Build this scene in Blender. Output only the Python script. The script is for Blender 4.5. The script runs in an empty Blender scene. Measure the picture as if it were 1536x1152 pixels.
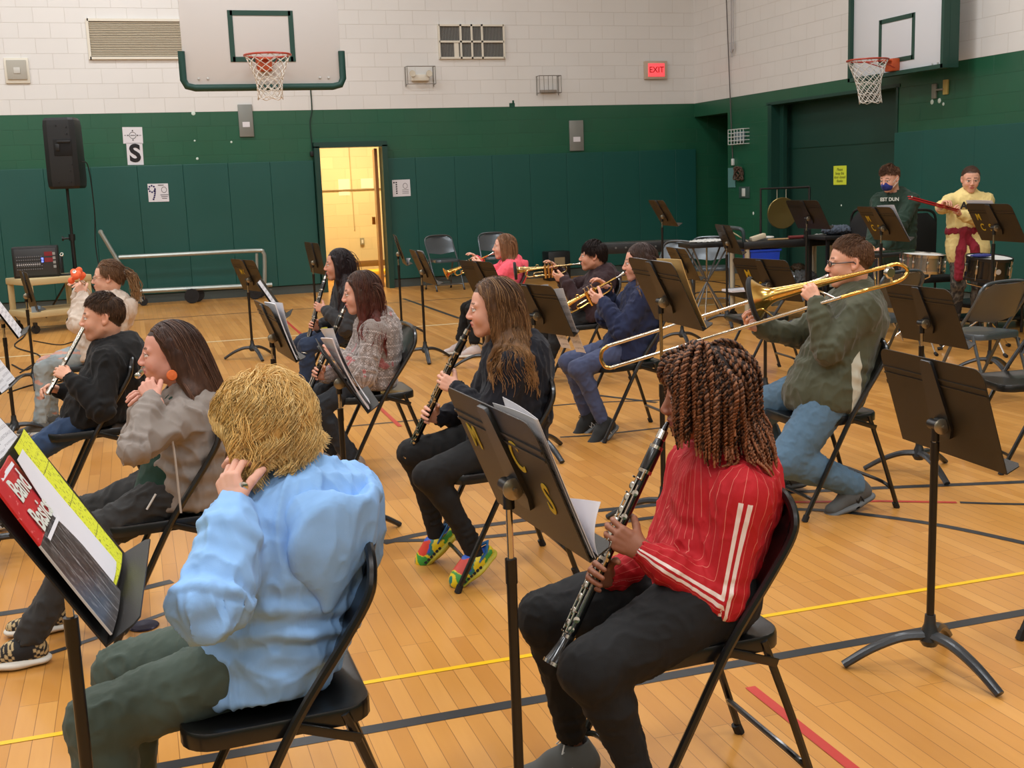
import bpy, bmesh, math, random
import numpy as np
from mathutils import Vector, Matrix
random.seed(7); RNG = np.random.default_rng(7)
SC = bpy.context.scene
COL = SC.collection
PI = math.pi
# ------------------------------------------------------------------ camera
F_PX = 1743.0; CAM = np.array([0, 0, 1.54])
_a = np.array([5525., 509., -F_PX]); _a /= np.linalg.norm(_a)
_b = np.array([-576., 283., -F_PX]); _b -= _b.dot(_a) * _a; _b /= np.linalg.norm(_b)
RC = np.stack([_a, _b, np.cross(_a, _b)])
cam = bpy.data.cameras.new('camera'); cam.sensor_width = 36; cam.lens = 36 * F_PX / 1536; cam.clip_start = .05; cam.clip_end = 200
co = bpy.data.objects.new('camera', cam); COL.objects.link(co)
co.matrix_world = Matrix.Translation(CAM.tolist()) @ Matrix(RC.tolist()).to_4x4()
SC.camera = co
def at(u, v, Y):
    "the point of the vertical plane at depth Y that is seen at (u, v)"
    r = RC @ np.array([u - 768., 576. - v, -F_PX]); return CAM + r * (Y / r[1])
def atx(u, v, X):
    r = RC @ np.array([u - 768., 576. - v, -F_PX]); return CAM + r * (X / r[0])
def atz(u, v, z=0.):
    r = RC @ np.array([u - 768., 576. - v, -F_PX]); return CAM + r * ((z - CAM[2]) / r[2])
# ------------------------------------------------------------------ world, lights, exposure
w = bpy.data.worlds.new('world'); SC.world = w; w.use_nodes = True
w.node_tree.nodes['Background'].inputs[0].default_value = (.8, .88, 1, 1); w.node_tree.nodes['Background'].inputs[1].default_value = .05
SC.view_settings.view_transform = 'Standard'; SC.view_settings.look = 'None'; SC.view_settings.gamma = 1
SC.view_settings.exposure = 0.0; SC.view_settings.use_curve_mapping = False
SC.cycles.use_denoising = True
SC.cycles.max_bounces = 6; SC.cycles.diffuse_bounces = 3; SC.cycles.glossy_bounces = 3; SC.cycles.transmission_bounces = 4
SC.cycles.sample_clamp_indirect = 6
def area(name, loc, size, power, color, rot=(0, 0, 0), spread=PI):
    l = bpy.data.lights.new(name, 'AREA'); l.shape = 'RECTANGLE'; l.size, l.size_y = size; l.energy = power; l.color = color; l.spread = spread
    o = bpy.data.objects.new(name, l); COL.objects.link(o); o.location = loc; o.rotation_euler = rot; return o
for ly in (-3.5, 1.0, 5.5, 10.0, 14.6):
    for lx in (-4.5, 0.2, 4.9):
        area('gym_light', (lx, ly, 6.9), (1.3, 1.3), 134 if ly < 14 else (158 if lx < 4 else 40), (.93, .965, 1.))
area('corridor_light', (3.6, 18.9, 2.9), (1.6, 1.0), 140, (1.0, .84, .56))
# ------------------------------------------------------------------ materials
def srgb(r, g, b):
    f = lambda c: (c / 255) / 12.92 if c <= 10 else ((c / 255 + .055) / 1.055) ** 2.4
    return (f(r), f(g), f(b), 1)
class NT:
    def __init__(s, name):
        s.m = bpy.data.materials.new(name); s.m.use_nodes = True; s.t = s.m.node_tree; s.t.nodes.clear()
        s.o = s.n('ShaderNodeOutputMaterial'); s.b = s.n('ShaderNodeBsdfPrincipled'); s.l(s.b.outputs[0], s.o.inputs[0])
    def n(s, k, **kw):
        x = s.t.nodes.new(k)
        for a, b in kw.items(): setattr(x, a, b)
        return x
    def l(s, a, b): s.t.links.new(a, b)
    def set(s, **kw):
        for k, v in kw.items():
            k = k.replace('_', ' ')
            for i in s.b.inputs:
                if i.name.lower() == k.lower():
                    if hasattr(v, 'is_output') or isinstance(v, bpy.types.NodeSocket): s.l(v, i)
                    else: i.default_value = v
        return s
    def math(s, op, a, b=None, c=None, clamp=False):
        x = s.n('ShaderNodeMath', operation=op); x.use_clamp = clamp
        for i, v in enumerate((a, b, c)):
            if v is None: continue
            if isinstance(v, (int, float)): x.inputs[i].default_value = v
            else: s.l(v, x.inputs[i])
        return x.outputs[0]
    def mix(s, f, a, b, blend='MIX'):
        x = s.n('ShaderNodeMix', data_type='RGBA', blend_type=blend)
        for i, v in ((0, f), (6, a), (7, b)):
            if isinstance(v, (int, float, tuple)): x.inputs[i].default_value = v
            else: s.l(v, x.inputs[i])
        return x.outputs[2]
    def coord(s, scale=(1, 1, 1), rot=(0, 0, 0), loc=(0, 0, 0), kind='Object'):
        c = s.n('ShaderNodeTexCoord'); m = s.n('ShaderNodeMapping'); s.l(c.outputs[kind], m.inputs[0])
        m.inputs['Scale'].default_value = scale; m.inputs['Rotation'].default_value = rot; m.inputs['Location'].default_value = loc
        return m.outputs[0]
    def noise(s, vec, scale=5., detail=3., rough=.5, dist=0.):
        x = s.n('ShaderNodeTexNoise'); s.l(vec, x.inputs['Vector']); x.inputs['Scale'].default_value = scale
        x.inputs['Detail'].default_value = detail; x.inputs['Roughness'].default_value = rough; x.inputs['Distortion'].default_value = dist
        return x.outputs['Fac']
    def ramp(s, f, stops):
        x = s.n('ShaderNodeValToRGB'); s.l(f, x.inputs[0]); e = x.color_ramp.elements
        while len(e) < len(stops): e.new(.5)
        for i, (p, c) in enumerate(stops): e[i].position = p; e[i].color = c
        return x.outputs[0]
    def bump(s, h, strength=.3, dist=.01):
        x = s.n('ShaderNodeBump'); s.l(h, x.inputs['Height']); x.inputs['Strength'].default_value = strength; x.inputs['Distance'].default_value = dist
        s.l(x.outputs[0], s.b.inputs['Normal']); return s
MATS = {}
def plain(name, c, rough=.5, metal=0., bump=0., bscale=60., var=0., coat=0.):
    if name in MATS: return MATS[name]
    t = NT(name); c = srgb(*c)
    t.set(base_color=c, roughness=rough, metallic=metal)
    if coat: t.set(coat_weight=coat, coat_roughness=.1)
    if bump or var:
        v = t.coord(); n = t.noise(v, bscale, 4)
        if bump: t.bump(n, bump, .004)
        if var:
            n2 = t.noise(v, bscale * .12, 3)
            t.set(base_color=t.mix(n2, tuple(x * (1 - var) for x in c[:3]) + (1,), tuple(min(1, x * (1 + var)) for x in c[:3]) + (1,)))
    MATS[name] = t.m; return t.m
def fabric(name, c, rough=.9, weave=900., fold=.25, fscale=9., var=.12, sheen=.06):
    if name in MATS: return MATS[name]
    t = NT(name); c = srgb(*c); v = t.coord()
    n2 = t.noise(v, 30, 4)
    t.set(base_color=t.mix(n2, tuple(x * (1 - var) for x in c[:3]) + (1,), tuple(min(1, x * (1 + var)) for x in c[:3]) + (1,)), roughness=rough, sheen_weight=sheen, sheen_roughness=.5)
    a = t.noise(t.coord((1, 1, .7)), fscale, 3, .45, .6); b = t.noise(v, weave, 1)
    t.bump(t.math('ADD', t.math('MULTIPLY', a, 1.0), t.math('MULTIPLY', b, .05)), fold, .02)
    MATS[name] = t.m; return t.m
def attr_mat(name, rough=.6, sss=0., noise=0., nscale=40., bump=0., bscale=200., coat=0., aniso=None, spec=.5):
    "a material whose base colour is the thing's own colour attribute"
    if name in MATS: return MATS[name]
    t = NT(name); a = t.n('ShaderNodeAttribute', attribute_name='Col'); c = a.outputs['Color']
    if noise:
        n = t.noise(t.coord(), nscale, 4); c = t.mix(t.math('MULTIPLY', n, noise), c, (.02, .01, .005, 1), 'MIX')
    t.set(base_color=c, roughness=rough, coat_weight=coat, specular_ior_level=spec)
    if sss: t.set(subsurface_weight=sss, subsurface_radius=(.02, .008, .004), subsurface_scale=.4)
    if bump: t.bump(t.noise(t.coord(), bscale, 3), bump, .002)
    MATS[name] = t.m; return t.m
# ------------------------------------------------------------------ objects
def link(o, parent=None):
    COL.objects.link(o)
    if parent is not None: o.parent = parent; o.matrix_parent_inverse = parent.matrix_world.inverted() if False else Matrix()
    return o
def tag(o, label, cat, group=None, kind=None):
    if label: o['label'] = label
    if cat: o['category'] = cat
    if group: o['group'] = group
    if kind: o['kind'] = kind
    return o
def empty(name, loc, rz, label, cat, group=None):
    o = bpy.data.objects.new(name, None); o.empty_display_size = .1; link(o); o.location = tuple(loc); o.rotation_euler = (0, 0, rz)
    return tag(o, label, cat, group)
def dup(root, loc, rz, label, group=None):
    r = root.copy(); COL.objects.link(r); r.location = tuple(loc); r.rotation_euler = (0, 0, rz); r['label'] = label
    if group: r['group'] = group
    for ch in list(root.children):
        c = ch.copy(); COL.objects.link(c); c.parent = r
        for g in ch.children:
            d = g.copy(); COL.objects.link(d); d.parent = c
    return r
def obj_from(name, V, Fc, mat, parent=None, smooth=True, attrs=None, local=True, auto=None):
    "V: vertex array in world or parent space; Fc: list of faces or an (n,4)/(n,3) array"
    me = bpy.data.meshes.new(name)
    V = np.asarray(V, np.float32)
    if isinstance(Fc, np.ndarray):
        n, k = Fc.shape
        me.vertices.add(len(V)); me.vertices.foreach_set('co', V.ravel())
        me.loops.add(n * k); me.loops.foreach_set('vertex_index', Fc.astype(np.int32).ravel())
        me.polygons.add(n); me.polygons.foreach_set('loop_start', np.arange(0, n * k, k, dtype=np.int32))
        me.update(calc_edges=True)
    else:
        me.from_pydata(V.tolist(), [], Fc); me.update()
    if smooth: me.polygons.foreach_set('use_smooth', np.ones(len(me.polygons), bool))
    if attrs:
        for k, a in attrs.items():
            a = np.asarray(a, np.float32)
            if a.ndim == 1:
                x = me.attributes.new(k, 'FLOAT', 'POINT'); x.data.foreach_set('value', a)
            else:
                x = me.color_attributes.new(k, 'FLOAT_COLOR', 'POINT')
                if a.shape[1] == 3: a = np.concatenate([a, np.ones((len(a), 1), np.float32)], 1)
                x.data.foreach_set('color', a.ravel())
    for m in (mat if isinstance(mat, (list, tuple)) else [mat]): me.materials.append(m)
    if auto:
        bm = bmesh.new(); bm.from_mesh(me)
        for e in bm.edges:
            if len(e.link_faces) == 2 and e.calc_face_angle(0) > auto: e.smooth = False
        bm.to_mesh(me); bm.free()
    o = bpy.data.objects.new(name, me); link(o, parent); return o
class MB:
    "collects boxes, tubes, lathes into ONE mesh"
    def __init__(s): s.v = []; s.f = []; s.mi = []; s.m = 0
    def add(s, V, Fc):
        b = len(s.v); s.v += [tuple(float(c) for c in p) for p in V]; s.f += [tuple(i + b for i in q) for q in Fc]; s.mi += [s.m] * len(Fc); return s
    def box(s, c, d, M=None, bev=0.):
        "c centre, d full sizes, M 3x3 rotation, bev rounds the upright and lying edges"
        x, y, z = [k / 2 for k in d]
        if bev:
            bm = bmesh.new(); bmesh.ops.create_cube(bm, size=1)
            for v in bm.verts: v.co = Vector((v.co.x * d[0], v.co.y * d[1], v.co.z * d[2]))
            bmesh.ops.bevel(bm, geom=bm.edges[:], offset=min(bev, min(d) * .49), segments=2, affect='EDGES', profile=.5)
            bm.verts.index_update(); V = [tuple(v.co) for v in bm.verts]; Q = [[v.index for v in f.verts] for f in bm.faces]; bm.free()
        else:
            V = [(i * x, j * y, k * z) for i in (-1, 1) for j in (-1, 1) for k in (-1, 1)]
            Q = [(0, 1, 3, 2), (4, 6, 7, 5), (0, 4, 5, 1), (2, 3, 7, 6), (0, 2, 6, 4), (1, 5, 7, 3)]
        V = np.array(V)
        if M is not None: V = V @ np.asarray(M).T
        return s.add(V + np.array(c), Q)
    def tube(s, pts, r, n=8, cap=True, flat=None):
        V, Q = tube(pts, r, n, cap, flat); return s.add(V, Q)
    def lathe(s, prof, c=(0, 0, 0), ax=(0, 0, 1), n=24, cap=False):
        "prof: (r, h) pairs along ax from c"
        ax = np.array(ax, float); ax /= np.linalg.norm(ax); u, v = frame(ax); c = np.array(c, float); V = []; Q = []
        for r, h in prof:
            for i in range(n):
                t = 2 * PI * i / n; V.append(c + ax * h + (u * math.cos(t) + v * math.sin(t)) * r)
        for j in range(len(prof) - 1):
            for i in range(n):
                a = j * n + i; b = j * n + (i + 1) % n; Q.append((a, b, b + n, a + n))
        if cap: Q.append(tuple(range(n))[::-1]); Q.append(tuple(range(len(V) - n, len(V))))
        return s.add(V, Q)
    def prism(s, poly, h, M=None, c=(0, 0, 0)):
        "polygon (x, y) extruded by h along z, then rotated by M and moved"
        n = len(poly); V = np.array([(x, y, 0) for x, y in poly] + [(x, y, h) for x, y in poly], float)
        Q = [tuple(range(n))[::-1], tuple(range(n, 2 * n))] + [(i, (i + 1) % n, n + (i + 1) % n, n + i) for i in range(n)]
        if M is not None: V = V @ np.asarray(M).T
        return s.add(V + np.array(c), Q)
    def sheet(s, G, th=0.):
        "G: (n, m, 3) grid of points; th thickness"
        G = np.asarray(G, float); n, m = G.shape[:2]
        Q = [(i * m + j, i * m + j + 1, (i + 1) * m + j + 1, (i + 1) * m + j) for i in range(n - 1) for j in range(m - 1)]
        if th:
            du = np.gradient(G, axis=0); dv = np.gradient(G, axis=1); N = np.cross(du, dv); N /= np.linalg.norm(N, axis=2, keepdims=True) + 1e-9
            V = np.concatenate([G.reshape(-1, 3), (G + N * th).reshape(-1, 3)]); k = n * m
            Q2 = [tuple(i + k for i in q) for q in Q]; Q = [q[::-1] for q in Q]
            rim = [i * m for i in range(n)] + [(n - 1) * m + j for j in range(1, m)] + [i * m + m - 1 for i in range(n - 2, -1, -1)] + [j for j in range(m - 2, 0, -1)]
            for a in range(len(rim)):
                p, q = rim[a], rim[(a + 1) % len(rim)]; Q2.append((p, q, q + k, p + k))
            return s.add(V, Q + Q2)
        return s.add(G.reshape(-1, 3), Q)
    def build(s, name, mat, parent=None, smooth=True, auto=.7):
        me = bpy.data.meshes.new(name); me.from_pydata(s.v, [], s.f)
        for m in (mat if isinstance(mat, (list, tuple)) else [mat]): me.materials.append(m)
        me.polygons.foreach_set('material_index', s.mi)
        bm = bmesh.new(); bm.from_mesh(me); bmesh.ops.recalc_face_normals(bm, faces=bm.faces[:])
        if smooth:
            for f in bm.faces: f.smooth = True
            for e in bm.edges:
                if len(e.link_faces) == 2 and e.calc_face_angle(0) > auto: e.smooth = False
        bm.to_mesh(me); bm.free(); me.update()
        o = bpy.data.objects.new(name, me); return link(o, parent)
def frame(ax):
    ax = np.asarray(ax, float); h = np.array([0, 0, 1.]) if abs(ax[2]) < .9 * np.linalg.norm(ax) else np.array([1., 0, 0])
    u = np.cross(h, ax); u /= np.linalg.norm(u); v = np.cross(ax, u); return u, v / np.linalg.norm(v)
def tube(pts, r, n=8, cap=True, flat=None):
    P = np.asarray(pts, float); m = len(P); R = np.full(m, r, float) if np.isscalar(r) else np.asarray(r, float)
    T = np.gradient(P, axis=0); T /= np.linalg.norm(T, axis=1, keepdims=True) + 1e-12
    u, _ = frame(T[0]); V = []
    for i in range(m):
        u = u - T[i] * u.dot(T[i]); u /= np.linalg.norm(u) + 1e-12; v = np.cross(T[i], u)
        for k in range(n):
            t = 2 * PI * k / n; V.append(P[i] + R[i] * (u * math.cos(t) + v * math.sin(t) * (flat or 1)))
    Q = [(i * n + k, i * n + (k + 1) % n, (i + 1) * n + (k + 1) % n, (i + 1) * n + k) for i in range(m - 1) for k in range(n)]
    if cap: Q += [tuple(range(n))[::-1], tuple(range((m - 1) * n, m * n))]
    return V, Q
def smooth_path(pts, n=6):
    "Catmull-Rom through the points"
    P = np.asarray(pts, float); P = np.vstack([2 * P[0] - P[1], P, 2 * P[-1] - P[-2]]); out = []
    for i in range(1, len(P) - 2):
        for t in np.linspace(0, 1, n, endpoint=False):
            a, b, c, d = P[i - 1:i + 3]
            out.append(.5 * ((2 * b) + (c - a) * t + (2 * a - 5 * b + 4 * c - d) * t * t + (-a + 3 * b - 3 * c + d) * t ** 3))
    out.append(P[-2]); return np.array(out)
def rot(ax, ang):
    return np.array(Matrix.Rotation(ang, 3, Vector([float(a) for a in ax])))
def rz3(a): return np.array([[math.cos(a), -math.sin(a), 0], [math.sin(a), math.cos(a), 0], [0, 0, 1]])
def unit(v): v = np.asarray(v, float); return v / (np.linalg.norm(v) + 1e-12)
# ------------------------------------------------------------------ organic shapes: blended distance fields meshed with surface nets
def vnoise(P, seed=0):
    P = np.asarray(P, np.float64); I = np.floor(P).astype(np.int64); f = P - I; f = f * f * (3 - 2 * f)
    def h(a, b, c):
        n = (a * 374761393 + b * 668265263 + c * 2147483647 + seed * 1274126177) & 0xffffffff
        n = ((n ^ (n >> 13)) * 1274126177) & 0xffffffff; n = n ^ (n >> 16)
        return (n & 0xffff) / 32767.5 - 1
    x, y, z = I[:, 0], I[:, 1], I[:, 2]; r = 0
    for dx in (0, 1):
        for dy in (0, 1):
            for dz in (0, 1):
                wgt = (f[:, 0] if dx else 1 - f[:, 0]) * (f[:, 1] if dy else 1 - f[:, 1]) * (f[:, 2] if dz else 1 - f[:, 2])
                r = r + wgt * h(x + dx, y + dy, z + dz)
    return r
class SDF:
    def __init__(s): s.p = []
    def cap(s, a, b, ra, rb=None, k=.02, op=1, flat=None):
        "round cone; flat=(axis, factor) squeezes it along an axis"
        a = np.asarray(a, float); b = np.asarray(b, float); rb = ra if rb is None else rb; m = max(ra, rb) * (max(1, flat[1]) if flat else 1)
        lo = np.minimum(a, b) - m; hi = np.maximum(a, b) + m
        def d(P):
            q = P - a; ab = b - a
            if flat:
                w_ = unit(flat[0]); f = 1 / flat[1] - 1; q = q + (q @ w_)[..., None] * w_ * f; ab = ab + ab.dot(w_) * w_ * f
            t = np.clip((q @ ab) / (ab @ ab + 1e-12), 0, 1); x = np.linalg.norm(q - t[..., None] * ab, axis=-1) - (ra + t * (rb - ra))
            return x * (min(1, flat[1]) if flat else 1)
        s.p.append((d, lo, hi, k, op)); return s
    def ell(s, c, r, k=.02, op=1, R=None):
        c = np.asarray(c, float); r = np.asarray(r, float); m = max(r)
        def d(P):
            q = P - c
            if R is not None: q = q @ R
            k0 = np.linalg.norm(q / r, axis=-1); k1 = np.linalg.norm(q / (r * r), axis=-1); return k0 * (k0 - 1) / (k1 + 1e-9)
        s.p.append((d, c - m, c + m, k, op)); return s
    def below(s, z0, lo, hi, k=.02):
        'cuts away what lies below z0'
        s.p.append((lambda P: P[..., 2] - z0, np.array([lo[0], lo[1], lo[2]]), np.array([hi[0], hi[1], z0 + .1]), k, -1)); return s
    def chain(s, pts, rs, k=.02, flat=None):
        for i in range(len(pts) - 1): s.cap(pts[i], pts[i + 1], rs[i], rs[i + 1], k, 1, flat)
        return s
    def mesh(s, vox, disp=None):
        lo = np.min([p[1] for p in s.p if p[4] > 0], 0) - 3 * vox; hi = np.max([p[2] for p in s.p if p[4] > 0], 0) + 3 * vox
        n = np.ceil((hi - lo) / vox).astype(int) + 1
        D = np.full(n, .05, np.float32); ax = [lo[i] + vox * np.arange(n[i]) for i in range(3)]
        for d, a, b, k, op in s.p:
            i0 = np.maximum(0, np.floor((a - k - 2 * vox - lo) / vox).astype(int)); i1 = np.minimum(n, np.ceil((b + k + 2 * vox - lo) / vox).astype(int) + 1)
            if (i1 <= i0).any(): continue
            sl = tuple(slice(i0[i], i1[i]) for i in range(3))
            P = np.stack(np.meshgrid(*[ax[i][sl[i]].astype(np.float32) for i in range(3)], indexing='ij'), -1)
            v = d(P).astype(np.float32); o = D[sl]
            if op > 0:
                h = np.maximum(k - np.abs(o - v), 0) / k; D[sl] = np.minimum(o, v) - h * h * k * .25
            else:
                v = -v; h = np.maximum(k - np.abs(o - v), 0) / k; D[sl] = np.maximum(o, v) + h * h * k * .25
        return surface_nets(D, lo, vox)
def surface_nets(D, lo, vox):
    ins = D < 0; nx, ny, nz = D.shape
    c = [(i, j, k) for i in (0, 1) for j in (0, 1) for k in (0, 1)]
    cnt = np.zeros((nx - 1, ny - 1, nz - 1), np.int8)
    for i, j, k in c: cnt += ins[i:nx - 1 + i, j:ny - 1 + j, k:nz - 1 + k]
    I = np.argwhere((cnt > 0) & (cnt < 8)); idx = np.full((nx - 1, ny - 1, nz - 1), -1, np.int32); idx[tuple(I.T)] = np.arange(len(I))
    acc = np.zeros((len(I), 3)); num = np.zeros(len(I))
    for a in range(8):
        for b in range(a + 1, 8):
            if sum(abs(x - y) for x, y in zip(c[a], c[b])) != 1: continue
            ca, cb = np.array(c[a]), np.array(c[b])
            da = D[tuple((I + ca).T)].astype(float); db = D[tuple((I + cb).T)].astype(float); m = (da < 0) != (db < 0)
            t = np.where(m, da / (da - db + 1e-20), 0); p = ca + t[:, None] * (cb - ca); acc += np.where(m[:, None], p, 0); num += m
    V = lo + vox * (I + acc / num[:, None])
    Q = []
    for ax in range(3):
        o1, o2 = (ax + 1) % 3, (ax + 2) % 3
        s0 = [slice(1, None)] * 3; s1 = [slice(1, None)] * 3
        s0[ax] = slice(0, D.shape[ax] - 1); s1[ax] = slice(1, D.shape[ax])
        A = ins[tuple(s0)]; B = ins[tuple(s1)]
        E = np.argwhere(A != B); st = A[tuple(E.T)]
        for o in (o1, o2): E[:, o] += 1
        ok = (E[:, o1] < D.shape[o1] - 1) & (E[:, o2] < D.shape[o2] - 1); E = E[ok]; st = st[ok]
        e1 = np.zeros(3, int); e1[o1] = 1; e2 = np.zeros(3, int); e2[o2] = 1
        q = np.stack([idx[tuple((E - e1 - e2).T)], idx[tuple((E - e2).T)], idx[tuple(E.T)], idx[tuple((E - e1).T)]], 1)
        q[~st] = q[~st][:, ::-1]; Q.append(q)
    Q = np.concatenate(Q); Q = Q[(Q >= 0).all(1)]
    return V, Q
def normals(V, Q):
    n = np.cross(V[Q[:, 2]] - V[Q[:, 0]], V[Q[:, 3]] - V[Q[:, 1]]); N = np.zeros_like(V)
    for k in range(4):
        for a in range(3): N[:, a] += np.bincount(Q[:, k], n[:, a], len(V))
    return N / (np.linalg.norm(N, axis=1, keepdims=True) + 1e-12)
def relax(V, Q, it=2, f=.5):
    a = np.concatenate([Q[:, [0, 1]], Q[:, [1, 2]], Q[:, [2, 3]], Q[:, [3, 0]]]); n = len(V)
    num = np.bincount(a[:, 0], minlength=n) + np.bincount(a[:, 1], minlength=n)
    for _ in range(it):
        A = np.stack([np.bincount(a[:, 0], V[a[:, 1], c], n) + np.bincount(a[:, 1], V[a[:, 0], c], n) for c in range(3)], 1) / np.maximum(num, 1)[:, None]
        V = V + f * (A - V)
    return V
def joinq(parts):
    V = []; Q = []; b = 0
    for v, q in parts: V.append(v); Q.append(np.asarray(q) + b); b += len(v)
    return np.concatenate(V), np.concatenate(Q)
# ------------------------------------------------------------------ people
def head_frame(yaw, pitch=0., roll=0.):
    "columns: forward, left, up"
    R = rz3(yaw) @ rot((0, 1, 0), pitch) @ rot((1, 0, 0), roll); return R
def head_prims(S, C, R, s=1., jaw=1., nose=1., cheek=1., ears=True):
    def P(x, y, z): return C + R @ (np.array([x, y, z]) * s)
    def E(c, r, k=.012, op=1): S.ell(P(*c), np.array(r) * s, k * s, op, R)
    def K(a, b, ra, rb=None, k=.01, op=1, flat=None): S.cap(P(*a), P(*b), ra * s, (ra if rb is None else rb) * s, k * s, op, flat)
    E((-.018, 0, .032), (.090, .073, .083)); E((.022, 0, .022), (.060, .062, .066), .03)
    E((.030, 0, -.028), (.050, .052 * cheek, .062), .03)
    for y in (-1, 1):
        K((-.002, y * .050, -.050), (.058, y * .014, -.090), .019, .018, .03)
        E((.058, y * .034 * cheek, -.032), (.026, .024, .026), .03)
        E((.092, y * .031, .004), (.016, .0185, .0125), .012, -1)
        K((.077, y * .012, .020), (.069, y * .046, .021), .0075, .007, .016)
    E((.066, 0, -.094), (.019, .021, .017), .02); E((.074, 0, -.060), (.018, .026, .024), .018)
    K((.084, 0, .012), (.105 * nose, 0, -.025), .0075, .0100, .014)
    for y in (-1, 1):
        E((.099 * nose, y * .0105, -.0305), (.0105, .0075, .0075), .007)
        E((.074, y * .031, .003), (.0135, .0145, .0125), .003)
        K((.089, y * .018, .0125), (.083, y * .043, .0085), .0028, .0024, .004); K((.0885, y * .019, -.0055), (.083, y * .042, -.004), .0022, .002, .004)
    K((.0915, -.013, -.0535), (.0915, .013, -.0535), .0052, k=.006); K((.0960, 0, -.0530), (.0960, 0, -.0530), .0042, k=.008)
    K((.0895, -.011, -.0645), (.0895, .011, -.0645), .0062, k=.006); K((.0990, -.016, -.0590), (.0990, .016, -.0590), .0022, k=.004, op=-1)
    if ears:
        for y in (-1, 1):
            Re = R @ rot((0, 0, 1), -y * .35) @ rot((0, 1, 0), -.15); c = P(-.012, y * .0765, -.002)
            S.ell(c, np.array((.0175, .0075, .031)) * s, .006 * s, 1, Re); S.ell(c + Re @ np.array((.003, y * .006, .004)) * s, np.array((.0100, .0055, .0200)) * s, .004 * s, -1, Re)
            S.ell(c + Re @ np.array((.006, y * .002, -.022)) * s, np.array((.009, .006, .011)) * s, .006 * s, 1, Re)
    return P
def head_color(V, C, R, s, col, skin, lip, brow, iris, hairline=None, wide=.055):
    "paints lips, brows and eyes where the face has them"
    q = ((V - C) @ R) / s; x, y, z = q.T; ay = np.abs(y); f = x > .05
    def put(m, c, a=1.): col[m] = col[m] * (1 - a) + np.array(c) * a
    put((x < .03) & (ay > .07) & (z < .04), np.array(skin) * (1.0, .86, .82), .6)
    put(f & (np.hypot((ay - .037) / .024, (z + .034) / .020) < 1), np.array(skin) * (1.02, .78, .74), .35)
    put((x > .096) & (ay < .014) & (z < -.012) & (z > -.04), np.array(skin) * (1.0, .80, .76), .4)
    put((x > .080) & (ay < .0225) & (np.abs(z + .0590) < .0115 * (1 - (ay / .0235) ** 2) + .0005), lip)
    put((x > .060) & (ay > .012) & (ay < .048) & (np.abs(z - (.0275 - .25 * np.maximum(ay - .036, 0) + .06 * (ay - .012))) < .0036), brow, .85)
    eye = f & (x > .066) & (np.hypot((ay - .031) / .0155, (z - .0025) / .0066) < 1)
    put(f & (x > .066) & (np.hypot((ay - .031) / .0185, (z - .0035) / .0092) < 1) & (z > .003), np.array(brow) * .6, .75)
    put(eye, (.80, .76, .72)); put(eye & (np.hypot(ay - .031, z - .0025) < .0062), iris); put(eye & (np.hypot(ay - .031, z - .0025) < .0030), (.01, .01, .01))
    return col
def finger_chain(base, d0, nrm, L, curl):
    "joints of one finger: base point, direction, palm normal (curl turns towards it), three lengths, three bends"
    pts = [np.array(base)]; d = unit(d0); n = unit(np.asarray(nrm) - d * d.dot(nrm)); ax = np.cross(d, n); a = 0
    for l, c in zip(L, curl):
        a += c; v = d * math.cos(a) + n * math.sin(a); pts.append(pts[-1] + v * l)
    return pts
def hand_sdf(wrist, dirv, palm, s=1., side=1, curl=(.5, .6, .4), spread=.10, thumb=(.7, .5), curls=None, vox=.0026, fore=None, fr=.026):
    """wrist point, direction to the knuckles, palm normal (the side the fingers close to); side=+1: thumb on the
    side dirv x palm points to, -1 the other one"""
    S = SDF(); W = np.asarray(wrist, float); d = unit(dirv); n = unit(np.asarray(palm) - d * d.dot(palm)); t = np.cross(d, n) * side
    # palm
    S.cap(W - d * .03 * s, W + d * .012 * s, .0235 * s, .024 * s, .012 * s, 1, (n, .72))
    for off, ln in ((.026, .068), (.009, .074), (-.009, .072), (-.025, .065)):
        S.cap(W + t * off * .55 * s + d * .012 * s, W + t * off * s + d * ln * s, .0145 * s, .0118 * s, .012 * s, 1, (n, .85))
    S.cap(W + d * .014 * s + t * .014 * s + n * .008 * s, W + d * .040 * s + t * .026 * s + n * .012 * s, .015 * s, .012 * s, .014 * s)
    if fore is not None: S.cap(W - d * .02 * s, np.asarray(fore), .0225 * s, fr, .02, 1, None)
    F_ = []
    for i, (off, ln, L, r) in enumerate(((.0265, .068, (.041, .024, .020), .0092), (.009, .075, (.045, .028, .021), .0096), (-.0095, .072, (.041, .026, .021), .0092), (-.026, .064, (.032, .020, .018), .0082))):
        cu = curls[i] if curls else curl
        dd = d + t * (1.5 - i) * spread; L = [x * s for x in L]
        pts = finger_chain(W + t * off * s + d * ln * s, dd, n, L, cu)
        rr = [r * s, r * .95 * s, r * .86 * s, r * .74 * s]
        S.cap(W + t * off * .9 * s + d * (ln - .02) * s, pts[0], .0105 * s, rr[0], .006 * s)
        for j in range(3): S.cap(pts[j], pts[j + 1], rr[j], rr[j + 1], .0025 * s)
        F_.append(pts)
    b = W + d * .028 * s + t * .030 * s + n * .010 * s; td = unit(d * math.cos(thumb[0]) + t * math.sin(thumb[0]) * .8 + n * math.sin(thumb[0]) * .6)
    pts = finger_chain(b, td, unit(n - t * .5 + d * .2), [.032 * s, .026 * s, .020 * s], (0., thumb[1], thumb[1]))
    S.cap(W + d * .012 * s + t * .014 * s, pts[0], .0135 * s, .0125 * s, .010 * s)
    for j, (a_, b_) in enumerate(((.0125, .0108), (.0108, .0100), (.0100, .0082))): S.cap(pts[j], pts[j + 1], a_ * s, b_ * s, .004 * s)
    return S.mesh(vox), F_, pts
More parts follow.
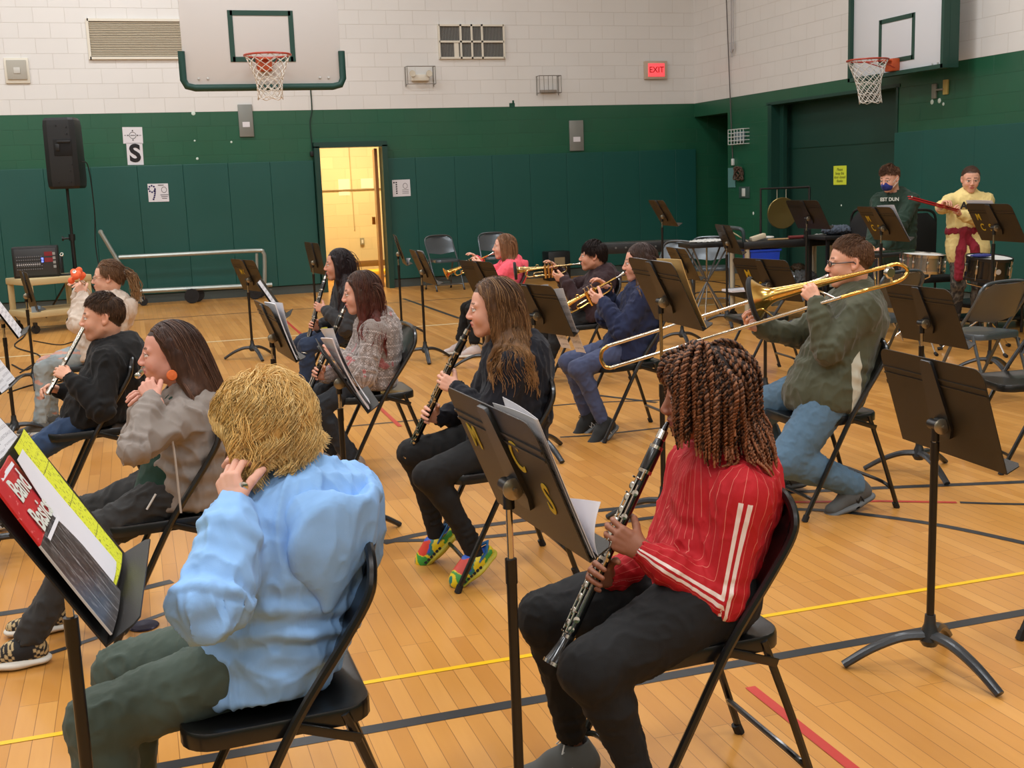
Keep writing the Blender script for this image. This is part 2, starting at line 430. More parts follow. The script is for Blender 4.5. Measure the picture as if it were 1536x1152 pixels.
def ik(a, c, l1, l2, pole):
    a = np.asarray(a, float); c = np.asarray(c, float); d = c - a; L = np.linalg.norm(d); d = d / L
    Lc = min(L, (l1 + l2) * .995); x = (l1 * l1 - l2 * l2 + Lc * Lc) / (2 * Lc); h = math.sqrt(max(l1 * l1 - x * x, 1e-6))
    p = np.asarray(pole, float); p = unit(p - d * p.dot(d)); return a + d * x + p * h
def wrinkle(V, Q, amp, scale=14., seed=0, stretch=(1, 1, .55)):
    N = normals(V, Q); P = V * np.array(stretch) * scale; w_ = vnoise(P * .5, seed + 5) * 1.2
    a = vnoise(P + w_[:, None], seed); b = (1 - np.abs(vnoise(P * 1.6 + w_[:, None] * .9, seed + 1))) ** 3 * 2 - 1; b2 = (1 - np.abs(vnoise(P * 3.1 + w_[:, None], seed + 3))) ** 3 * 2 - 1; c = vnoise(P * 4.2, seed + 2)
    return V + N * (amp * (.55 * a + .85 * b + .35 * b2 + .15 * c))[:, None]
class Person:
    """P pelvis centre, N base of the neck, C head centre, frames from yaw; arms and legs by inverse kinematics.
    Everything the figure wears is a child of its Empty."""
    def __init__(s, base, label, h, P, N, C, yaw, head=(0, 0, 0), tyaw=None, sw=1.0, bulk=1.0, hs=None, skin=(222, 170, 140), lip=(190, 105, 95), brow=(70, 45, 30), iris=(60, 40, 25), **kw):
        s.h = h; s.k = h / 1.7; s.P, s.N, s.C = [np.asarray(a, float) for a in (P, N, C)]; s.bulk = bulk
        s.root = empty('person', base, 0, label, 'person'); s.off = np.array([base[0], base[1], base[2]], float)
        s.yaw = yaw; s.tyaw = yaw if tyaw is None else tyaw; s.hs = hs or (.90 + .12 * (h - 1.35) / .3)
        s.R = head_frame(*head); s.F = rz3(s.yaw) @ np.array([1., 0, 0]); s.L = rz3(s.yaw) @ np.array([0, 1., 0])
        s.TF = rz3(s.tyaw) @ np.array([1., 0, 0]); s.TL = rz3(s.tyaw) @ np.array([0, 1., 0]); s.kw = kw
        s.skin = np.array(srgb(*skin)[:3]); s.lip = np.array(srgb(*lip)[:3]); s.brow = np.array(srgb(*brow)[:3]); s.iris = np.array(srgb(*iris)[:3])
        k = s.k; up = unit(s.N - s.P); s.up = up; s.back = -(s.TF - up * up.dot(s.TF)); s.back = unit(s.back)
        slump = kw.get('slump', .03)
        s.M = s.P + (s.N - s.P) * .40 + s.back * slump * k; s.T = s.P + (s.N - s.P) * .74 + s.back * slump * .9 * k
        hw = .172 * k * sw
        s.SL = s.N + s.TL * hw - up * .075 * k + s.TF * kw.get('sfwd', .01); s.SR = s.N - s.TL * hw - up * .075 * k + s.TF * kw.get('sfwd', .01)
        s.HL = s.P + s.L * .085 * k; s.HR = s.P - s.L * .085 * k
    def arms(s, WL, WR, pL=(0, .4, -1), pR=(0, -.4, -1)):
        k = s.k; l1, l2 = .285 * k, .252 * k; s.WL, s.WR = [np.asarray(a, float) for a in (WL, WR)]
        B = np.stack([s.TF, s.TL, [0, 0, 1]], 1)
        s.EL = ik(s.SL, s.WL, l1, l2, B @ np.array(pL, float)); s.ER = ik(s.SR, s.WR, l1, l2, B @ np.array(pR, float)); return s
    def legs(s, AL, AR, pL=(1, .1, .6), pR=(1, -.1, .6), fL=None, fR=None):
        k = s.k; s.AL, s.AR = [np.asarray(a, float) for a in (AL, AR)]; B = np.stack([s.F, s.L, [0, 0, 1]], 1)
        s.KL = ik(s.HL, s.AL, .425 * k, .42 * k, B @ np.array(pL, float)); s.KR = ik(s.HR, s.AR, .425 * k, .42 * k, B @ np.array(pR, float))
        s.fL = unit(s.F if fL is None else B @ np.array(fL, float)); s.fR = unit(s.F if fR is None else B @ np.array(fR, float)); return s
    def loc(s, V): return V - s.off
    def body(s, hands=None, vox=.0035, hvox=.0028, face=True, **hk):
        k = s.k; b = s.bulk; parts = []
        S = SDF(); tf = (s.back, .68)
        S.chain([s.P, s.M, s.T, s.N - s.up * .07 * k], [.135 * k * b, .115 * k * b, .130 * k * b, .10 * k], .05, tf)
        for sh, e, w_ in ((s.SL, s.EL, s.WL), (s.SR, s.ER, s.WR)):
            S.cap(s.N - s.up * .07 * k, sh, .05 * k, .048 * k, .04); S.chain([sh, e, w_], [.046 * k * b, .036 * k * b, .024 * k], .015)
        for hp, kn, an in ((s.HL, s.KL, s.AL), (s.HR, s.KR, s.AR)): S.chain([hp, kn, an], [.070 * k * b, .041 * k * b, .025 * k], .02)
        parts.append(S.mesh(max(.011, vox)))
        S = SDF(); P = head_prims(S, s.C, s.R, s.hs, **hk)
        S.cap(s.N - s.up * .03, P(-.030, 0, -.045), .050 * k, .046 * s.hs, .03); S.cap(P(-.030, 0, -.045), P(.012, 0, -.062), .046 * s.hs, .036 * s.hs, .03)
        S.cap(s.N - s.up * .05 * k - s.TL * .07 * k, s.N - s.up * .05 * k + s.TL * .07 * k, .045 * k, None, .04)
        hv, hq = S.mesh(vox); parts.append((hv, hq)); s.fing = {}
        n0 = len(parts[0][0]); n1 = n0 + len(hv)
        for side, hd in (hands or {}).items():
            W, E_ = (s.WL, s.EL) if side == 'L' else (s.WR, s.ER)
            B = np.stack([s.TF, s.TL, [0, 0, 1]], 1); hd = dict(hd); d = B @ np.array(hd.pop('d'), float); p = B @ np.array(hd.pop('p'), float)
            (v, q), F_, T_ = hand_sdf(W, d, p, s=hd.pop('s', 1.0) * .98 * k, fore=W + (E_ - W) * .45, fr=.030 * k, vox=hvox, **hd)
            parts.append((v, q)); s.fing[side] = (F_, T_)
        V, Q = joinq(parts); col = np.tile(s.skin, (len(V), 1)); n = vnoise(V * 22, 3)[:, None]; col = col * (1 + .05 * n * np.array([.6, 1, 1]))
        if face:
            m = slice(n0, n1); col[m] = head_color(V[m], s.C, s.R, s.hs, col[m], s.skin, s.lip, s.brow, s.iris)
            cap_ = s.kw.get('scalp')
            if cap_ is not None:
                q = ((V[m] - s.C) @ s.R) / s.hs; z0 = s.kw.get('hairline', .072)
                mm = (q[:, 2] > z0 - 1.0 * np.maximum(0, .05 - q[:, 0])) & (q[:, 2] > -.05); mm &= ~((np.abs(q[:, 1]) > .068) & (q[:, 2] < .03) & (q[:, 0] > -.035))
                c2 = col[m]; c2[mm] = np.array(srgb(*cap_)[:3]); col[m] = c2
        s.body_o = obj_from('body', s.loc(V), Q, attr_mat('skin', .50, .06, bump=.12, bscale=260, spec=.35), s.root, attrs={'Col': np.clip(col, 0, 1)}); return s
    def top(s, name, mat, vox=.007, loose=.02, arm=(.064, .056, .040), amp=.006, hood=False, hem=.10, cuff=None, collar=.0, seed=0, belly=1.0, label=None, neck=.055, short=False, sleeve=1.0, fold=15., mesh_out=False, puff=0., fat=.72, hoodx=1.0, color=None, seat=.462):
        k = s.k; b = s.bulk; S = SDF(); tf = (s.back, fat); u = s.up
        P0 = s.P - u * hem * k * .3; g = loose
        S.cap(P0 + s.F * .01, s.P + u * .06 * k, (.163 * b * belly) * k + g, (.150 * b * belly) * k + g, .06, 1, (s.F, fat + .05))
        S.chain([s.P + u * .05 * k, s.M, s.T, s.N - u * .085 * k], [(.142 * b * belly) * k + g, .132 * k * b * (belly * .5 + .5) + g, .146 * k * b + g * .8, .112 * k + g * .4], .06, tf)
        if hem > .1: S.cap(P0, P0 - u * hem * k * .5 + s.F * .03, .155 * k * b + g, .165 * k * b + g, .04, 1, (s.F, fat + .06))
        cuffs = []
        for sh, e, w_ in ((s.SL, s.EL, s.WL), (s.SR, s.ER, s.WR)):
            S.cap(s.N - u * .06 * k, sh, .052 * k, (arm[0] - .006) * k * b, .05)
            w2 = e + (w_ - e) * (.97 * sleeve if not short else .1)
            S.chain([sh, e], [arm[0] * k * b, arm[1] * k * b], .035); S.cap(e, e + (w2 - e) * .75, arm[1] * k * b, (arm[2] * .5 + arm[1] * .5) * k * b, .02); S.cap(e + (w2 - e) * .7, w2, (arm[2] * .45 + arm[1] * .55) * k * b, arm[2] * k, .02)
            if puff: S.ell(sh + (e - sh) * .62, (arm[0] * k * 1.12,) * 3, .04)
            if cuff: S.cap(w2 - unit(w2 - e) * .035, w2, cuff * k, cuff * k, .008)
        S.ell(s.N - u * .060 * k, (.082 * k, .082 * k, .052 * k), .05)
        if collar: S.cap(s.N - u * .05 * k, s.N + u * collar * .35, (neck + .012) * k, (neck + .005) * k, .03)
        if seat is not None: S.below(seat, s.P - [.5, .5, .5], s.P + [.5, .5, 0], .03)
        S.cap(s.N - u * .02, s.C - s.R[:, 2] * .02, neck * k, .04, .012, -1)
        for w_, e in ((s.WL, s.EL), (s.WR, s.ER)):
            if not short: S.cap(w_ - unit(w_ - e) * .015, w_ + unit(w_ - e) * .06, .022 * k, .028 * k, .003, -1)
        V, Q = S.mesh(vox); V = relax(V, Q, 1); V = wrinkle(V, Q, amp, fold, seed)
        attrs = s.strip_attrs(V); al = attrs['al']; N_ = normals(V, Q)
        V = V + N_ * (amp * .9 * attrs['isarm'] * (np.exp(-((al - 1.) / .22) ** 2) + .5 * np.exp(-((al - 1.75) / .2) ** 2)) * np.sin(30 * al + 2.5 * vnoise(V * 14, seed + 7)))[:, None]
        V = V + N_ * (amp * .8 * (1 - attrs['isarm']) * np.exp(-((attrs['hz'] - .12 * k) / .09) ** 2) * np.sin(attrs['hz'] * 95 + 3 * vnoise(V * 9, seed + 8)))[:, None]
        if color is not None: attrs['Col'] = color(V, attrs)
        o = obj_from(name, s.loc(V), Q, mat, s.root, attrs=attrs)
        if label: o['label'] = label
        if hood: s.hood_part(mat, hoodx, vox, amp, seed)
        return o
    def hood_part(s, mat, hx, vox, amp, seed):
        k = s.k; u = s.up; b = s.back; S = SDF(); R = np.stack([b, s.TL, np.cross(b, s.TL)], 1); Ru = rot(s.TL, 0) @ R
        n0 = s.N + u * (.006 + .02 * (hx - 1)) * k
        ring = [n0 + s.TL * math.sin(t) * .092 * k * hx + b * (.018 + .104 * math.cos(t)) * k * hx - u * (.018 + .045 * (1 - math.cos(t)) * .5 - .0 * hx) * k for t in np.linspace(-2.75, 2.75, 13)]
        S.chain(ring, [.022 * k] + [.033 * k * hx] * 11 + [.022 * k], .025)
        c = n0 + s.TL * s.kw.get('hoods', 0.) + b * (.060 + .085 * hx) * k - u * .070 * k * hx
        S.ell(c, np.array((.046, .100 * hx, .090 * hx)) * k, .04, 1, Ru); S.cap(c - u * .03 * k, c - u * .125 * k * hx + b * .022 * k * hx, .050 * k * hx, .020 * k, .04, 1, (b, .7))
        S.ell(s.N + u * .050 * k + b * .050 * hx * k, np.array((.098 * hx, .074 * hx, .070)) * k, .012, -1, R)
        V, Q = S.mesh(vox); V = relax(V, Q, 1); V = wrinkle(V, Q, amp * .45, 11, seed + 40); return obj_from('hood', s.loc(V), Q, mat, s.root)
    def strip_attrs(s, V):
        "smooth cloth coordinates: ta = angle round the trunk, aa = angle round the nearer arm, al = along it, isarm"
        def seg(V, a, b):
            ab = b - a; t = np.clip(((V - a) @ ab) / (ab @ ab), 0, 1); return np.linalg.norm(V - (a + t[:, None] * ab), axis=1), t
        q = V - s.P; x = q @ s.TF; y = q @ s.TL
        ang = np.arctan2(y, x); best = np.full(len(V), 9.); aa = np.zeros(len(V)); al = np.zeros(len(V)); nm = np.zeros(len(V))
        for sgn, sh, e, w_ in ((1, s.SL, s.EL, s.WL), (-1, s.SR, s.ER, s.WR)):
            for i, (a, b) in enumerate(((sh, e), (e, w_))):
                d, t = seg(V, a, b); ax = unit(b - a); o = np.cross(unit(e - sh), unit(w_ - e)); o = unit(o) if np.linalg.norm(o) > .05 else s.TL * sgn
                if o.dot(s.TL * sgn) < 0: o = -o
                o = unit(o - ax * ax.dot(o)); v = np.cross(ax, o); r = V - a
                an = np.arctan2(r @ v, r @ o); m = d < best
                aa[m] = (an * sgn)[m]; al[m] = (t + i)[m]; best = np.minimum(best, d)
        sp = [(s.P, s.M), (s.M, s.T), (s.T, s.N)]; dt = np.min([seg(V, a, b)[0] for a, b in sp], 0)
        armw = 1 / (1 + np.exp(-(dt * .62 - best) * 60))
        return {'ta': ang.astype(np.float32), 'aa': aa, 'al': al, 'isarm': armw, 'side': (V - s.P) @ s.TL, 'hz': (V - s.P) @ s.up, 'fx': (V - s.P) @ s.TF}
    def bottoms(s, name, mat, vox=.008, r=(.092, .064, .050), amp=.004, seed=3, label=None, bell=0., short=None, seat=.0, fold=17., pr=.135, stack=0.):
        k = s.k; b = s.bulk; S = SDF()
        S.ell(s.P, np.array((.115 * b, (pr + .03) * b, .105)) * k, .03, 1, np.stack([s.F, s.L, [0, 0, 1]], 1))
        for hp, kn, an in ((s.HL, s.KL, s.AL), (s.HR, s.KR, s.AR)):
            kn2 = kn; a2 = an + (kn - an) * .04 if short is None else kn + (an - kn) * short
            S.cap(hp, kn2, r[0] * k * b, r[1] * k * b * 1.03, .03); ca = kn2 + (a2 - kn2) * .3 - s.F * .012 * k
            S.chain([kn2, ca, a2], [r[1] * k * b, (r[1] * .55 + r[2] * .45) * k * b, r[2] * k + bell], .02)
            S.cap(a2 + unit(an - kn) * .0, a2 + unit(an - kn) * .08, r[2] * k * .72, None, .004, -1)
        V, Q = S.mesh(vox); V = relax(V, Q, 1); V = wrinkle(V, Q, amp, fold, seed, (1, 1, .8))
        if stack:
            N = normals(V, Q)
            for kn, an in ((s.KL, s.AL), (s.KR, s.AR)):
                ab = an - kn; t = ((V - kn) @ ab) / (ab @ ab); d = np.linalg.norm(V - kn - t[:, None] * ab, axis=1)
                m = np.clip((t - .55) * 4, 0, 1) * (d < .1); V = V + N * (stack * np.sin(t * 75 + 2 * vnoise(V * 20, 9)) * m)[:, None]
        o = obj_from(name, s.loc(V), Q, mat, s.root)
        if label: o['label'] = label
        return o
    def shoe(s, side, mat, sole, k=1., vox=.004, tilt=0., kind='shoe', lace=None, roll=0., color=None, ground=0., high=0., label=None, sc=(235, 235, 230)):
        "a laced shoe (or clog) under the ankle; tilt lifts the heel"
        A, f = (s.AL, s.fL) if side == 'L' else (s.AR, s.fR); f = unit(np.array([f[0], f[1], 0])); l = np.cross([0, 0, 1.], f); k = k * s.k * .98
        U = np.array([0, 0, 1.]); R = np.stack([f, l, U], 1); Rt = np.array(Matrix.Rotation(tilt, 3, Vector(l.tolist()))) @ R
        if roll: Rt = Rt @ rot((1, 0, 0), roll)
        def P(x, y, z): return A + Rt @ (np.array([x, y, z]) * k)
        S = SDF(); G = SDF(); z0 = -.085
        if kind == 'clog':
            S.cap(P(-.035, 0, z0 + .035), P(.02, 0, z0 + .035), .038 * k, .040 * k, .02, 1, (Rt[:, 2], .9)); S.cap(P(.03, 0, z0 + .038), P(.145, 0, z0 + .028), .050 * k, .048 * k, .02, 1, (Rt[:, 2], .85))
            S.cap(P(.06, 0, z0 + .06), P(.12, 0, z0 + .045), .036 * k, .030 * k, .03); S.cap(P(-.03, 0, z0 + .07), P(.0, 0, z0 + .12), .032 * k, .036 * k, .01, -1)
        else:
            S.cap(P(-.035, 0, z0 + .04), P(.04, 0, z0 + .042), .036 * k, .040 * k, .02, 1, (Rt[:, 1], .95)); S.cap(P(.03, 0, z0 + .045), P(.145, 0, z0 + .026), .044 * k, .036 * k, .02, 1, (Rt[:, 2], .80))
            S.cap(P(-.02, 0, z0 + .05), P(-.005, 0, z0 + .098 + high), .040 * k, .036 * k, .02); S.cap(P(-.01, 0, z0 + .07), P(.06, 0, z0 + .055), .038 * k, .034 * k, .03)
            S.cap(P(-.004, 0, z0 + .10), P(.0, 0, z0 + .15 + high), .030 * k, .034 * k, .006, -1)
        for (x, r) in ((-.03, .041), (.03, .040), (.075, .045), (.125, .046), (.155, .036)): pass
        S.ell(P(.06, 0, z0 - .06), np.array((.2, .1, .06)) * k, .006, -1, Rt)
        V, Q = S.mesh(vox)
        col = None
        if color is not None: col = {'Col': color(((V - A) @ Rt) / k)}
        o = obj_from(kind if kind == 'clog' else 'shoe', s.loc(V), Q, mat, s.root, attrs=col)
        G.cap(P(-.035, 0, z0 + .008), P(.05, 0, z0 + .008), .046 * k, .046 * k, .02, 1, (Rt[:, 2], .40)); G.cap(P(.05, 0, z0 + .008), P(.145, 0, z0 + .010), .049 * k, .046 * k, .02, 1, (Rt[:, 2], .40))
        V, Q = G.mesh(vox); obj_from('sole', s.loc(V), Q, sole, o)
        if label: o['label'] = label
        if lace is not None:
            m = MB()
            for i in range(5):
                x = .030 + i * .016; z = z0 + .098 - i * .0095
                m.tube([P(x, -.026, z - .006), P(x + .004, 0, z + .006), P(x + .008, .026, z - .006)], .0038 * k, 6)
            for y in (-1, 1): m.tube([P(.028, 0, z0 + .102), P(.035, y * .018, z0 + .112), P(.045, y * .032, z0 + .094), P(.035, y * .020, z0 + .096)], .0025 * k, 6)
            m.v = [tuple(np.array(p) - s.off) for p in m.v]; m.build('laces', lace, o)
        return o
    def sock(s, side, mat, r=.04, top=.3, label=None, vox=.006):
        A, K_ = (s.AL, s.KL) if side == 'L' else (s.AR, s.KR); S = SDF(); S.cap(A - [0, 0, .03], A + (K_ - A) * top, r * s.k, r * 1.08 * s.k); V, Q = S.mesh(vox)
        o = obj_from('sock', s.loc(wrinkle(V, Q, .0015, 30)), Q, mat, s.root); return o
# ------------------------------------------------------------------ hair
def scalp_point(P, th, ph, R3=(.096, .079, .089), c=(-.017, 0, .033)):
    "th: angle from the crown, ph: heading (0 = forehead, + = left)"
    return np.array([c[0] + R3[0] * math.sin(th) * math.cos(ph), c[1] + R3[1] * math.sin(th) * math.sin(ph), c[2] + R3[2] * math.cos(th)])
def push_out(X, C, R, s, rad, cen=(-.015, 0, .030)):
    q = ((X - C) @ R) / s - np.array(cen); d = np.linalg.norm(q / rad, axis=-1, keepdims=True); q = np.where(d < 1, q / (d + 1e-9), q); return C + ((q + np.array(cen)) * s) @ R.T
def capsule_out(X, a, b, r):
    ab = b - a; t = np.clip(((X - a) @ ab) / (ab @ ab), 0, 1)[..., None]; p = a + t * ab; v = X - p; d = np.linalg.norm(v, axis=-1, keepdims=True)
    return np.where(d < r, p + v / (d + 1e-9) * r, X)
def flow(person, roots, dirs, length, n=18, grav=.25, layer=None, stiff=.6, body=True, face=None, wave=0., wl=.05, sweep=None, gvec=(0, 0, -1)):
    "lets strands leave their roots, lie on the head, then hang and lie on the shoulders; all strands at once"
    p = person; X = roots.copy(); m = len(X); D = dirs / np.linalg.norm(dirs, axis=1, keepdims=True); out = [X.copy()]
    length = np.broadcast_to(length, (m,)); st = length / n; lay = layer if layer is not None else np.zeros(m); g = np.array(gvec, float)
    rad = np.array([.0935, .0765, .0865])
    for i in range(n):
        D = D * stiff + g * grav * (1 + i * .12) + (0 if sweep is None else sweep * max(0, 1 - i / (n * .6)))
        D = D / (np.linalg.norm(D, axis=1, keepdims=True) + 1e-9); Y = X + D * st[:, None]
        rr = (rad + lay[:, None] * min(1., .45 + i / (n * .35))); Y = push_out(Y, p.C, p.R, p.hs, rr); q = p.C + p.R @ (np.array((.022, 0, -.028)) * p.hs)
        Y = push_out(Y, p.C, p.R, p.hs, np.array((.055, .060, .072)) + lay[:, None], cen=(.018, 0, -.030))
        Y = capsule_out(Y, p.N - p.up * .02, p.C - p.R[:, 2] * .03, .058 * p.k + lay[:, None])
        if face is not None:
            q = ((Y - p.C) @ p.R) / p.hs; fx = np.where(q[:, 2] > .095, .2, np.where(q[:, 2] > .045, face + (q[:, 2] - .045) * .9, face)) - lay * .2; m_ = (q[:, 0] > fx) & (q[:, 2] > -.30); q[:, 0] = np.where(m_, q[:, 0] * .35 + fx * .65, q[:, 0]); Y = p.C + (q * p.hs) @ p.R.T
            Y = push_out(Y, p.C, p.R, p.hs, rr)
        if body:
            for a, b, r in ((p.N - p.up * .07 * p.k, p.SL, .072), (p.N - p.up * .07 * p.k, p.SR, .072), (p.SL, p.EL, p.kw.get('colr', .072)), (p.SR, p.ER, p.kw.get('colr', .072))): Y = capsule_out(Y, a, b, r * p.k * p.bulk + lay[:, None] * .7)
            a, b = p.P, p.N - p.up * .06 * p.k; ab = b - a; t = np.clip(((Y - a) @ ab) / (ab @ ab), 0, 1)[:, None]; c = a + t * ab; v = Y - c
            vf = v @ p.back; vv = v + p.back * (vf * (1 / .74 - 1))[:, None]; d = np.linalg.norm(vv, axis=1, keepdims=True); r = (.160 * p.k * p.bulk + lay[:, None]); Y = np.where(d < r, c + v / (d + 1e-9) * r * (np.linalg.norm(v, axis=1, keepdims=True) / (np.linalg.norm(vv, axis=1, keepdims=True) + 1e-9)) ** 0 * np.minimum(1, np.linalg.norm(v, axis=1, keepdims=True) / (d + 1e-9) * 1.0), Y)
        D = (Y - X) / (np.linalg.norm(Y - X, axis=1, keepdims=True) + 1e-9); X = Y; out.append(X.copy())
    T = np.stack(out, 1)
    if wave:
        ph = RNG.uniform(0, 6.28, m); t = np.linspace(0, 1, n + 1)[None] * length[:, None] / wl * 6.28 + (ph * .35)[:, None]
        a = np.clip(np.linspace(0, 1.6, n + 1), 0, 1)[None] * wave
        tg = np.gradient(T, axis=1); tg /= np.linalg.norm(tg, axis=2, keepdims=True) + 1e-9; o = T - p.C; side = np.cross(tg, o); side /= np.linalg.norm(side, axis=2, keepdims=True) + 1e-9; o2 = np.cross(side, tg)
        T = T + side * (np.sin(t) * a)[..., None] + o2 * (np.abs(np.cos(t)) * a * .7)[..., None]
    return T
def strands_mesh(T, r0, r1, ns=4, col0=(.1, .05, .02), col1=None, var=.3, cbase=None, twist=None, flat=1.0, streak=None, seed=1):
    "T: (m, n, 3) strand points -> one mesh of tapering tubes with a colour attribute"
    rng = np.random.default_rng(seed); m, n = T.shape[:2]; tg = np.gradient(T, axis=1); tg /= np.linalg.norm(tg, axis=2, keepdims=True) + 1e-9
    h = np.broadcast_to(np.array([.31, .22, .93]), tg.shape); u = np.cross(h, tg); u /= np.linalg.norm(u, axis=2, keepdims=True) + 1e-9; v = np.cross(tg, u)
    t = np.linspace(0, 1, n)[None, :, None]; R = r0 + (r1 - r0) * t ** 2.0
    if twist is not None: R = R * (1 + .20 * np.abs(np.sin(twist)))[..., None]
    R = R * rng.uniform(.75, 1.25, (m, 1, 1)); ang = np.arange(ns) * 2 * PI / ns
    V = T[:, :, None, :] + R[..., None] * (u[:, :, None] * np.cos(ang)[None, None, :, None] + v[:, :, None] * np.sin(ang)[None, None, :, None] * flat)
    V = V.reshape(-1, 3); I = np.arange(m * n * ns).reshape(m, n, ns); a = I[:, :-1]; b = I[:, 1:]
    Q = np.stack([a, np.roll(a, -1, 2), np.roll(b, -1, 2), b], -1).reshape(-1, 4)
    c0 = np.array(col0); c1 = np.array(col1 if col1 is not None else col0); f = np.clip(np.linspace(-.15, 1.1, n), 0, 1)[None, :, None]
    C = c0 * (1 - f) + c1 * f; C = C * rng.uniform(1 - var, 1 + var, (m, 1, 1))
    if streak is not None:
        k = rng.random((m, 1, 1)) < streak[1]; C = np.where(k, C * .35 + np.array(streak[0]) * .65, C)
    C = np.broadcast_to(C[:, :, None, :], (m, n, ns, 3)).reshape(-1, 3); return V, Q, np.clip(C, 0, 1)
# ------------------------------------------------------------------ the gym: floor, walls, ceiling
BY = 17.55; RX = 8.895; LXW = -7.6; FY = -6.2; ZC = 7.2; ZG = 2.675; ZP = 1.945
def struct(o): o['kind'] = 'structure'; return o
def mat_floor():
    t = NT('maple_floor'); v = t.coord(rot=(0, 0, PI / 2))
    def bricks(c1, c2, mort):
        b = t.n('ShaderNodeTexBrick', offset=.37, offset_frequency=3, squash=1.0); t.l(v, b.inputs['Vector'])
        b.inputs['Color1'].default_value = c1; b.inputs['Color2'].default_value = c2; b.inputs['Mortar'].default_value = mort
        b.inputs['Scale'].default_value = 1; b.inputs['Mortar Size'].default_value = .0011; b.inputs['Mortar Smooth'].default_value = .1; b.inputs['Bias'].default_value = 0
        b.inputs['Brick Width'].default_value = .92; b.inputs['Row Height'].default_value = .0572; return b
    b = bricks((0, 0, 0, 1), (1, 1, 1, 1), (.5, .5, .5, 1)); m = b.outputs['Fac']
    base = t.ramp(b.outputs['Color'], [(0, srgb(184, 124, 52)), (.35, srgb(196, 137, 62)), (.7, srgb(203, 144, 68)), (1, srgb(212, 155, 80))])
    g = t.noise(t.coord((14, 1.2, 1)), 3, 5, .6); base = t.mix(t.math('MULTIPLY', g, .30), base, srgb(158, 92, 38))
    g2 = t.noise(t.coord((.35, .2, 1)), 2, 3); base = t.mix(t.math('MULTIPLY', g2, .22), base, srgb(226, 168, 96))
    base = t.mix(t.math('MULTIPLY', m, .62), base, srgb(92, 50, 20))
    t.set(base_color=base, roughness=t.math('ADD', .23, t.math('MULTIPLY', t.noise(t.coord(), 2.2, 4), .16)), specular_ior_level=.42, coat_weight=.12, coat_roughness=.12)
    h = t.math('SUBTRACT', t.math('MULTIPLY', t.noise(t.coord((3, .4, 1)), 4, 3), .35), t.math('MULTIPLY', m, .8)); t.bump(h, .16, .004); return t.m
def mat_block(name, lo, hi, joint, rough=.35, z=ZG, axis='x', pale=None):
    "painted concrete block; lo below the height z, hi above it"
    t = NT(name); c = t.n('ShaderNodeTexCoord'); s = t.n('ShaderNodeSeparateXYZ'); t.l(c.outputs['Object'], s.inputs[0]); k = t.n('ShaderNodeCombineXYZ')
    t.l(s.outputs[0 if axis == 'x' else 1], k.inputs[0]); t.l(t.math('ADD', s.outputs[2], .203 * .83), k.inputs[1])
    b = t.n('ShaderNodeTexBrick', offset=.5); t.l(k.outputs[0], b.inputs['Vector'])
    for n_, v_ in (('Color1', (0, 0, 0, 1)), ('Color2', (1, 1, 1, 1)), ('Mortar', (.5, .5, .5, 1)), ('Scale', 1), ('Mortar Size', .0035), ('Mortar Smooth', .5), ('Bias', 0), ('Brick Width', .406), ('Row Height', .203)): b.inputs[n_].default_value = v_
    m = b.outputs['Fac']; up = t.math('GREATER_THAN', s.outputs[2], z)
    L = t.mix(t.math('MULTIPLY', b.outputs['Color'], .5), lo, tuple(x * 1.18 for x in lo[:3]) + (1,)); U = t.mix(b.outputs['Color'], hi, tuple(min(1, x * 1.03) for x in hi[:3]) + (1,))
    cc = t.mix(up, L, U); jj = t.mix(up, tuple(x * .82 for x in lo[:3]) + (1,), joint); n = t.noise(t.coord(), 1.3, 4)
    cc = t.mix(t.math('MULTIPLY', m, t.math('ADD', .12, t.math('MULTIPLY', n, .42))), cc, jj); cc = t.mix(t.math('MULTIPLY', n, .10), cc, (.25, .22, .17, 1))
    t.set(base_color=cc, roughness=rough); t.bump(t.math('SUBTRACT', t.math('MULTIPLY', t.noise(t.coord(), 160, 3), .12), m), .55, .006); return t.m
G_LO = srgb(10, 84, 58); W_HI = srgb(226, 224, 220); J_W = srgb(172, 160, 144)
M_BACK = mat_block('painted_block_back', G_LO, W_HI, J_W, axis='x'); M_SIDE = mat_block('painted_block_side', G_LO, W_HI, J_W, axis='y')
M_FLOOR = mat_floor(); M_CEIL = plain('ceiling_white', (205, 200, 190), .9)
DX0, DX1, DZ = 2.88, 3.56, 2.18       # doorway
def wallmesh(name, rects, plane, mat, th=.2):
    "rects (a0, a1, z0, z1) laid in a plane: ('y', Y) or ('x', X); th goes outwards"
    m = MB()
    for a0, a1, z0, z1 in rects:
        if plane[0] == 'y': m.box(((a0 + a1) / 2, plane[1] + th / 2, (z0 + z1) / 2), (a1 - a0, abs(th), z1 - z0))
        else: m.box((plane[1] + th / 2, (a0 + a1) / 2, (z0 + z1) / 2), (abs(th), a1 - a0, z1 - z0))
    return struct(m.build(name, mat, smooth=False))
struct(MB().box(((LXW + RX) / 2, (FY + BY) / 2 + 1.6, -.05), (RX - LXW + 5.4, BY - FY + 4.0, .1)).build('floor', M_FLOOR, smooth=False))
DXL = at(483, 320, BY)[0]; DXR = at(573, 320, BY)[0]; DZT = at(525, 219, BY)[2]
DXL = at(478, 222, BY)[0] + .0; DXR = at(569, 218, BY)[0]
wallmesh('wall_back', [(LXW, DXL - .09, 0, ZC), (DXR + .09, RX + 2.6, 0, ZC), (DXL - .09, DXR + .09, DZT + .05, ZC)], ('y', BY), M_BACK)
wallmesh('wall_right', [(FY, 12.183, 0, ZC), (12.183, 15.212, 2.49, ZC), (15.212, 16.42, 0, ZC), (16.42, BY, 2.46, ZC)], ('x', RX), M_SIDE)
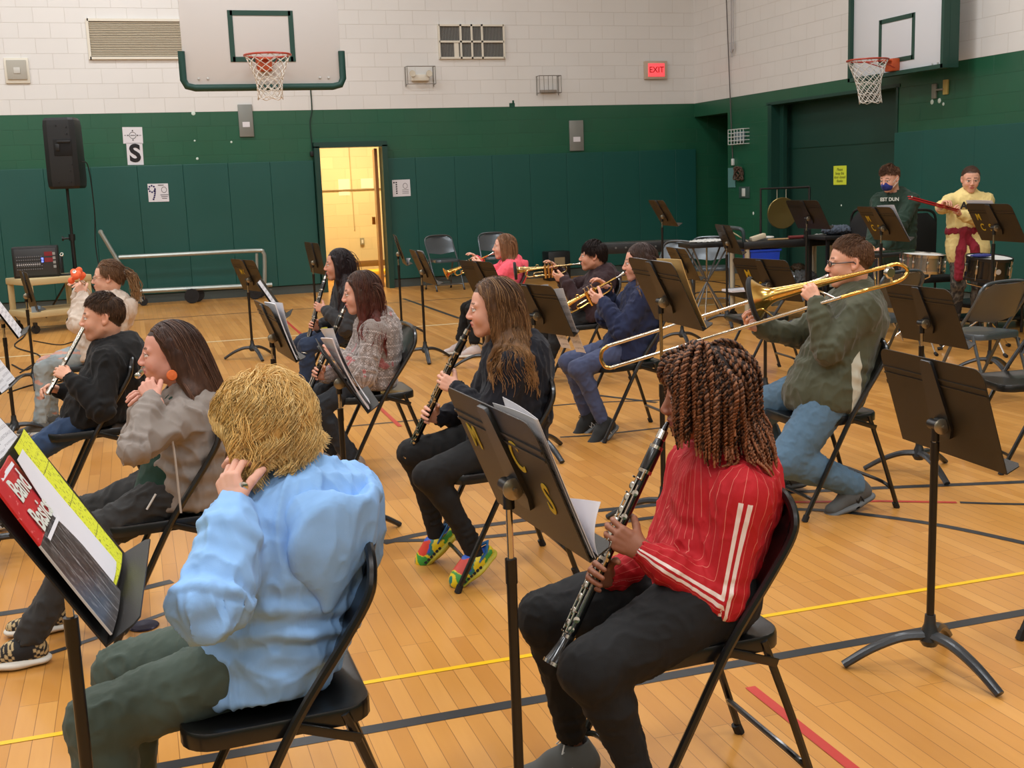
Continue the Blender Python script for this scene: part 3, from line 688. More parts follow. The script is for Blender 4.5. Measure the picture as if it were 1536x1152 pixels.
wallmesh('wall_left', [(FY, BY, 0, ZC)], ('x', LXW), M_SIDE, -.2); wallmesh('wall_front', [(LXW, RX, 0, ZC)], ('y', FY), M_BACK, -.2)
struct(MB().box(((LXW + RX) / 2, (FY + BY) / 2, ZC + .05), (RX - LXW + .6, BY - FY + .6, .1)).build('ceiling', M_CEIL, smooth=False))
M_DARKG = plain('dark_green_paint', (14, 60, 46), .5, bump=.1); M_FRAME = plain('door_frame_green', (22, 62, 52), .4)
# alcove in the corner of the right wall and the big sliding door
struct(MB().box((RX + 2.3, 16.985, 1.6), (.1, 1.4, 3.2)).box((RX + 1.3, 16.32, 1.6), (2.1, .2, 3.2)).box((RX + 1.3, 16.985, 2.56), (2.1, 1.4, .2)).build('wall_alcove', M_DARKG, smooth=False))
d = struct(MB().box((RX + .32, 13.7, 1.25), (.06, 3.1, 2.5)).build('door_1', plain('big_door_green', (26, 62, 52), .45, bump=.2, bscale=8, var=.12), smooth=False))
m = MB(); m.box((RX + .285, 13.7, 1.86), (.012, 3.1, .012)); m.build('door_seam', M_DARKG, d)
struct(MB().box((RX + .16, 15.16, 1.245), (.34, .10, 2.49)).box((RX + .16, 15.06, 1.245), (.06, .10, 2.49)).box((RX + .16, 12.20, 1.245), (.34, .04, 2.49)).box((RX + .16, 13.7, 2.50), (.34, 3.1, .04)).build('trim_1', M_FRAME, smooth=False))
# door frame, the room behind, the wooden leaf standing open
m = MB()
for x in (DXL - .05, DXR + .05): m.box((x, BY - .01, DZT / 2), (.08, .26, DZT))
m.box(((DXL + DXR) / 2, BY - .01, DZT + .02), (DXR - DXL + .18, .26, .08)); fr = struct(m.build('door_2', M_FRAME, smooth=False))
M_LEAF = plain('varnished_oak', (150, 96, 40), .35, bump=.2, bscale=30, var=.35)
lf = MB().box((DXR + .040, BY + .58, DZT / 2 - .02), (.045, .86, DZT - .04), rz3(-.165)).build('door_leaf', M_LEAF, fr, smooth=False)
MB().box((DXR + .03, BY + .90, 1.0), (.05, .03, .12)).build('door_handle', plain('brass', (180, 150, 80), .3, 1), lf)
M_CORR = mat_block('corridor_block', srgb(226, 202, 150), srgb(226, 202, 150), srgb(200, 170, 115), .5)
CY = 20.6
struct(MB().box((3.5, CY + .05, 1.7), (6, .1, 3.4)).build('wall_corridor', M_CORR, smooth=False)); struct(MB().box((1.7, 19.1, 1.7), (.1, 3.0, 3.4)).box((6.2, 19.1, 1.7), (.1, 3.0, 3.4)).build('wall_corridor_sides', M_CORR, smooth=False))
struct(MB().box((3.9, 19.2, 3.45), (4.8, 2.9, .1)).build('ceiling_corridor', M_CEIL, smooth=False))
# ------------------------------------------------------------------ court lines (paint on the floor)
M_BLK = plain('court_black', (44, 46, 48), .35); M_YEL = plain('court_yellow', (236, 186, 20), .35); M_RED = plain('court_red', (186, 52, 42), .35); M_WHT = plain('court_white', (226, 206, 160), .35)
FLOOR = bpy.data.objects['floor']
def line(name, pts, wd, mat, z=.0012):
    P = np.array([(p[0], p[1], z) for p in pts], float); T = np.gradient(P, axis=0); T /= np.linalg.norm(T, axis=1, keepdims=True); N = np.stack([-T[:, 1], T[:, 0], 0 * T[:, 0]], 1) * wd / 2
    o = obj_from(name, np.concatenate([P - N, P + N]), [(i, i + 1, i + 1 + len(P), i + len(P)) for i in range(len(P) - 1)], mat, FLOOR, smooth=False); return o
def F2(u, v): return atz(u, v)[:2]
yb = np.mean([F2(560, 1092)[1], F2(1183, 982)[1], F2(1536, 920)[1]]); yy = np.mean([F2(20, 1113)[1], F2(700, 997)[1], F2(1536, 861)[1]]); yw = 12.44
line('black_line', [(LXW, yb), (RX, yb)], .050, M_BLK); line('yellow_line', [(LXW, yy), (RX, yy)], .025, M_YEL, .0016)
line('white_line', [(LXW, yw), (RX, yw)], .05, M_WHT); line('far_black_line', [(LXW, 15.2), (RX, 15.2)], .04, M_BLK, .0010)
line('red_line', [F2(1125, 1031), F2(1278, 1152), F2(1278, 1152) + (F2(1278, 1152) - F2(1125, 1031)) * 3], .034, M_RED, .0020)
line('red_curve', [F2(1160, 754), F2(1320, 752), F2(1435, 754)], .028, M_RED, .0020); line('black_curve', smooth_path([F2(1440, 754), F2(1500, 756), F2(1560, 757)], 4), .03, M_BLK, .0018)
line('black_curve', smooth_path([F2(60, 985), F2(130, 962), F2(215, 932), F2(275, 910)], 5), .028, M_BLK, .0014)
line('black_curve', smooth_path([F2(-60, 930), F2(60, 912), F2(190, 888), F2(258, 872)], 5), .05, M_BLK, .0014)
line('black_curve', smooth_path([F2(575, 815), F2(640, 800), F2(760, 784), F2(860, 770), F2(985, 757), F2(1090, 742), F2(1180, 739), F2(1320, 732), F2(1440, 727), F2(1560, 722)], 6), .05, M_BLK, .0014)
line('black_curve', smooth_path([F2(575, 812), F2(700, 808), F2(820, 796), F2(900, 788), F2(985, 776), F2(1100, 766), F2(1220, 765), F2(1330, 776), F2(1430, 792), F2(1560, 820)], 6), .042, M_BLK, .0018)
line('black_line', [F2(605, 399 + 49), F2(690, 478)], .05, M_BLK, .0022); line('red_line', [F2(425, 478), F2(450, 500), F2(600, 640)], .03, M_RED, .0022)
line('black_curve', smooth_path([F2(520, 640), F2(700, 623), F2(860, 606), F2(1000, 600)], 5), .032, M_BLK, .0012); line('black_curve', smooth_path([F2(840, 656), F2(900, 652), F2(1010, 640), F2(1160, 626)], 5), .03, M_BLK, .0012)
line('black_line', [F2(870, 590), F2(985, 604)], .04, M_BLK, .0024)
# ------------------------------------------------------------------ wall pads
M_PAD = plain('pad_vinyl', (20, 80, 72), .42, bump=.25, bscale=7, var=.10)
def pad(x0, x1, y0, y1, label, group, z0=.13, z1=ZP):
    if abs(x1 - x0) > abs(y1 - y0): c, d = ((x0 + x1) / 2, BY - .026, (z0 + z1) / 2), (x1 - x0 - .002, .05, z1 - z0)
    else: c, d = (RX - .026, (y0 + y1) / 2, (z0 + z1) / 2), (.05, y1 - y0 - .002, z1 - z0)
    o = MB().box((0, 0, 0), d, bev=.005).build('wall_pad', M_PAD, smooth=False); o.location = c; return tag(o, label, 'wall pad', group)
xs = [at(u, v, BY)[0] for u, v in ((68, 252), (205, 249), (273.5, 246), (341, 244), (404, 242))]; st = (xs[4] - xs[1]) / 3; x = xs[1]
while x > LXW + .4:
    if x < xs[1] + .01: pad(x - st, x, 0, 0, 'dark green vinyl wall pad on the back wall left of the doorway', 'wall pads left of the doorway')
    x -= st
for a, b in ((xs[1], xs[2]), (xs[2], xs[3]), (xs[3], xs[4]), (xs[4], DXL - .10)): pad(a, b, 0, 0, 'dark green vinyl wall pad on the back wall left of the doorway', 'wall pads left of the doorway')
xr = [at(u, 237, BY)[0] for u in (579, 621.5, 680, 736.5, 793, 848, 902.5, 957, 1011)] + [RX]; xr[0] = DXR + .10
for i in range(len(xr) - 1): pad(xr[i], xr[i + 1], 0, 0, 'dark green vinyl wall pad on the back wall right of the doorway', 'wall pads right of the doorway')
for y0, y1 in ((11.64, 12.18), (10.76, 11.64), (9.9, 10.76), (9.3, 9.9)): pad(RX, RX, y0, y1, 'dark green vinyl wall pad on the right wall behind the drummers', 'wall pads on the right wall')
struct(MB().box(((LXW + DXL) / 2 - .05, BY - .012, .06), (DXL - LXW - .1, .024, .12)).box(((RX + DXR) / 2 + .05, BY - .012, .06), (RX - DXR - .1, .024, .12)).build('baseboard_back', plain('base_grey', (70, 78, 74), .6), smooth=False))
struct(MB().box((RX - .012, 10.6, .06), (.024, 3.1, .12)).box((RX - .012, 15.8, .06), (.024, 1.15, .12)).build('baseboard_right', plain('base_grey', (70, 78, 74), .6), smooth=False))
# ------------------------------------------------------------------ things on the back wall
def wrect(u0, v0, u1, v1, Y=BY):
    a = at(u0, v0, Y); b = at(u1, v1, Y); return (a[0] + b[0]) / 2, (a[2] + b[2]) / 2, abs(b[0] - a[0]), abs(a[2] - b[2])
M_CREAM = plain('cream_enamel', (222, 216, 200), .45); M_GRILL = plain('grille_grey', (120, 112, 96), .6); M_DGR = plain('grille_dark', (64, 64, 62), .6)
x, z, wd, ht = wrect(130, 30, 288, 87)
e = empty('air_vent', (x, BY, z), 0, 'long cream louvered vent high on the back wall behind the left backboard', 'vent')
m = MB();
for dx in (-wd / 2, wd / 2): m.box((dx, -.02, 0), (.035, .04, ht + .035))
for dz in (-ht / 2, ht / 2): m.box((0, -.02, dz), (wd, .04, .035))
m.build('frame', M_CREAM, e); MB().box((0, -.004, 0), (wd, .008, ht)).build('backing', M_DGR, e, smooth=False)
m = MB()
for i in range(22): m.box((0, -.018, -ht / 2 + (i + .5) * ht / 22), (wd - .04, .018, ht / 22 * .42), rot((1, 0, 0), .5))
m.build('louver', plain('louver_tan', (214, 204, 182), .55), e, smooth=False)
x, z, wd, ht = wrect(657, 38, 756, 87)
e = empty('air_vent', (x, BY, z), 0, 'cream vent with two rows of dark mesh openings, right of the left hoop', 'vent')
MB().box((0, -.004, 0), (wd, .008, ht)).build('mesh_screen', M_DGR, e, smooth=False)
m = MB()
for dx in (-wd / 2, -wd * .17, 0, wd * .16, wd / 2): m.box((dx, -.02, 0), (.028, .035, ht + .03))
m.box((-wd * .24, -.018, -ht / 4), (.07, .02, ht / 2))
for dz in (-ht / 2, 0, ht / 2): m.box((0, -.02, dz), (wd, .035, .028))
m.build('frame', M_CREAM, e, smooth=False)
m = MB()
for i in range(44):
    m.box((-wd / 2 + (i + .5) * wd / 44, -.010, 0), (.006, .006, ht))
m.build('bars', plain('bar_grey', (150, 148, 142), .5), e, smooth=False)
x, z, wd, ht = wrect(5, 87, 46, 125)
e = empty('intercom_speaker', (x, BY, z), 0, 'square grey wall loudspeaker with cream surround high at the left edge', 'wall speaker')
MB().box((0, -.012, 0), (wd, .024, ht), bev=.006).build('surround', M_CREAM, e); MB().box((0, -.032, .01), (wd * .8, .02, ht * .76), bev=.004).build('grille', plain('speaker_grille', (176, 172, 160), .7, bump=.6, bscale=300), e); MB().box((0, -.045, 0), (wd * .26, .01, ht * .24), bev=.002).build('badge', plain('badge', (200, 198, 190), .4), e)
def cage(name, u0, v0, u1, v1, nb, label, lamps):
    x, z, wd, ht = wrect(u0, v0, u1, v1); e = empty(name, (x, BY, z), 0, label, 'emergency light' if lamps else 'cage'); r = .006; m = MB(); dp = .16
    for zz in (-ht / 2, ht / 2): m.tube([(-wd / 2, 0, zz), (-wd / 2, -dp, zz), (wd / 2, -dp, zz), (wd / 2, 0, zz)], r, 6)
    for i in range(nb + 1):
        xx = -wd / 2 + wd * i / nb; m.tube([(xx, -dp, -ht / 2), (xx, -dp, ht / 2)], r * .8, 6)
    for xx in (-wd / 2, wd / 2): m.tube([(xx, -.02, -ht / 2 - .03), (xx, -.02, ht / 2)], r * 1.2, 6)
    m.build('wire_cage', plain('galvanised', (130, 126, 118), .4, .7), e)
    if lamps:
        MB().box((0, -.05, -ht * .12), (wd * .62, .09, ht * .36), bev=.01).build('housing', M_CREAM, e)
        for xx in (-.3, .3): MB().lathe([(.0, 0), (.032, .0), (.048, .045), (.046, .05), (0, .048)], (xx * wd, -.08, ht * .08), (0, -1, .1)).build('lamp_head', plain('lamp_glass', (205, 196, 176), .2), e)
    else: MB().box((0, -.04, -ht * .38), (wd * .75, .06, ht * .16), bev=.008).build('horn', plain('horn_grey', (150, 140, 130), .5), e)
cage('emergency_light', 607, 101, 650, 127, 1, 'twin-headed emergency light in a wire cage above the doorway area of the white wall', True)
cage('wire_guard', 804, 115, 837, 140, 5, 'empty-looking wire guard on the white wall between the emergency light and the exit sign', False)
x, z, wd, ht = wrect(965, 92, 999, 119); e = empty('exit_sign', (x, BY, z), 0, 'lit red exit sign in a grey frame near the back right corner', 'exit sign')
MB().box((0, -.03, 0), (wd, .06, ht), bev=.008).build('housing', plain('sign_housing', (196, 176, 156), .5), e)
def emit(name, c, s):
    if name in MATS: return MATS[name]
    t = NT(name); t.set(base_color=srgb(*c), emission_color=srgb(*c), emission_strength=s, roughness=.5); MATS[name] = t.m; return t.m
MB().box((0, -.065, 0), (wd * .72, .012, ht * .72), bev=.003).build('lit_face', emit('exit_glow', (255, 70, 75), 1.3), e)
FONT = {}
def text(body, size, mat, parent=None, loc=(0, 0, 0), M=None, name='lettering', depth=.001, bold=0., align='CENTER', sx=1., shear=0.):
    c = bpy.data.curves.new(name, 'FONT'); c.body = body; c.size = size; c.extrude = depth; c.align_x = align; c.align_y = 'CENTER'; c.offset = bold; c.resolution_u = 4; c.shear = shear
    o = bpy.data.objects.new(name, c); COL.objects.link(o); dg = bpy.context.evaluated_depsgraph_get(); me = bpy.data.meshes.new_from_object(o.evaluated_get(dg)); bpy.data.objects.remove(o)
    V = np.array([v.co[:] for v in me.vertices]) if len(me.vertices) else np.zeros((0, 3)); V = V * np.array([sx, 1, 1])
    if M is not None: V = V @ np.asarray(M).T
    V = V + np.array(loc); me.vertices.foreach_set('co', V.astype(np.float32).ravel()); me.materials.clear(); me.materials.append(mat)
    o = bpy.data.objects.new(name, me); return link(o, parent)
FACE = np.array([[1, 0, 0], [0, 0, -1], [0, 1, 0]], float)     # text plane facing -Y
SIDE = np.array([[0, 0, -1], [-1, 0, 0], [0, 1, 0]], float)    # text plane facing -X
M_INK = plain('ink', (24, 22, 24), .7); M_PAPER = plain('paper', (222, 220, 224), .75); M_RINK = plain('red_ink', (200, 40, 40), .7)
text('EXIT', ht * .45, plain('exit_letters', (196, 30, 40), .4), e, (0, -.0715, 0), FACE, bold=.002)
for (u0, v0, u1, v1, lab) in ((356, 157, 381, 205, 'grey metal plate with a small white card below the left hoop'), (853, 181, 875, 226, 'grey metal plate with a small white card on the wall below the exit sign')):
    x, z, wd, ht = wrect(u0, v0, u1, v1); e = empty('conduit_cover', (x, BY, z), 0, lab, 'wall plate'); MB().box((0, -.015, 0), (wd, .03, ht), bev=.004).build('plate', plain('plate_grey', (132, 134, 128), .5, .2, var=.1, bump=.1), e)
    MB().box((0, -.032, -ht * .12), (wd * .5, .004, ht * .16)).build('card', M_PAPER, e, smooth=False)
def sheet_obj(u0, v0, u1, v1, name, label, cat, mat=M_PAPER, Y=BY, tilt=0.):
    x, z, wd, ht = wrect(u0, v0, u1, v1, Y); e = empty(name, (x, Y, z), 0, label, cat); e.rotation_euler = (0, tilt, 0)
    MB().box((0, -.002, 0), (wd, .003, ht)).build('sheet', mat, e, smooth=False); return e, wd, ht
YP = BY - .052
e, wd, ht = sheet_obj(183, 191, 215, 215, 'paper_sign', 'white sheet with a small round compass drawing, taped above the letter S', 'sign', tilt=.02)
MB().tube([(math.cos(t) * .045, -.005, math.sin(t) * .045) for t in np.linspace(0, 2 * PI, 20)], .003, 4).build('drawing', M_INK, e); m = MB()
for a in range(4): m.box((math.cos(a * PI / 2) * .065, -.005, math.sin(a * PI / 2) * .065), (.016, .002, .016))
m.box((0, -.005, 0), (.06, .002, .008)); m.box((-.1, -.005, 0), (.03, .002, .006)); m.box((.1, -.005, 0), (.03, .002, .006)); m.build('drawing', M_INK, e, smooth=False)
e, wd, ht = sheet_obj(189, 215, 216, 247, 'paper_sign', 'white sheet with a large black letter S, left on the green back wall', 'sign', tilt=.02); text('S', ht * 1.1, M_INK, e, (0, -.006, 0), FACE, bold=.012)
e, wd, ht = sheet_obj(221, 276, 254, 302, 'paper_sign', 'white sheet with a dotted numeral 9 and a small drawing, taped on a wall pad', 'sign', Y=YP, tilt=.01)
m = MB()
for a in range(14):
    px, pz = ((math.cos(a * .785) * .042 - .085, math.sin(a * .785) * .045 + .055) if a < 8 else (-.043 - .0012 * (a - 8) ** 2, .040 - .026 * (a - 8)))
    m.lathe([(0, 0), (.013, 0), (.013, .002), (0, .002)], (px, -.004, pz), (0, -1, 0), 8)
m.build('lettering', plain('purple_ink', (40, 26, 90), .7), e); m = MB(); m.tube([(.08 + math.cos(t) * .035, -.005, .04 + math.sin(t) * .04) for t in np.linspace(0, 6.28, 14)], .003, 4)
for k in range(3): m.box((.08, -.005, -.03 - k * .025), (.11 - k * .02, .002, .008))
m.box((.04, -.005, .105), (.08, .002, .01)); m.build('drawing', plain('pencil', (90, 86, 92), .7), e)
e, wd, ht = sheet_obj(588, 270, 616, 294, 'paper_sign', 'white sheet with a column of black squares beside the doorway', 'sign', Y=YP, tilt=-.01)
m = MB()
for k in range(6): m.box((-.075, -.004, .085 - k * .032), (.022, .002, .02))
m.box((-.11, -.004, .085), (.022, .002, .02)); m.build('lettering', M_INK, e, smooth=False); m = MB(); m.tube([(.06 + math.cos(t) * .034, -.005, .03 + math.sin(t) * .04) for t in np.linspace(0, 6.28, 14)], .003, 4)
for k in range(3): m.box((.06, -.005, -.03 - k * .025), (.10, .002, .006))
m.build('drawing', plain('pencil', (90, 86, 92), .7), e)
# papers and cabinets seen through the doorway
for (u0, v0, u1, v1, lab) in ((507, 269, 525, 284, 'upper cream note left in the lit room behind the doorway'), (508, 286, 525, 293, 'lower cream note in the lit room behind the doorway'), (541, 268, 560, 282, 'right-hand cream note in the lit room behind the doorway')):
    sheet_obj(u0, v0, u1, v1, 'paper_note', lab, 'note', plain('cream_note', (236, 226, 196), .8), CY)
a = at(543, 362, CY); e = empty('wall_outlet', (a[0], CY, a[2]), 0, 'small metal outlet box on the cream wall behind the doorway', 'outlet'); MB().box((0, -.02, 0), (.07, .04, .12), bev=.004).build('box', plain('outlet_grey', (150, 140, 110), .5), e); MB().box((0, -.042, 0), (.03, .004, .06)).build('socket', M_CREAM, e)
a0 = at(523, 222, CY); a1 = at(532, 345, CY); tag(MB().tube([(a0[0], CY - .012, a0[2] + .3), (a1[0], CY - .012, a1[2])], .008, 6).build('conduit', plain('cream_pipe', (190, 168, 120), .5)), 'thin cream conduit running down the wall behind the doorway', 'conduit')
b0 = at(500, 286, CY); b1 = at(560, 283, CY); tag(MB().box(((b0[0] + b1[0]) / 2, CY - .015, (b0[2] + b1[2]) / 2), (1.4, .02, .018)).build('wall_rail', plain('brown_strip', (150, 125, 84), .5), smooth=False), 'thin brown rail across the cream wall behind the doorway', 'rail')
a = at(548, 392, CY - .3); b = at(548, 402, CY - .6)
e = empty('bench', (a[0], CY - .45, 0), 0, 'low bench with a brown edge and yellow seat in the room behind the doorway', 'bench'); zt = a[2]
MB().box((0, 0, zt - .03), (2.6, .05, .10), bev=.005).build('edge_board', plain('brown_wood', (120, 84, 40), .5, var=.2), e); MB().box((0, -.25, zt - .16), (2.6, .5, .06), bev=.01).build('seat', plain('bench_yellow', (240, 200, 60), .5), e)
m = MB()
for xx in (-1.2, 1.2): m.box((xx, -.2, (zt - .18) / 2), (.06, .4, zt - .18))
m.build('leg', plain('brown_wood', (120, 84, 40), .5, var=.2), e)
# cables and switch beside the doorway
a = at(466, 140, BY); b = at(463, 222, BY); e = empty('wall_cable', (a[0], BY, 0), 0, 'thin cable and small black box running down the wall left of the doorway', 'cable')
pts = [(0, -.012, at(468, 130, BY)[2]), (.0, -.012, ZG), (-.04, -.012, at(463, 185, BY)[2]), (-.03, -.012, at(464, 228, BY)[2])]
MB().tube(smooth_path(pts, 5), .009, 6).build('cable', plain('cable_green', (20, 50, 40), .6), e); MB().box((-.03, -.03, at(464, 231, BY)[2]), (.08, .06, .07), bev=.005).build('junction_box', plain('blk', (18, 18, 18), .5), e)
o = MB().box((0, 0, 0), (.09, .004, .07)).box((.02, 0, .05), (.03, .004, .05)).build('paint_patch', plain('patch_green', (16, 74, 56), .5), smooth=False); a = at(768, 158, BY); o.location = (a[0], BY - .002, a[2]); tag(o, 'small dark green patch above the paint line in the middle of the back wall', 'paint patch')
# ------------------------------------------------------------------ things on the right wall
def srect(u0, v0, u1, v1, X=RX):
    a = atx(u0, v0, X); b = atx(u1, v1, X); return (a[1] + b[1]) / 2, (a[2] + b[2]) / 2, abs(b[1] - a[1]), abs(a[2] - b[2])
y, z, wd, ht = srect(1101, 195, 1124, 215); e = empty('caged_thermostat', (RX, y, z), 0, 'white wire cage over a small dial on the green wall beside the alcove', 'cage')
m = MB()
for i in range(6): m.tube([(0, -wd / 2 + wd * i / 5, -ht / 2), (-.10, -wd / 2 + wd * i / 5, -ht / 2), (-.10, -wd / 2 + wd * i / 5, ht / 2), (0, -wd / 2 + wd * i / 5, ht / 2)], .006, 5)
for i in range(5): zz = -ht / 2 + ht * i / 4; m.tube([(0, -wd / 2, zz), (-.10, -wd / 2, zz), (-.10, wd / 2, zz), (0, wd / 2, zz)], .006, 5)
m.build('wire_cage', plain('white_wire', (216, 222, 220), .4), e); MB().box((-.03, 0, 0), (.06, wd * .5, ht * .7), bev=.01).build('dial_box', plain('dial_grey', (120, 140, 150), .5), e)
y, z, wd, ht = srect(1093, 252, 1104, 281); o = MB().box((0, 0, 0), (.006, wd, ht)).build('blue_sheet', plain('pale_blue', (92, 140, 140), .7), smooth=False); o.location = (RX - .01, y, z); tag(o, 'pale blue-green sheet hanging beside the coiled rope on the right wall', 'sheet')
y, z, wd, ht = srect(1105, 250, 1118, 270); m = MB()
for k in range(5): m.tube([(-.03 - .008 * k, math.cos(t) * wd * (.42 + .06 * (k % 3)), math.sin(t + k) * ht * (.44 + .05 * (k % 2))) for t in np.linspace(0, 6.28, 18)], .012, 6)
o = m.build('rope_coil', plain('rope_brown', (84, 66, 54), .9, bump=.5)); o.location = (RX, y, z); tag(o, 'coil of brown rope hung on a cleat on the right wall', 'rope')
y, z, wd, ht = srect(1098, 238, 1104, 248); o = MB().box((0, 0, 0), (.04, .05, ht), bev=.01).build('cleat', plain('cleat_white', (214, 220, 216), .5)); o.location = (RX - .02, y, z); tag(o, 'small white cleat above the rope coil on the right wall', 'cleat')
y, z, wd, ht = srect(1110, 280, 1125, 297); e = empty('wall_switch', (RX, y, z), 0, 'grey switch plate with a pale switch under the rope coil', 'switch'); MB().box((-.01, 0, 0), (.02, wd, ht), bev=.004).build('plate', plain('switch_grey', (62, 84, 80), .4), e); MB().box((-.025, 0, 0), (.012, wd * .3, ht * .7), bev=.003).build('switch', plain('switch_white', (210, 216, 212), .4), e)
y, z, wd, ht = srect(1251, 249, 1270, 277, RX + .29); e = empty('paper_note', (RX + .287, y, z), 0, 'bright yellow handwritten note taped to the big green door', 'note'); MB().box((-.002, 0, 0), (.003, wd, ht)).build('sheet', plain('note_yellow', (214, 228, 60), .7), e, smooth=False)
for k, s_ in enumerate(('Please', 'keep this', 'door closed', 'thanks')): text(s_, .055, plain('note_ink', (110, 120, 40), .8), e, (-.005, 0, ht * (.30 - .2 * k)), SIDE)
a = atx(1087, 0, RX); b = atx(1098, 150, RX); c_ = atx(1101, 245, RX); e = empty('hanging_rope', (RX, b[1], 0), 0, 'thin rope hanging down the right wall to the cleat', 'rope'); MB().tube([(-.05, a[1] - b[1], a[2] + 2), (-.03, 0, b[2]), (-.02, c_[1] - b[1], c_[2])], .008, 6).build('strand', plain('rope_grey', (92, 86, 84), .8), e)
a = atx(1101, 0, RX); b = atx(1102, 82, RX); m = MB(); m.tube([(-.04, .03, 3.0), (-.04, .03, 0)], .010, 6); m.tube([(-.04, -.03, 3.0), (-.04, -.03, 0)], .008, 6); m.tube([(-.05, -.05, .10), (-.05, -.05, 0), (-.05, 0, -.05), (-.05, .04, 0), (-.05, .04, .1)], .014, 6); m.tube([(-.05, 0, -.05), (-.05, 0, -.12)], .008, 6)
o = m.build('pole_hook', plain('hook_grey', (176, 172, 172), .5)); o.location = (RX, b[1], b[2] + .08); tag(o, 'pale double rope ending in a hook near the corner of the right wall', 'hook')
y, z, wd, ht = srect(1400, 125, 1423, 144); e = empty('wall_bracket', (RX, y, z), 0, 'small H-shaped metal bracket under the right-hand backboard', 'bracket')
MB().box((-.012, wd * .36, -.01), (.024, wd * .28, ht), bev=.003).build('plate', plain('brk_grey', (140, 140, 130), .4, .3), e); MB().box((-.012, -wd * .36, .02), (.024, wd * .28, ht), bev=.003).build('plate', plain('brk_yellow', (188, 168, 96), .5), e); MB().box((-.02, 0, 0), (.02, wd * .5, .02)).build('bar', plain('brk_grey', (140, 140, 130), .4, .3), e)
# paint chips on the walls
M_CHIP = plain('paint_chip', (210, 225, 215), .7)
for u, v, r in ((1056, 296, .02), (1080, 290, .012), (1130, 320, .025), (1398, 153, .03), (1409, 151, .03), (1415, 156, .02), (1262, 308, .015)):
    X = RX + (2.24 if u < 1092 else (.285 if 1152 < u < 1347 else 0)); a = atx(u, v, X)
    o = MB().lathe([(0, 0), (r, 0), (r * .8, .003), (0, .003)], (0, 0, 0), (-1, 0, 0), 7).build('paint_chip', M_CHIP, FLOOR if False else None); o.location = (X, a[1], a[2]); struct(o); o.name = 'trim_%d' % (u + 10)
for u, v, r in ((290, 170, .03), (347, 213, .016), (296, 238, .02), (292, 211, .014)):
    a = at(u, v, BY); o = MB().lathe([(0, 0), (r, 0), (r * .8, .003), (0, .003)], (0, 0, 0), (0, -1, 0), 7).build('trim_%d' % u, M_CHIP); o.location = (a[0], BY, a[2]); struct(o)
# ------------------------------------------------------------------ basketball hoops
def net(c, R, L, n=12, rows=6, lean=(0, 0), taper=.55, r=.0045):
    m = MB()
    for s_ in (1, -1):
        for i in range(n):
            P = []
            for j in range(rows * 2 + 1):
                t = j / (rows * 2); a = 2 * PI * (i + s_ * (.5 if j % 2 else 0) + s_ * 0 * j) / n; rr = R * (1 - (1 - taper) * math.sin(min(1, t * 1.25) * PI / 2)); P.append((c[0] + math.cos(a) * rr + lean[0] * t * t, c[1] + math.sin(a) * rr + lean[1] * t * t, c[2] - L * t))
            m.tube(P, r, 4)
    for t in (.55, .8, 1.): 
        rr = R * (1 - (1 - taper) * math.sin(min(1, t * 1.25) * PI / 2)); m.tube([(c[0] + math.cos(a) * rr + lean[0] * t * t, c[1] + math.sin(a) * rr + lean[1] * t * t, c[2] - L * t + .012 * math.sin(a * n / 2)) for a in np.linspace(0, 2 * PI, n * 2 + 1)], r, 4)
    return m
M_BB = plain('backboard_white', (206, 202, 198), .45, bump=.08, bscale=20); M_BB2 = plain('backboard_white_bright', (214, 216, 220), .4); M_BBG = plain('backboard_green', (20, 64, 52), .4); M_RIM = plain('rim_orange', (178, 66, 48), .4); M_NET = plain('net_cord', (220, 214, 204), .8)
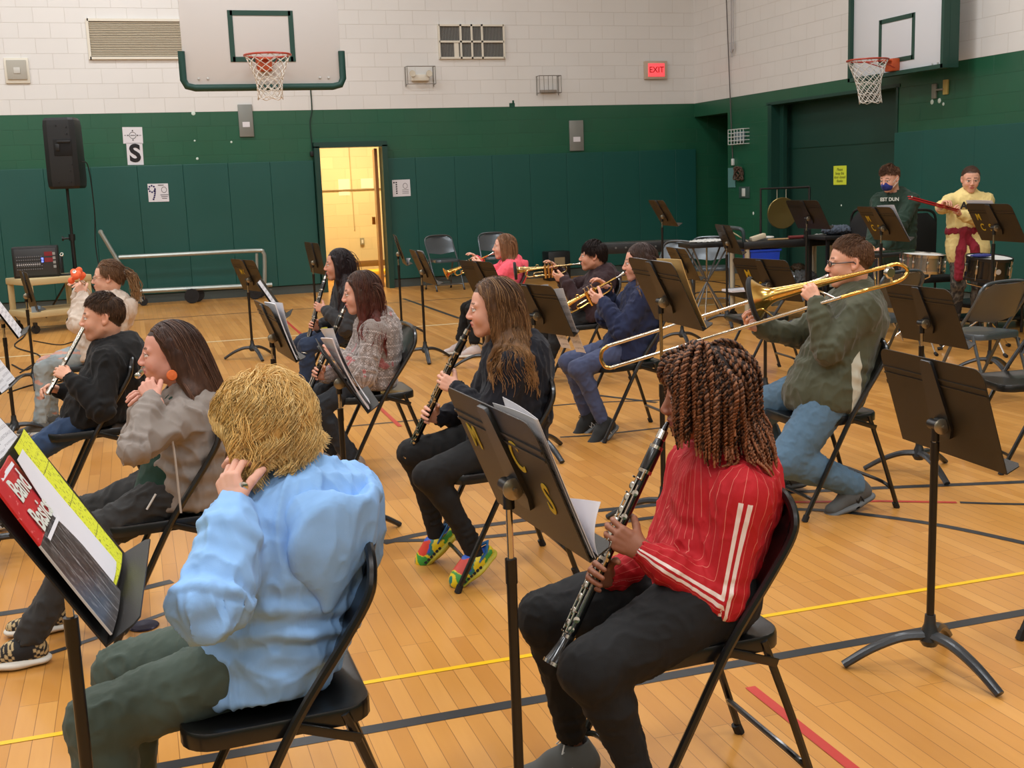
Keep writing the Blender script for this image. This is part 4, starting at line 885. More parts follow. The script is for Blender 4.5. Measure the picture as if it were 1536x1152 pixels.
def hoop(loc, rz, label, board, padded, wdt=1.83, hgt=1.22, z0=-.2):
    "local: board in the XZ plane facing -Y, origin at the rim's height on the board"
    e = empty('basketball_hoop', loc, rz, label, 'basketball hoop')
    MB().box((0, .02, z0 + hgt / 2), (wdt, .04, hgt), bev=.006).build('backboard', board, e)
    m = MB(); a, b = .61, .457; zt = .0
    for dx in (-a / 2, a / 2): m.box((dx, -.003, zt + b / 2), (.05, .006, b + .05))
    for dz in (0, b): m.box((0, -.003, zt + dz), (a, .006, .05))
    m.build('target_square', M_BBG, e, smooth=False)
    if padded:
        p = [(-wdt / 2 - .01, 0, z0 + .33), (-wdt / 2 - .01, 0, z0 + .05), (-wdt / 2 + .02, 0, z0 - .01), (-wdt / 2 + .10, 0, z0 - .03), (wdt / 2 - .10, 0, z0 - .03), (wdt / 2 - .02, 0, z0 - .01), (wdt / 2 + .01, 0, z0 + .05), (wdt / 2 + .01, 0, z0 + .33)]
        MB().tube(p, .036, 10).build('edge_padding', plain('pad_green', (16, 66, 58), .5), e)
    else:
        m = MB()
        for dx in (-wdt / 2 + .02, wdt / 2 - .02): m.box((dx, .0, z0 + hgt / 2), (.045, .10, hgt))
        m.box((0, 0, z0 + .02), (wdt, .10, .045)); m.box((wdt / 2 - .02, .09, z0 + hgt / 2), (.05, .12, hgt)); m.build('edge_frame', M_BBG, e)
        m = MB()
        for zz in (z0 + .1, z0 + 1.0): m.tube([(-.5, .04, zz), (-.5, .42, zz)], .03, 8); m.tube([(.5, .04, zz), (.5, .42, zz)], .03, 8)
        m.build('wall_arm', M_BBG, e)
    bo = MB()
    for xx in (-wdt / 2 + .14, -wdt / 2 + .23, wdt / 2 - .23, wdt / 2 - .14): bo.lathe([(0, .0), (.014, 0), (.012, .008), (0, .010)], (xx, -.001, z0 + .06), (0, -1, 0), 8)
    bo.build('bolts', plain('bolt', (190, 190, 186), .4, .5), e)
    rc = -.15 - .229
    m = MB(); m.tube([(math.cos(t) * .229, rc + math.sin(t) * .229, 0) for t in np.linspace(0, 2 * PI, 33)], .010, 8)
    m.tube([(-.06, -.01, -.11), (-.12, rc + .05, -.008)], .006, 6); m.tube([(.06, -.01, -.11), (.12, rc + .05, -.008)], .006, 6); m.build('rim', M_RIM, e)
    MB().box((0, -.05, -.055), (.15, .10, .14), bev=.01).box((0, -.12, -.008), (.12, .10, .012)).build('rim_bracket', plain('bracket_orange', (196, 84, 40), .5), e)
    net((0, rc, 0), .225, .42 if padded else .47, lean=(0, 0) if padded else (.04, .02)).build('net', M_NET, e); return e

hoop((at(393, 60, 12.5)[0], 12.5, 2.865), 0, 'basketball hoop with green padded lower edge and white net, left on the back wall', M_BB, True, wdt=1.60, z0=-.25)
hoop((8.50, 11.70, 2.745), -PI / 2, 'basketball hoop with green-edged white backboard on the right wall above the drummers', M_BB2, False, wdt=1.76, z0=-.17)
# ------------------------------------------------------------------ music stands
M_STAND = plain('stand_black', (22, 21, 20), .38, .0, bump=.15, bscale=400); M_DESK = plain('desk_bronze_black', (34, 28, 18), .42, .25, bump=.25, bscale=500); M_CHROME = plain('chrome', (200, 196, 188), .18, 1.); M_DESK2 = plain('desk_black', (26, 25, 24), .42, .2, bump=.25, bscale=500)
M_POLE = plain('pole_black', (20, 17, 15), .35); M_LET = plain('stencil_yellow', (190, 160, 30), .6); M_BASE = plain('cast_iron_grey', (62, 64, 66), .32, .5, bump=.2, bscale=60, var=.15)
SW, SH = .508, .32
def stand(loc, zk, yaw, tilt, label, letters=None, group=None, base=True, desk=None, legrot=.4, off=.035, tray=True, dz=.0, dx=0., name='music_stand', inner=M_CHROME, ip=.07):
    "loc: foot of the pole; zk: height of the knob; yaw: the way the desk's front faces; local +x is the front"
    e = empty(name, (loc[0], loc[1], 0), yaw, label, 'music stand', group)
    c, s_ = math.cos(tilt), math.sin(tilt); U = np.array([-s_, 0, c]); Nn = np.array([c, 0, s_]); R = np.stack([np.array([0, -1., 0]), U, -Nn], 1)   # desk frame: x right as seen from behind, y up, z towards the back
    O = np.array([off, 0, zk]) + U * (.045 + dz) + np.array([0, -1., 0]) * dx
    def D(x, y, z): return O + R @ np.array([x, y, z])
    bm = []; r = .035
    poly = [(-SW / 2, -SH / 2), (SW / 2, -SH / 2)] + [(SW / 2 - r + r * math.cos(a), SH / 2 - r + r * math.sin(a)) for a in np.linspace(0, PI / 2, 5)] + [(-SW / 2 + r + r * math.cos(a), SH / 2 - r + r * math.sin(a)) for a in np.linspace(PI / 2, PI, 5)]
    m = MB(); m.prism(poly, .003, R, O); m.prism([(x, y) for x, y in ((-SW / 2, SH / 2 - .060), (SW / 2, SH / 2 - .060), (SW / 2, SH / 2 - .066), (-SW / 2, SH / 2 - .066))], .004, R, O + R @ np.array([0, 0, .002])); m.prism([(-SW / 2, SH / 2 - .080), (SW / 2, SH / 2 - .080), (SW / 2, SH / 2 - .086), (-SW / 2, SH / 2 - .086)], .004, R, O + R @ np.array([0, 0, .002]))
    de = m.build('desk', desk or M_DESK, e)
    if tray:
        tr = .062; q = [(-SW / 2 + .0, 0), (SW / 2 - .0, 0), (SW / 2 - .012, tr - .012), (SW / 2 - .03, tr), (-SW / 2 + .03, tr), (-SW / 2 + .012, tr - .012)]
        MB().prism(q, .003, np.stack([R[:, 0], -R[:, 2], R[:, 1]], 1), D(0, -SH / 2, 0)).build('tray', desk or M_DESK, e)
    m = MB(); q = [(-.030, .115), (-.022, .125), (.022, .125), (.030, .115), (.050, -.09), (.030, -.125), (-.030, -.125), (-.050, -.09)]
    m.prism(q, .010, R, D(0, .03, .003)); m.build('bracket', M_STAND, e)
    hub = np.array([0, 0, .13 if base else .02]); kb = np.array([0, 0, zk])
    MB().lathe([(0, 0), (.021, 0), (.024, .004), (.024, .010), (.018, .013), (0, .014)], kb + np.array([0, -.024, 0]), (0, -1, 0), 18).lathe([(0, 0), (.005, 0), (.005, .006), (0, .006)], kb + np.array([0, -.038, 0]), (0, -1, 0), 8).build('knob', plain('knob_steel', (150, 142, 124), .3, .8, bump=.15), e)
    MB().tube([kb + (0, .024, 0), kb + (0, -.024, 0)], .016, 10).box(kb + (off * .5, 0, 0), (off, .03, .04), None, .006).tube([kb + (0, 0, .0), kb - (0, 0, .05)], .013, 10).build('neck', M_STAND, e)
    zs = zk - .05 - ip
    MB().tube([(0, 0, zk - .04), (0, 0, zs - .02)], .0075, 10).build('inner_pole', inner, e)
    m = MB().tube([(0, 0, zs), (0, 0, .11)], .0118, 12); m.tube([(0, 0, zs + .006), (0, 0, zs - .05)], .0135, 12); m.build('pole', M_POLE, e)
    if base:
        MB().lathe([(.0, .17), (.016, .17), (.018, .14), (.030, .11), (.034, .09), (.022, .07), (0, .068)], (0, 0, 0), (0, 0, 1), 14).build('hub', M_BASE, e)
        for k in range(3):
            a = legrot + k * 2 * PI / 3; d = np.array([math.cos(a), math.sin(a), 0]); P = smooth_path([d * .015 + (0, 0, .105), d * .09 + (0, 0, .098), d * .18 + (0, 0, .062), d * .265 + (0, 0, .010)], 4)
            MB().tube(P, np.linspace(.023, .017, len(P)), 8, flat=.7).build('leg', M_BASE, e)
    e['_O'] = 0; del e['_O']
    if letters:
        for (ch, x, y, sz, ang) in letters:
            ca, sa = math.cos(ang), math.sin(ang); Rt = R @ np.array([[ca, -sa, 0], [sa, ca, 0], [0, 0, 1]]); text(ch, sz, M_LET, de, D(x, y, .0045), Rt, sx=.8, depth=.0006, bold=sz * .012)
    return e, D
MCS = [('M', -.165, .045, .085, 0), ('C', -.165, -.045, .085, 0), ('S', -.075, -.045, .085, 0)]
# ------------------------------------------------------------------ folding chairs
M_CHAIR = plain('chair_black', (15, 14, 14), .30, .0, bump=.05, coat=.3); M_CHAIRG = plain('chair_grey', (92, 98, 102), .28, .55); M_RUB = plain('rubber', (16, 15, 15), .7)
def rrect(w_, h_, r, n=5):
    out = []
    for cx, cy, a0 in ((w_ / 2 - r, h_ / 2 - r, 0), (-w_ / 2 + r, h_ / 2 - r, PI / 2), (-w_ / 2 + r, -h_ / 2 + r, PI), (w_ / 2 - r, -h_ / 2 + r, 1.5 * PI)):
        out += [(cx + r * math.cos(a0 + t), cy + r * math.sin(a0 + t)) for t in np.linspace(0, PI / 2, n)]
    return out
def chair_proto(name, frame_m, panel_m, label):
    "local +x is the way the sitter faces; feet on z = 0"
    e = empty(name, (0, 0, 0), 0, label, 'chair'); hw = .215; r = .0112
    m = MB()   # one bent tube: front foot, up past the seat, over the back and down again
    side = lambda y: [(.235, y, .012), (.105, y, .26), (.0, y, .455), (-.115, y, .62), (-.165, y, .70)]
    top = [(-.178, .205, .745), (-.184, .165, .778), (-.188, .10, .790), (-.188, 0, .793), (-.188, -.10, .790), (-.184, -.165, .778), (-.178, -.205, .745)]
    m.tube(smooth_path(side(hw) + top + side(-hw)[::-1], 4), r, 8); m.build('frame', frame_m, e)
    for y in (-1, 1): MB().tube([(-.105, y * .19, .445), (-.18, y * .194, .24), (-.255, y * .20, .012)], r * .95, 8).build('rear_leg', frame_m, e)
    MB().tube(smooth_path([(.20, -hw, .08), (.175, -.17, .085), (.170, 0, .085), (.175, .17, .085), (.20, hw, .08)], 4), r * .75, 8).build('front_stretcher', frame_m, e)
    MB().tube(smooth_path([(-.235, -.20, .085), (-.205, -.16, .12), (-.20, 0, .125), (-.205, .16, .12), (-.235, .20, .085)], 4), r * .75, 8).build('rear_stretcher', frame_m, e)
    for y in (-1, 1):
        m = MB(); m.box((-.065, y * .204, .415), (.15, .006, .022), rot((0, 1, 0), -.35), .002); m.lathe([(0, 0), (.008, 0), (.008, .01), (0, .01)], (-.0, y * .203, .438), (0, y, 0), 8); m.build('brace', frame_m, e)
    # seat pan: rounded slab with a turned-down rim
    m = MB(); P = rrect(.40, .385, .07, 6); n = len(P); V = []
    for z, k in ((.418, 1.0), (.448, 1.0), (.455, .985), (.4555, .95), (.449, .80), (.447, .0)):
        for x, y in P: V.append((x * k + .03, y * k, z + .006 * (x > .12) * -1))
    Q = [(j * n + i, j * n + (i + 1) % n, (j + 1) * n + (i + 1) % n, (j + 1) * n + i) for j in range(5) for i in range(n)]; m.add(V, Q); m.build('seat', panel_m, e)
    G = []
    for t in np.linspace(0, 1, 7):
        row = []; z = .545 + .235 * t; ww = .205 if t < .7 else .205 - (t - .7) ** 2 * .9 ; x0 = -.068 - .125 * t - .006
        for s_ in np.linspace(-1, 1, 11): row.append((x0 - .022 * (1 - s_ * s_), s_ * ww, z - (.03 * (1 - abs(s_)) ** 1 if t == 0 else 0)))
        G.append(row)
    MB().sheet(G, .003).build('backrest', panel_m, e)
    for x, y in ((.238, hw), (.238, -hw), (-.257, .20), (-.257, -.20)): MB().tube([(x, y, 0.0), (x - .012 * (1 if x > 0 else -1), y, .028)], .0145, 8).build('rubber_foot', M_RUB, e)
    return e
chair0 = chair_proto('folding_chair', M_CHAIR, M_CHAIR, ''); chair1 = chair_proto('folding_chair', M_CHAIRG, M_CHAIRG, ''); _used = {}
def chair(x, y, rz, label, group=None, grey=False):
    p = chair1 if grey else chair0
    if grey not in _used:
        _used[grey] = 1; p.location = (x, y, 0); p.rotation_euler = (0, 0, rz); p['label'] = label
        if group: p['group'] = group
        return p
    return dup(p, (x, y, 0), rz, label, group)
# ------------------------------------------------------------------ instruments (built on an axis, then placed)
M_WOODB = plain('grenadilla_black', (14, 13, 13), .22, coat=.4); M_KEY = plain('nickel_key', (196, 190, 178), .18, 1.); M_GOLD = plain('brass_lacquer', (226, 186, 104), .2, 1.); M_SILV = plain('silver_tube', (214, 210, 200), .18, 1.); M_BELL_SHADE = plain('bell_shade', (30, 24, 16), .6)
def axis_frame(a, b, up):
    d = unit(np.asarray(b) - np.asarray(a)); u = unit(np.asarray(up) - d * d.dot(up)); return np.stack([d, np.cross(u, d), u], 1)
def clarinet(a, b, up, label, L=.62, group=None):
    "a mouthpiece tip, b bell rim; up: the side with the keys"
    a = np.asarray(a, float); e = empty('clarinet', a, 0, label, 'clarinet', group); L = np.linalg.norm(np.asarray(b) - a); k = L / .62; R = axis_frame(a, b, up)
    def P(x, y, z): return R @ (np.array([x, y, z]) * k)
    lt = lambda prof, nm, mt, par=e, n=16: MB().lathe([(r * k, h * k) for r, h in prof], (0, 0, 0), R[:, 0], n).build(nm, mt, par)
    lt([(0, .0), (.0045, .001), (.0085, .03), (.0125, .06), (.0125, .066)], 'mouthpiece', M_WOODB); lt([(.0092, .022), (.0118, .024), (.0128, .045), (.0105, .047)], 'ligature', M_KEY)
    lt([(.0145, .066), (.0158, .075), (.0158, .122), (.0145, .13), (.0135, .131), (.0135, .36), (.0140, .365), (.0140, .545), (.0160, .55), (.019, .57), (.026, .60), (.0315, .618), (.0305, .620), (.024, .60), (.012, .57), (0, .57)], 'body', M_WOODB, n=20)
    for h, r in ((.0665, .0162), (.129, .0165), (.352, .0158), (.548, .0170), (.616, .0320)): lt([(r - .003, h - .004), (r, h - .004), (r, h + .004), (r - .003, h + .004)], 'ring', M_KEY)
    m = MB()
    for x in (.17, .20, .232, .262, .292, .322, .395, .425, .455, .49, .52): m.lathe([(.0095 * k, 0), (.0095 * k, .003 * k), (.0065 * k, .004 * k), (0, .004 * k)], P(x, 0, .0150), R[:, 2], 12)
    for x, y in ((.185, .013), (.245, .013), (.34, .014), (.41, -.013), (.44, -.014), (.505, .014), (.53, .010)): m.lathe([(.0075 * k, 0), (.0075 * k, .004 * k), (0, .005 * k)], P(x, y, .007), R @ np.array([0, math.copysign(.9, y), .5]), 10)
    m.build('key', M_KEY, e); m = MB()
    for y, z, x0, x1 in ((.0085, .0165, .15, .34), (-.0085, .0160, .20, .345), (.014, .010, .165, .335), (.0085, .0165, .37, .54), (-.0095, .0155, .38, .535), (.0145, .009, .40, .54)): m.tube([P(x0, y, z), P(x1, y, z)], .0022 * k, 6)
    for x in (.15, .19, .25, .31, .34, .37, .43, .49, .54):
        for y in (-.010, .010): m.tube([P(x, y, .012), P(x, y, .019)], .0024 * k, 5)
    for x, y in ((.345, .020), (.36, .024), (.36, -.021), (.375, .020), (.14, .016)): m.box(P(x, y, .010), (.026 * k, .006 * k, .003 * k), R)
    m.build('key_rod', M_KEY, e); return e
def bell_prof(L, r0, r1, pw, n=14): return [(r0 + (r1 - r0) * (t ** pw), L * t) for t in np.linspace(0, 1, n)]
def trumpet(mp, bell, up, label, side=1, metal=None, group=None, Lm=.48):
    metal = metal or M_GOLD
    mp = np.asarray(mp, float); e = empty('trumpet', mp, 0, label, 'trumpet', group); R = axis_frame(mp, bell, up); k = np.linalg.norm(np.asarray(bell) - mp) / Lm
    def P(x, y, z): return R @ (np.array([x, y, z]) * k)
    MB().lathe([(.0 * k, .012 * k), (.010 * k, .0), (.0135 * k, .0), (.0135 * k, .004 * k), (.008 * k, .02 * k), (.005 * k, .03 * k), (.0055 * k, .08 * k)], (0, 0, 0), R[:, 0], 14).build('mouthpiece', M_SILV, e)
    MB().tube([P(.06, 0, 0), P(.40, 0, 0)], .0062 * k, 8).tube([P(.07, 0, 0), P(.10, 0, 0)], .0078 * k, 8).build('leadpipe', metal, e)
    zb = -.045
    pth = smooth_path([P(.24, -.02, .0), P(.16, -.02, .0), P(.125, -.02, -.008), P(.108, -.02, -.028), P(.118, -.02, -.05), P(.15, -.02, -.060), P(.24, -.01, -.060)], 5)
    bt = smooth_path([P(.40, 0, 0), P(.425, 0, -.010), P(.435, 0, -.030), P(.425, 0, -.052), P(.40, 0, -.060), P(.26, 0, -.060)], 5); MB().tube(bt, .0066 * k, 8).build('tuning_slide', metal, e)
    # bell tube runs forward from the rear bow
    MB().tube(pth, .0066 * k, 8).build('bell_bow', metal, e)
    MB().lathe([(.0066 * k, 0)] + [(r * k, h * k) for r, h in bell_prof(.25, .0070, .024, 2.2, 8)][1:] + [(r * k, (.25 + h) * k) for r, h in bell_prof(.05, .024, .061, 2.6, 8)][1:] + [(.062 * k, .302 * k), (.060 * k, .300 * k)] + [(r * k * .97, (.25 + h) * k) for r, h in bell_prof(.05, .024, .061, 2.6, 8)][::-1], P(.22, -.02, 0), R[:, 0], 24).build('bell', metal, e)
    MB().lathe([(0, 0), (.03 * k, 0)], P(.455, -.02, 0), R[:, 0], 16).build('bell_throat_shade', M_BELL_SHADE, e)  # flat dark disc across the bell, its inner shade put into the colour
    for i in range(3):
        x = .225 + i * .027; MB().tube([P(x, .0, .018), P(x, .0, -.085)], .0105 * k, 12).build('valve', metal, e)
        MB().tube([P(x, 0, .018), P(x, 0, .042)], .0035 * k, 6).lathe([(0, 0), (.009 * k, 0), (.009 * k, .003 * k), (0, .004 * k)], P(x, 0, .042), R[:, 2], 10).build('valve_button', M_SILV, e)
    m = MB(); m.tube([P(.19, 0, 0), P(.19, -.02, 0)], .004 * k, 6).tube([P(.37, 0, 0), P(.37, -.02, 0)], .004 * k, 6)
    m.tube(smooth_path([P(.30, .01, -.03), P(.36, .02, -.03), P(.375, .02, -.042), P(.36, .02, -.055), P(.30, .01, -.055)], 4), .0055 * k, 6); m.tube([P(.34 + .012 * math.cos(t), 0, .018 + .012 * math.sin(t)) for t in np.linspace(0, 6.28, 12)], .0025 * k, 5); m.build('braces', metal, e); return e
def trombone(mp, fwd, up, label, k=1., slide=.18):
    "local: x forward; slide legs below/side; bell section beside the player's left ear"
    mp = np.asarray(mp, float); e = empty('trombone', mp, 0, label, 'trombone'); R = axis_frame(mp, mp + np.asarray(fwd), up)
    return e, R
def flute(a, b, label, group=None, r=.0095, up=(0, 0, 1)):
    a = np.asarray(a, float); e = empty('flute', a, 0, label, 'flute', group); R = axis_frame(a, b, up); L = np.linalg.norm(np.asarray(b) - a)
    MB().tube([R[:, 0] * t for t in np.linspace(0, L, 4)], r, 14).build('body', M_SILV, e)
    m = MB(); m.lathe([(0, 0), (.013, 0), (.013, .002), (.006, .003), (0, .003)], R[:, 0] * .17 + R[:, 2] * r * .8, R[:, 2], 14); m.build('lip_plate', M_SILV, e)
    for t in (.22, .58, L): MB().lathe([(r * .9, -.004), (r * 1.18, -.004), (r * 1.18, .004), (r * .9, .004)], R[:, 0] * t, R[:, 0], 14).build('ring', M_SILV, e)
    MB().lathe([(0, 0), (r * 1.1, 0), (r * 1.1, .006), (r * .6, .008), (0, .008)], (0, 0, 0), -R[:, 0], 14).build('end_cap', M_SILV, e)
    m = MB(); x = .26
    while x < L - .04: m.lathe([(.0078, 0), (.0078, .004), (0, .005)], R[:, 0] * x + R[:, 2] * r * .95, R[:, 2], 10); x += .024
    m.tube([R[:, 0] * .25 + R[:, 1] * .010 + R[:, 2] * .006, R[:, 0] * (L - .03) + R[:, 1] * .010 + R[:, 2] * .006], .002, 5); m.build('key', M_KEY, e); return e
# ------------------------------------------------------------------ sheets of music
def mat_music(name, base=(222, 220, 222), ink=(70, 66, 74), rows=9., w_=.22, h_=.30):
    if name in MATS: return MATS[name]
    t = NT(name); c = t.n('ShaderNodeUVMap'); s = t.n('ShaderNodeSeparateXYZ'); t.l(c.outputs[0], s.inputs[0]); u, v = s.outputs[0], s.outputs[1]
    vr = t.math('MULTIPLY', v, rows); fr = t.math('FRACT', vr); inband = t.math('MULTIPLY', t.math('GREATER_THAN', fr, .30), t.math('LESS_THAN', fr, .72))
    ln = t.math('LESS_THAN', t.math('FRACT', t.math('MULTIPLY', fr, 11.9)), .17); n = t.noise(t.coord((46, 9 * 3.1, 1), kind='UV'), 1.6, 2, .5); nt = t.math('GREATER_THAN', n, .57)
    mg = t.math('MULTIPLY', t.math('MULTIPLY', t.math('GREATER_THAN', u, .07), t.math('LESS_THAN', u, .93)), t.math('MULTIPLY', t.math('GREATER_THAN', v, .05), t.math('LESS_THAN', v, .90)))
    f = t.math('MULTIPLY', t.math('MULTIPLY', inband, t.math('MAXIMUM', t.math('MULTIPLY', ln, .65), t.math('MULTIPLY', nt, .8))), mg)
    t.set(base_color=t.mix(f, srgb(*base), srgb(*ink)), roughness=.75); MATS[name] = t.m; return t.m
def paper(P, w_, h_, D, x0, y0, mat, parent=None, name='music_sheet', label='', cat='sheet music', curl=.0, z=-.006, ang=0., droop=0., group=None, curlside=1, n=10, th=.0006, flop=0.):
    "a sheet lying on a desk frame D (x right as seen from behind, y up, z back): (x0, y0) lower corner; curl lifts the upper part"
    G = []; ca, sa = math.cos(ang), math.sin(ang)
    for i in range(n + 1):
        row = []
        for j in range(n + 1):
            a = j / n * w_; b = i / n * h_; zz = z - .004 * math.sin(j / n * PI) - curl * (i / n) ** 2 * (.35 + .65 * (j / n if curlside > 0 else 1 - j / n)) ** 1.5
            if flop: b2 = b if i / n < .7 else b - flop * ((i / n - .7) / .3) ** 2
            else: b2 = b
            row.append(D(x0 + a * ca - b2 * sa, y0 + a * sa + b2 * ca, zz))
        G.append(row)
    G = np.array(G); m = MB().sheet(G, -th); o = m.build(name, mat, parent)
    me = o.data; uv = me.uv_layers.new(name='UVMap'); k = (n + 1) ** 2
    for l in me.loops: vi = l.vertex_index % k; uv.data[l.index].uv = (1 - (vi % (n + 1)) / n, (vi // (n + 1)) / n)
    return o
def world_D(e, D):
    M = rz3(e.rotation_euler[2]); L = np.array(e.location[:]); return lambda x, y, z: L + M @ D(x, y, z)
M_MUS = mat_music('music_print')
def drum(c, r, h, shell, label, name='snare_drum', head=None, tiltax=None, lugs=8, rimm=None):
    e = empty(name, c, 0, label, 'drum')
    if tiltax: e.rotation_euler = tiltax
    MB().lathe([(r * .985, 0), (r * .985, h)], n=36).build('shell', shell, e); MB().lathe([(0, h + .004), (r * .98, h + .004), (r * .99, h)], n=36).build('drum_head', head or plain('drum_head', (214, 212, 206), .5), e)
    for z in (0., h): MB().lathe([(r * 1.0, z - .012), (r * 1.03, z - .012), (r * 1.035, z + .012), (r * .995, z + .014), (r * .985, z + .002)], n=36).build('hoop', rimm or M_CHROME, e)
    m = MB()
    for i in range(lugs):
        a = 2 * PI * (i + .5) / lugs; d = np.array([math.cos(a), math.sin(a), 0]); m.box(d * r * 1.01 + (0, 0, h / 2), (.018, .018, h * .42), rz3(a), .004); m.tube([d * r * 1.05 + (0, 0, 0), d * r * 1.05 + (0, 0, h)], .003, 6)
    m.build('lug', M_CHROME, e); return e
def x_stand(c, zt, label, name='drum_stand', mat=None, r=.3):
    mat = mat or M_CHROME; e = empty(name, (c[0], c[1], 0), .3, label, 'drum stand'); m = MB(); m.tube([(0, 0, .10), (0, 0, zt - .06)], .011, 8); m.build('pole', mat, e)
    for k in range(3):
        a = k * 2.094; d = np.array([math.cos(a), math.sin(a), 0]); MB().tube([(0, 0, .30), d * r * .6 + (0, 0, .14), d * r + (0, 0, .015)], .007, 6).tube([(0, 0, .12), d * r * .55 + (0, 0, .15)], .005, 6).build('leg', mat, e); MB().tube([d * r * .96 + (0, 0, .022), d * r * 1.08 + (0, 0, .012)], .014, 8).build('rubber_foot', M_RUB, e)
        MB().tube([(0, 0, zt - .07), d * .15 + (0, 0, zt - .03), d * .16 + (0, 0, zt + .02)], .007, 6).build('basket_arm', mat, e)
    return e
# ------------------------------------------------------------------ stands: foot, knob height, yaw, tilt from the photograph's geometry
def D2R(a): return a * PI / 180
def place_stand(u, v, Y, yaw, tilt, label, **kw):
    "knob seen at (u, v) in the plane Y"
    k = at(u, v, Y); return stand((k[0], Y), k[2], D2R(yaw), D2R(tilt), label, **kw)
e1, D1 = place_stand(762, 729, 2.33, 4, 22, 'music stand with yellow M C S lettered along it before the red-shirted player', letters=[('M', -.185, .040, .095, 0), ('C', .075, .045, .105, -.1), ('S', .170, -.035, .105, -.1)], off=.03, dz=-.002, ip=.12)
e2, D2 = place_stand(97, 843, 2.16, -3, 31, 'black music stand with a magazine and yellow sheet, before the blonde flutist', desk=M_DESK2, off=.04, dz=.03, ip=.06)
e3, D3 = place_stand(1403, 637, 2.87, -3, 17, 'large empty bronze-black music stand alone in the right foreground', off=.03, dz=.01, legrot=.75, ip=.01)
e4, D4 = place_stand(1383, 485, 4.85, 0, 22, 'empty bronze-black music stand with its back to us behind the foreground stand')
e5, D5 = place_stand(1148, 428, 6.85, 15, 28, 'dark music stand with a yellow M behind the trombone bell', letters=[('M', -.155, .035, .085, 0), ('C', -.155, -.055, .085, 0), ('S', -.07, -.055, .085, 0)], desk=M_DESK2)
e6, D6 = place_stand(991, 453, 4.60, -2, 25, 'bronze-black music stand with thick sheets, hiding the trumpeter in navy', inner=plain('brass_pole', (170, 150, 110), .25, .9), ip=.32)
e7, D7 = place_stand(508, 574, 4.98, -5, 32, 'music stand piled with open books before the girl in the patterned fleece', desk=M_DESK2)
e8, D8 = place_stand(371, 420, 10.95, 20, 21, 'bronze music stand with small yellow letters, at the end of the grey frame', letters=[('M', -.12, .03, .075, 0), ('C', -.06, .03, .075, 0), ('S', -.0, .03, .075, 0)])
e9, D9 = place_stand(407, 507, 6.28, 4, 21, 'black music stand with a thick folder, nearest stand below the grey frame')
e10, D10 = place_stand(406, 456, 8.6, -10, 31, 'black music stand holding one white sheet, middle one right of the grey frame', desk=M_DESK2)
e11, D11 = place_stand(469, 394, 11.75, 8, 10, 'small dark music stand left of the lit doorway')
e12, D12 = place_stand(597, 381, 11.75, -8, 17, 'narrow-looking music stand just right of the lit doorway')
e13, D13 = place_stand(632, 408, 9.95, 0, 22, 'bronze music stand in front of the empty chair by the wall pads')
e14, D14 = place_stand(722, 424, 9.3, 17, 26, 'bronze music stand whose top shows before the trumpeter in the pink hoodie')
e15, D15 = place_stand(800, 474, 6.1, 18, 26, 'music stand with long white sheets hanging over it, behind the girl in the navy hoodie')
e16, D16 = place_stand(993, 325, 11.4, -6, 30, 'tall bronze music stand before the black keyboard case at the back')
e17, D17 = place_stand(1090, 365, 10.6, -10, 23, 'bronze music stand left of the black cart with cream posts')
e18, D18 = place_stand(1210, 328, 9.9, 5, 29, 'tall bronze music stand over the black cart of percussion toys')
e19, D19 = place_stand(1322, 343, 7.85, -4, 32, 'music stand with yellow M C S hiding the masked boy', letters=MCS)
e20, D20 = place_stand(1491, 342, 7.05, -3, 29, 'music stand with yellow M C S hiding the boy in the yellow shirt', letters=MCS)
e21, D21 = place_stand(4, 480, 8.0, 2, 30, 'black music stand at the left edge before the girl with the ponytail')
e22, D22 = place_stand(-20, 555, 6.5, -4, 31, 'black music stand holding two sheets side by side at the left edge')
e23, D23 = place_stand(-30, 650, 5.3, -8, 36, 'black music stand with a curling sheet, lowest on the left edge behind the magazine stand')
e24, D24 = place_stand(38.6, 444, 10.3, 12, 10, 'dark music stand seen edge-on before the wooden mixer cart')
e25, D25 = place_stand(1022, 402, 9.6, -5, 26, 'bronze music stand just behind the brown-haired trumpeter in navy')
# sheets on them
M_MAGA = None
def two(e, D, label, g=None, z=-.006, y0=-.155, hh=.30, off=0.): 
    W_ = world_D(e, D)
    for i, x in enumerate((-.225 + off, .01 + off)):
        o = paper(None, .21, hh, W_, x, y0, M_MUS, z=z - .002 * i, label='')
        tag(o, label % ('left' if i else 'right'), 'sheet music', g)
W1 = world_D(e1, D1)
tag(paper(None, .225, .315, W1, .025, -.155, M_MUS, curl=.008, z=-.008), 'white sheet curling off the M C S stand before the red-shirted player', 'sheet music')
tag(paper(None, .225, .32, W1, .028, -.158, mat_music('music_red', ink=(190, 60, 80)), curl=.022, z=-.012, curlside=-1, ang=.0, name='music_book'), 'open music book with pink print on the stand before the red-shirted player', 'music book')
tag(paper(None, .12, .10, W1, .13, -.158, M_PAPER, curl=.05, z=-.02, name='loose_sheet'), 'crumpled loose white sheet at the foot of the stand before the red-shirted player', 'sheet')
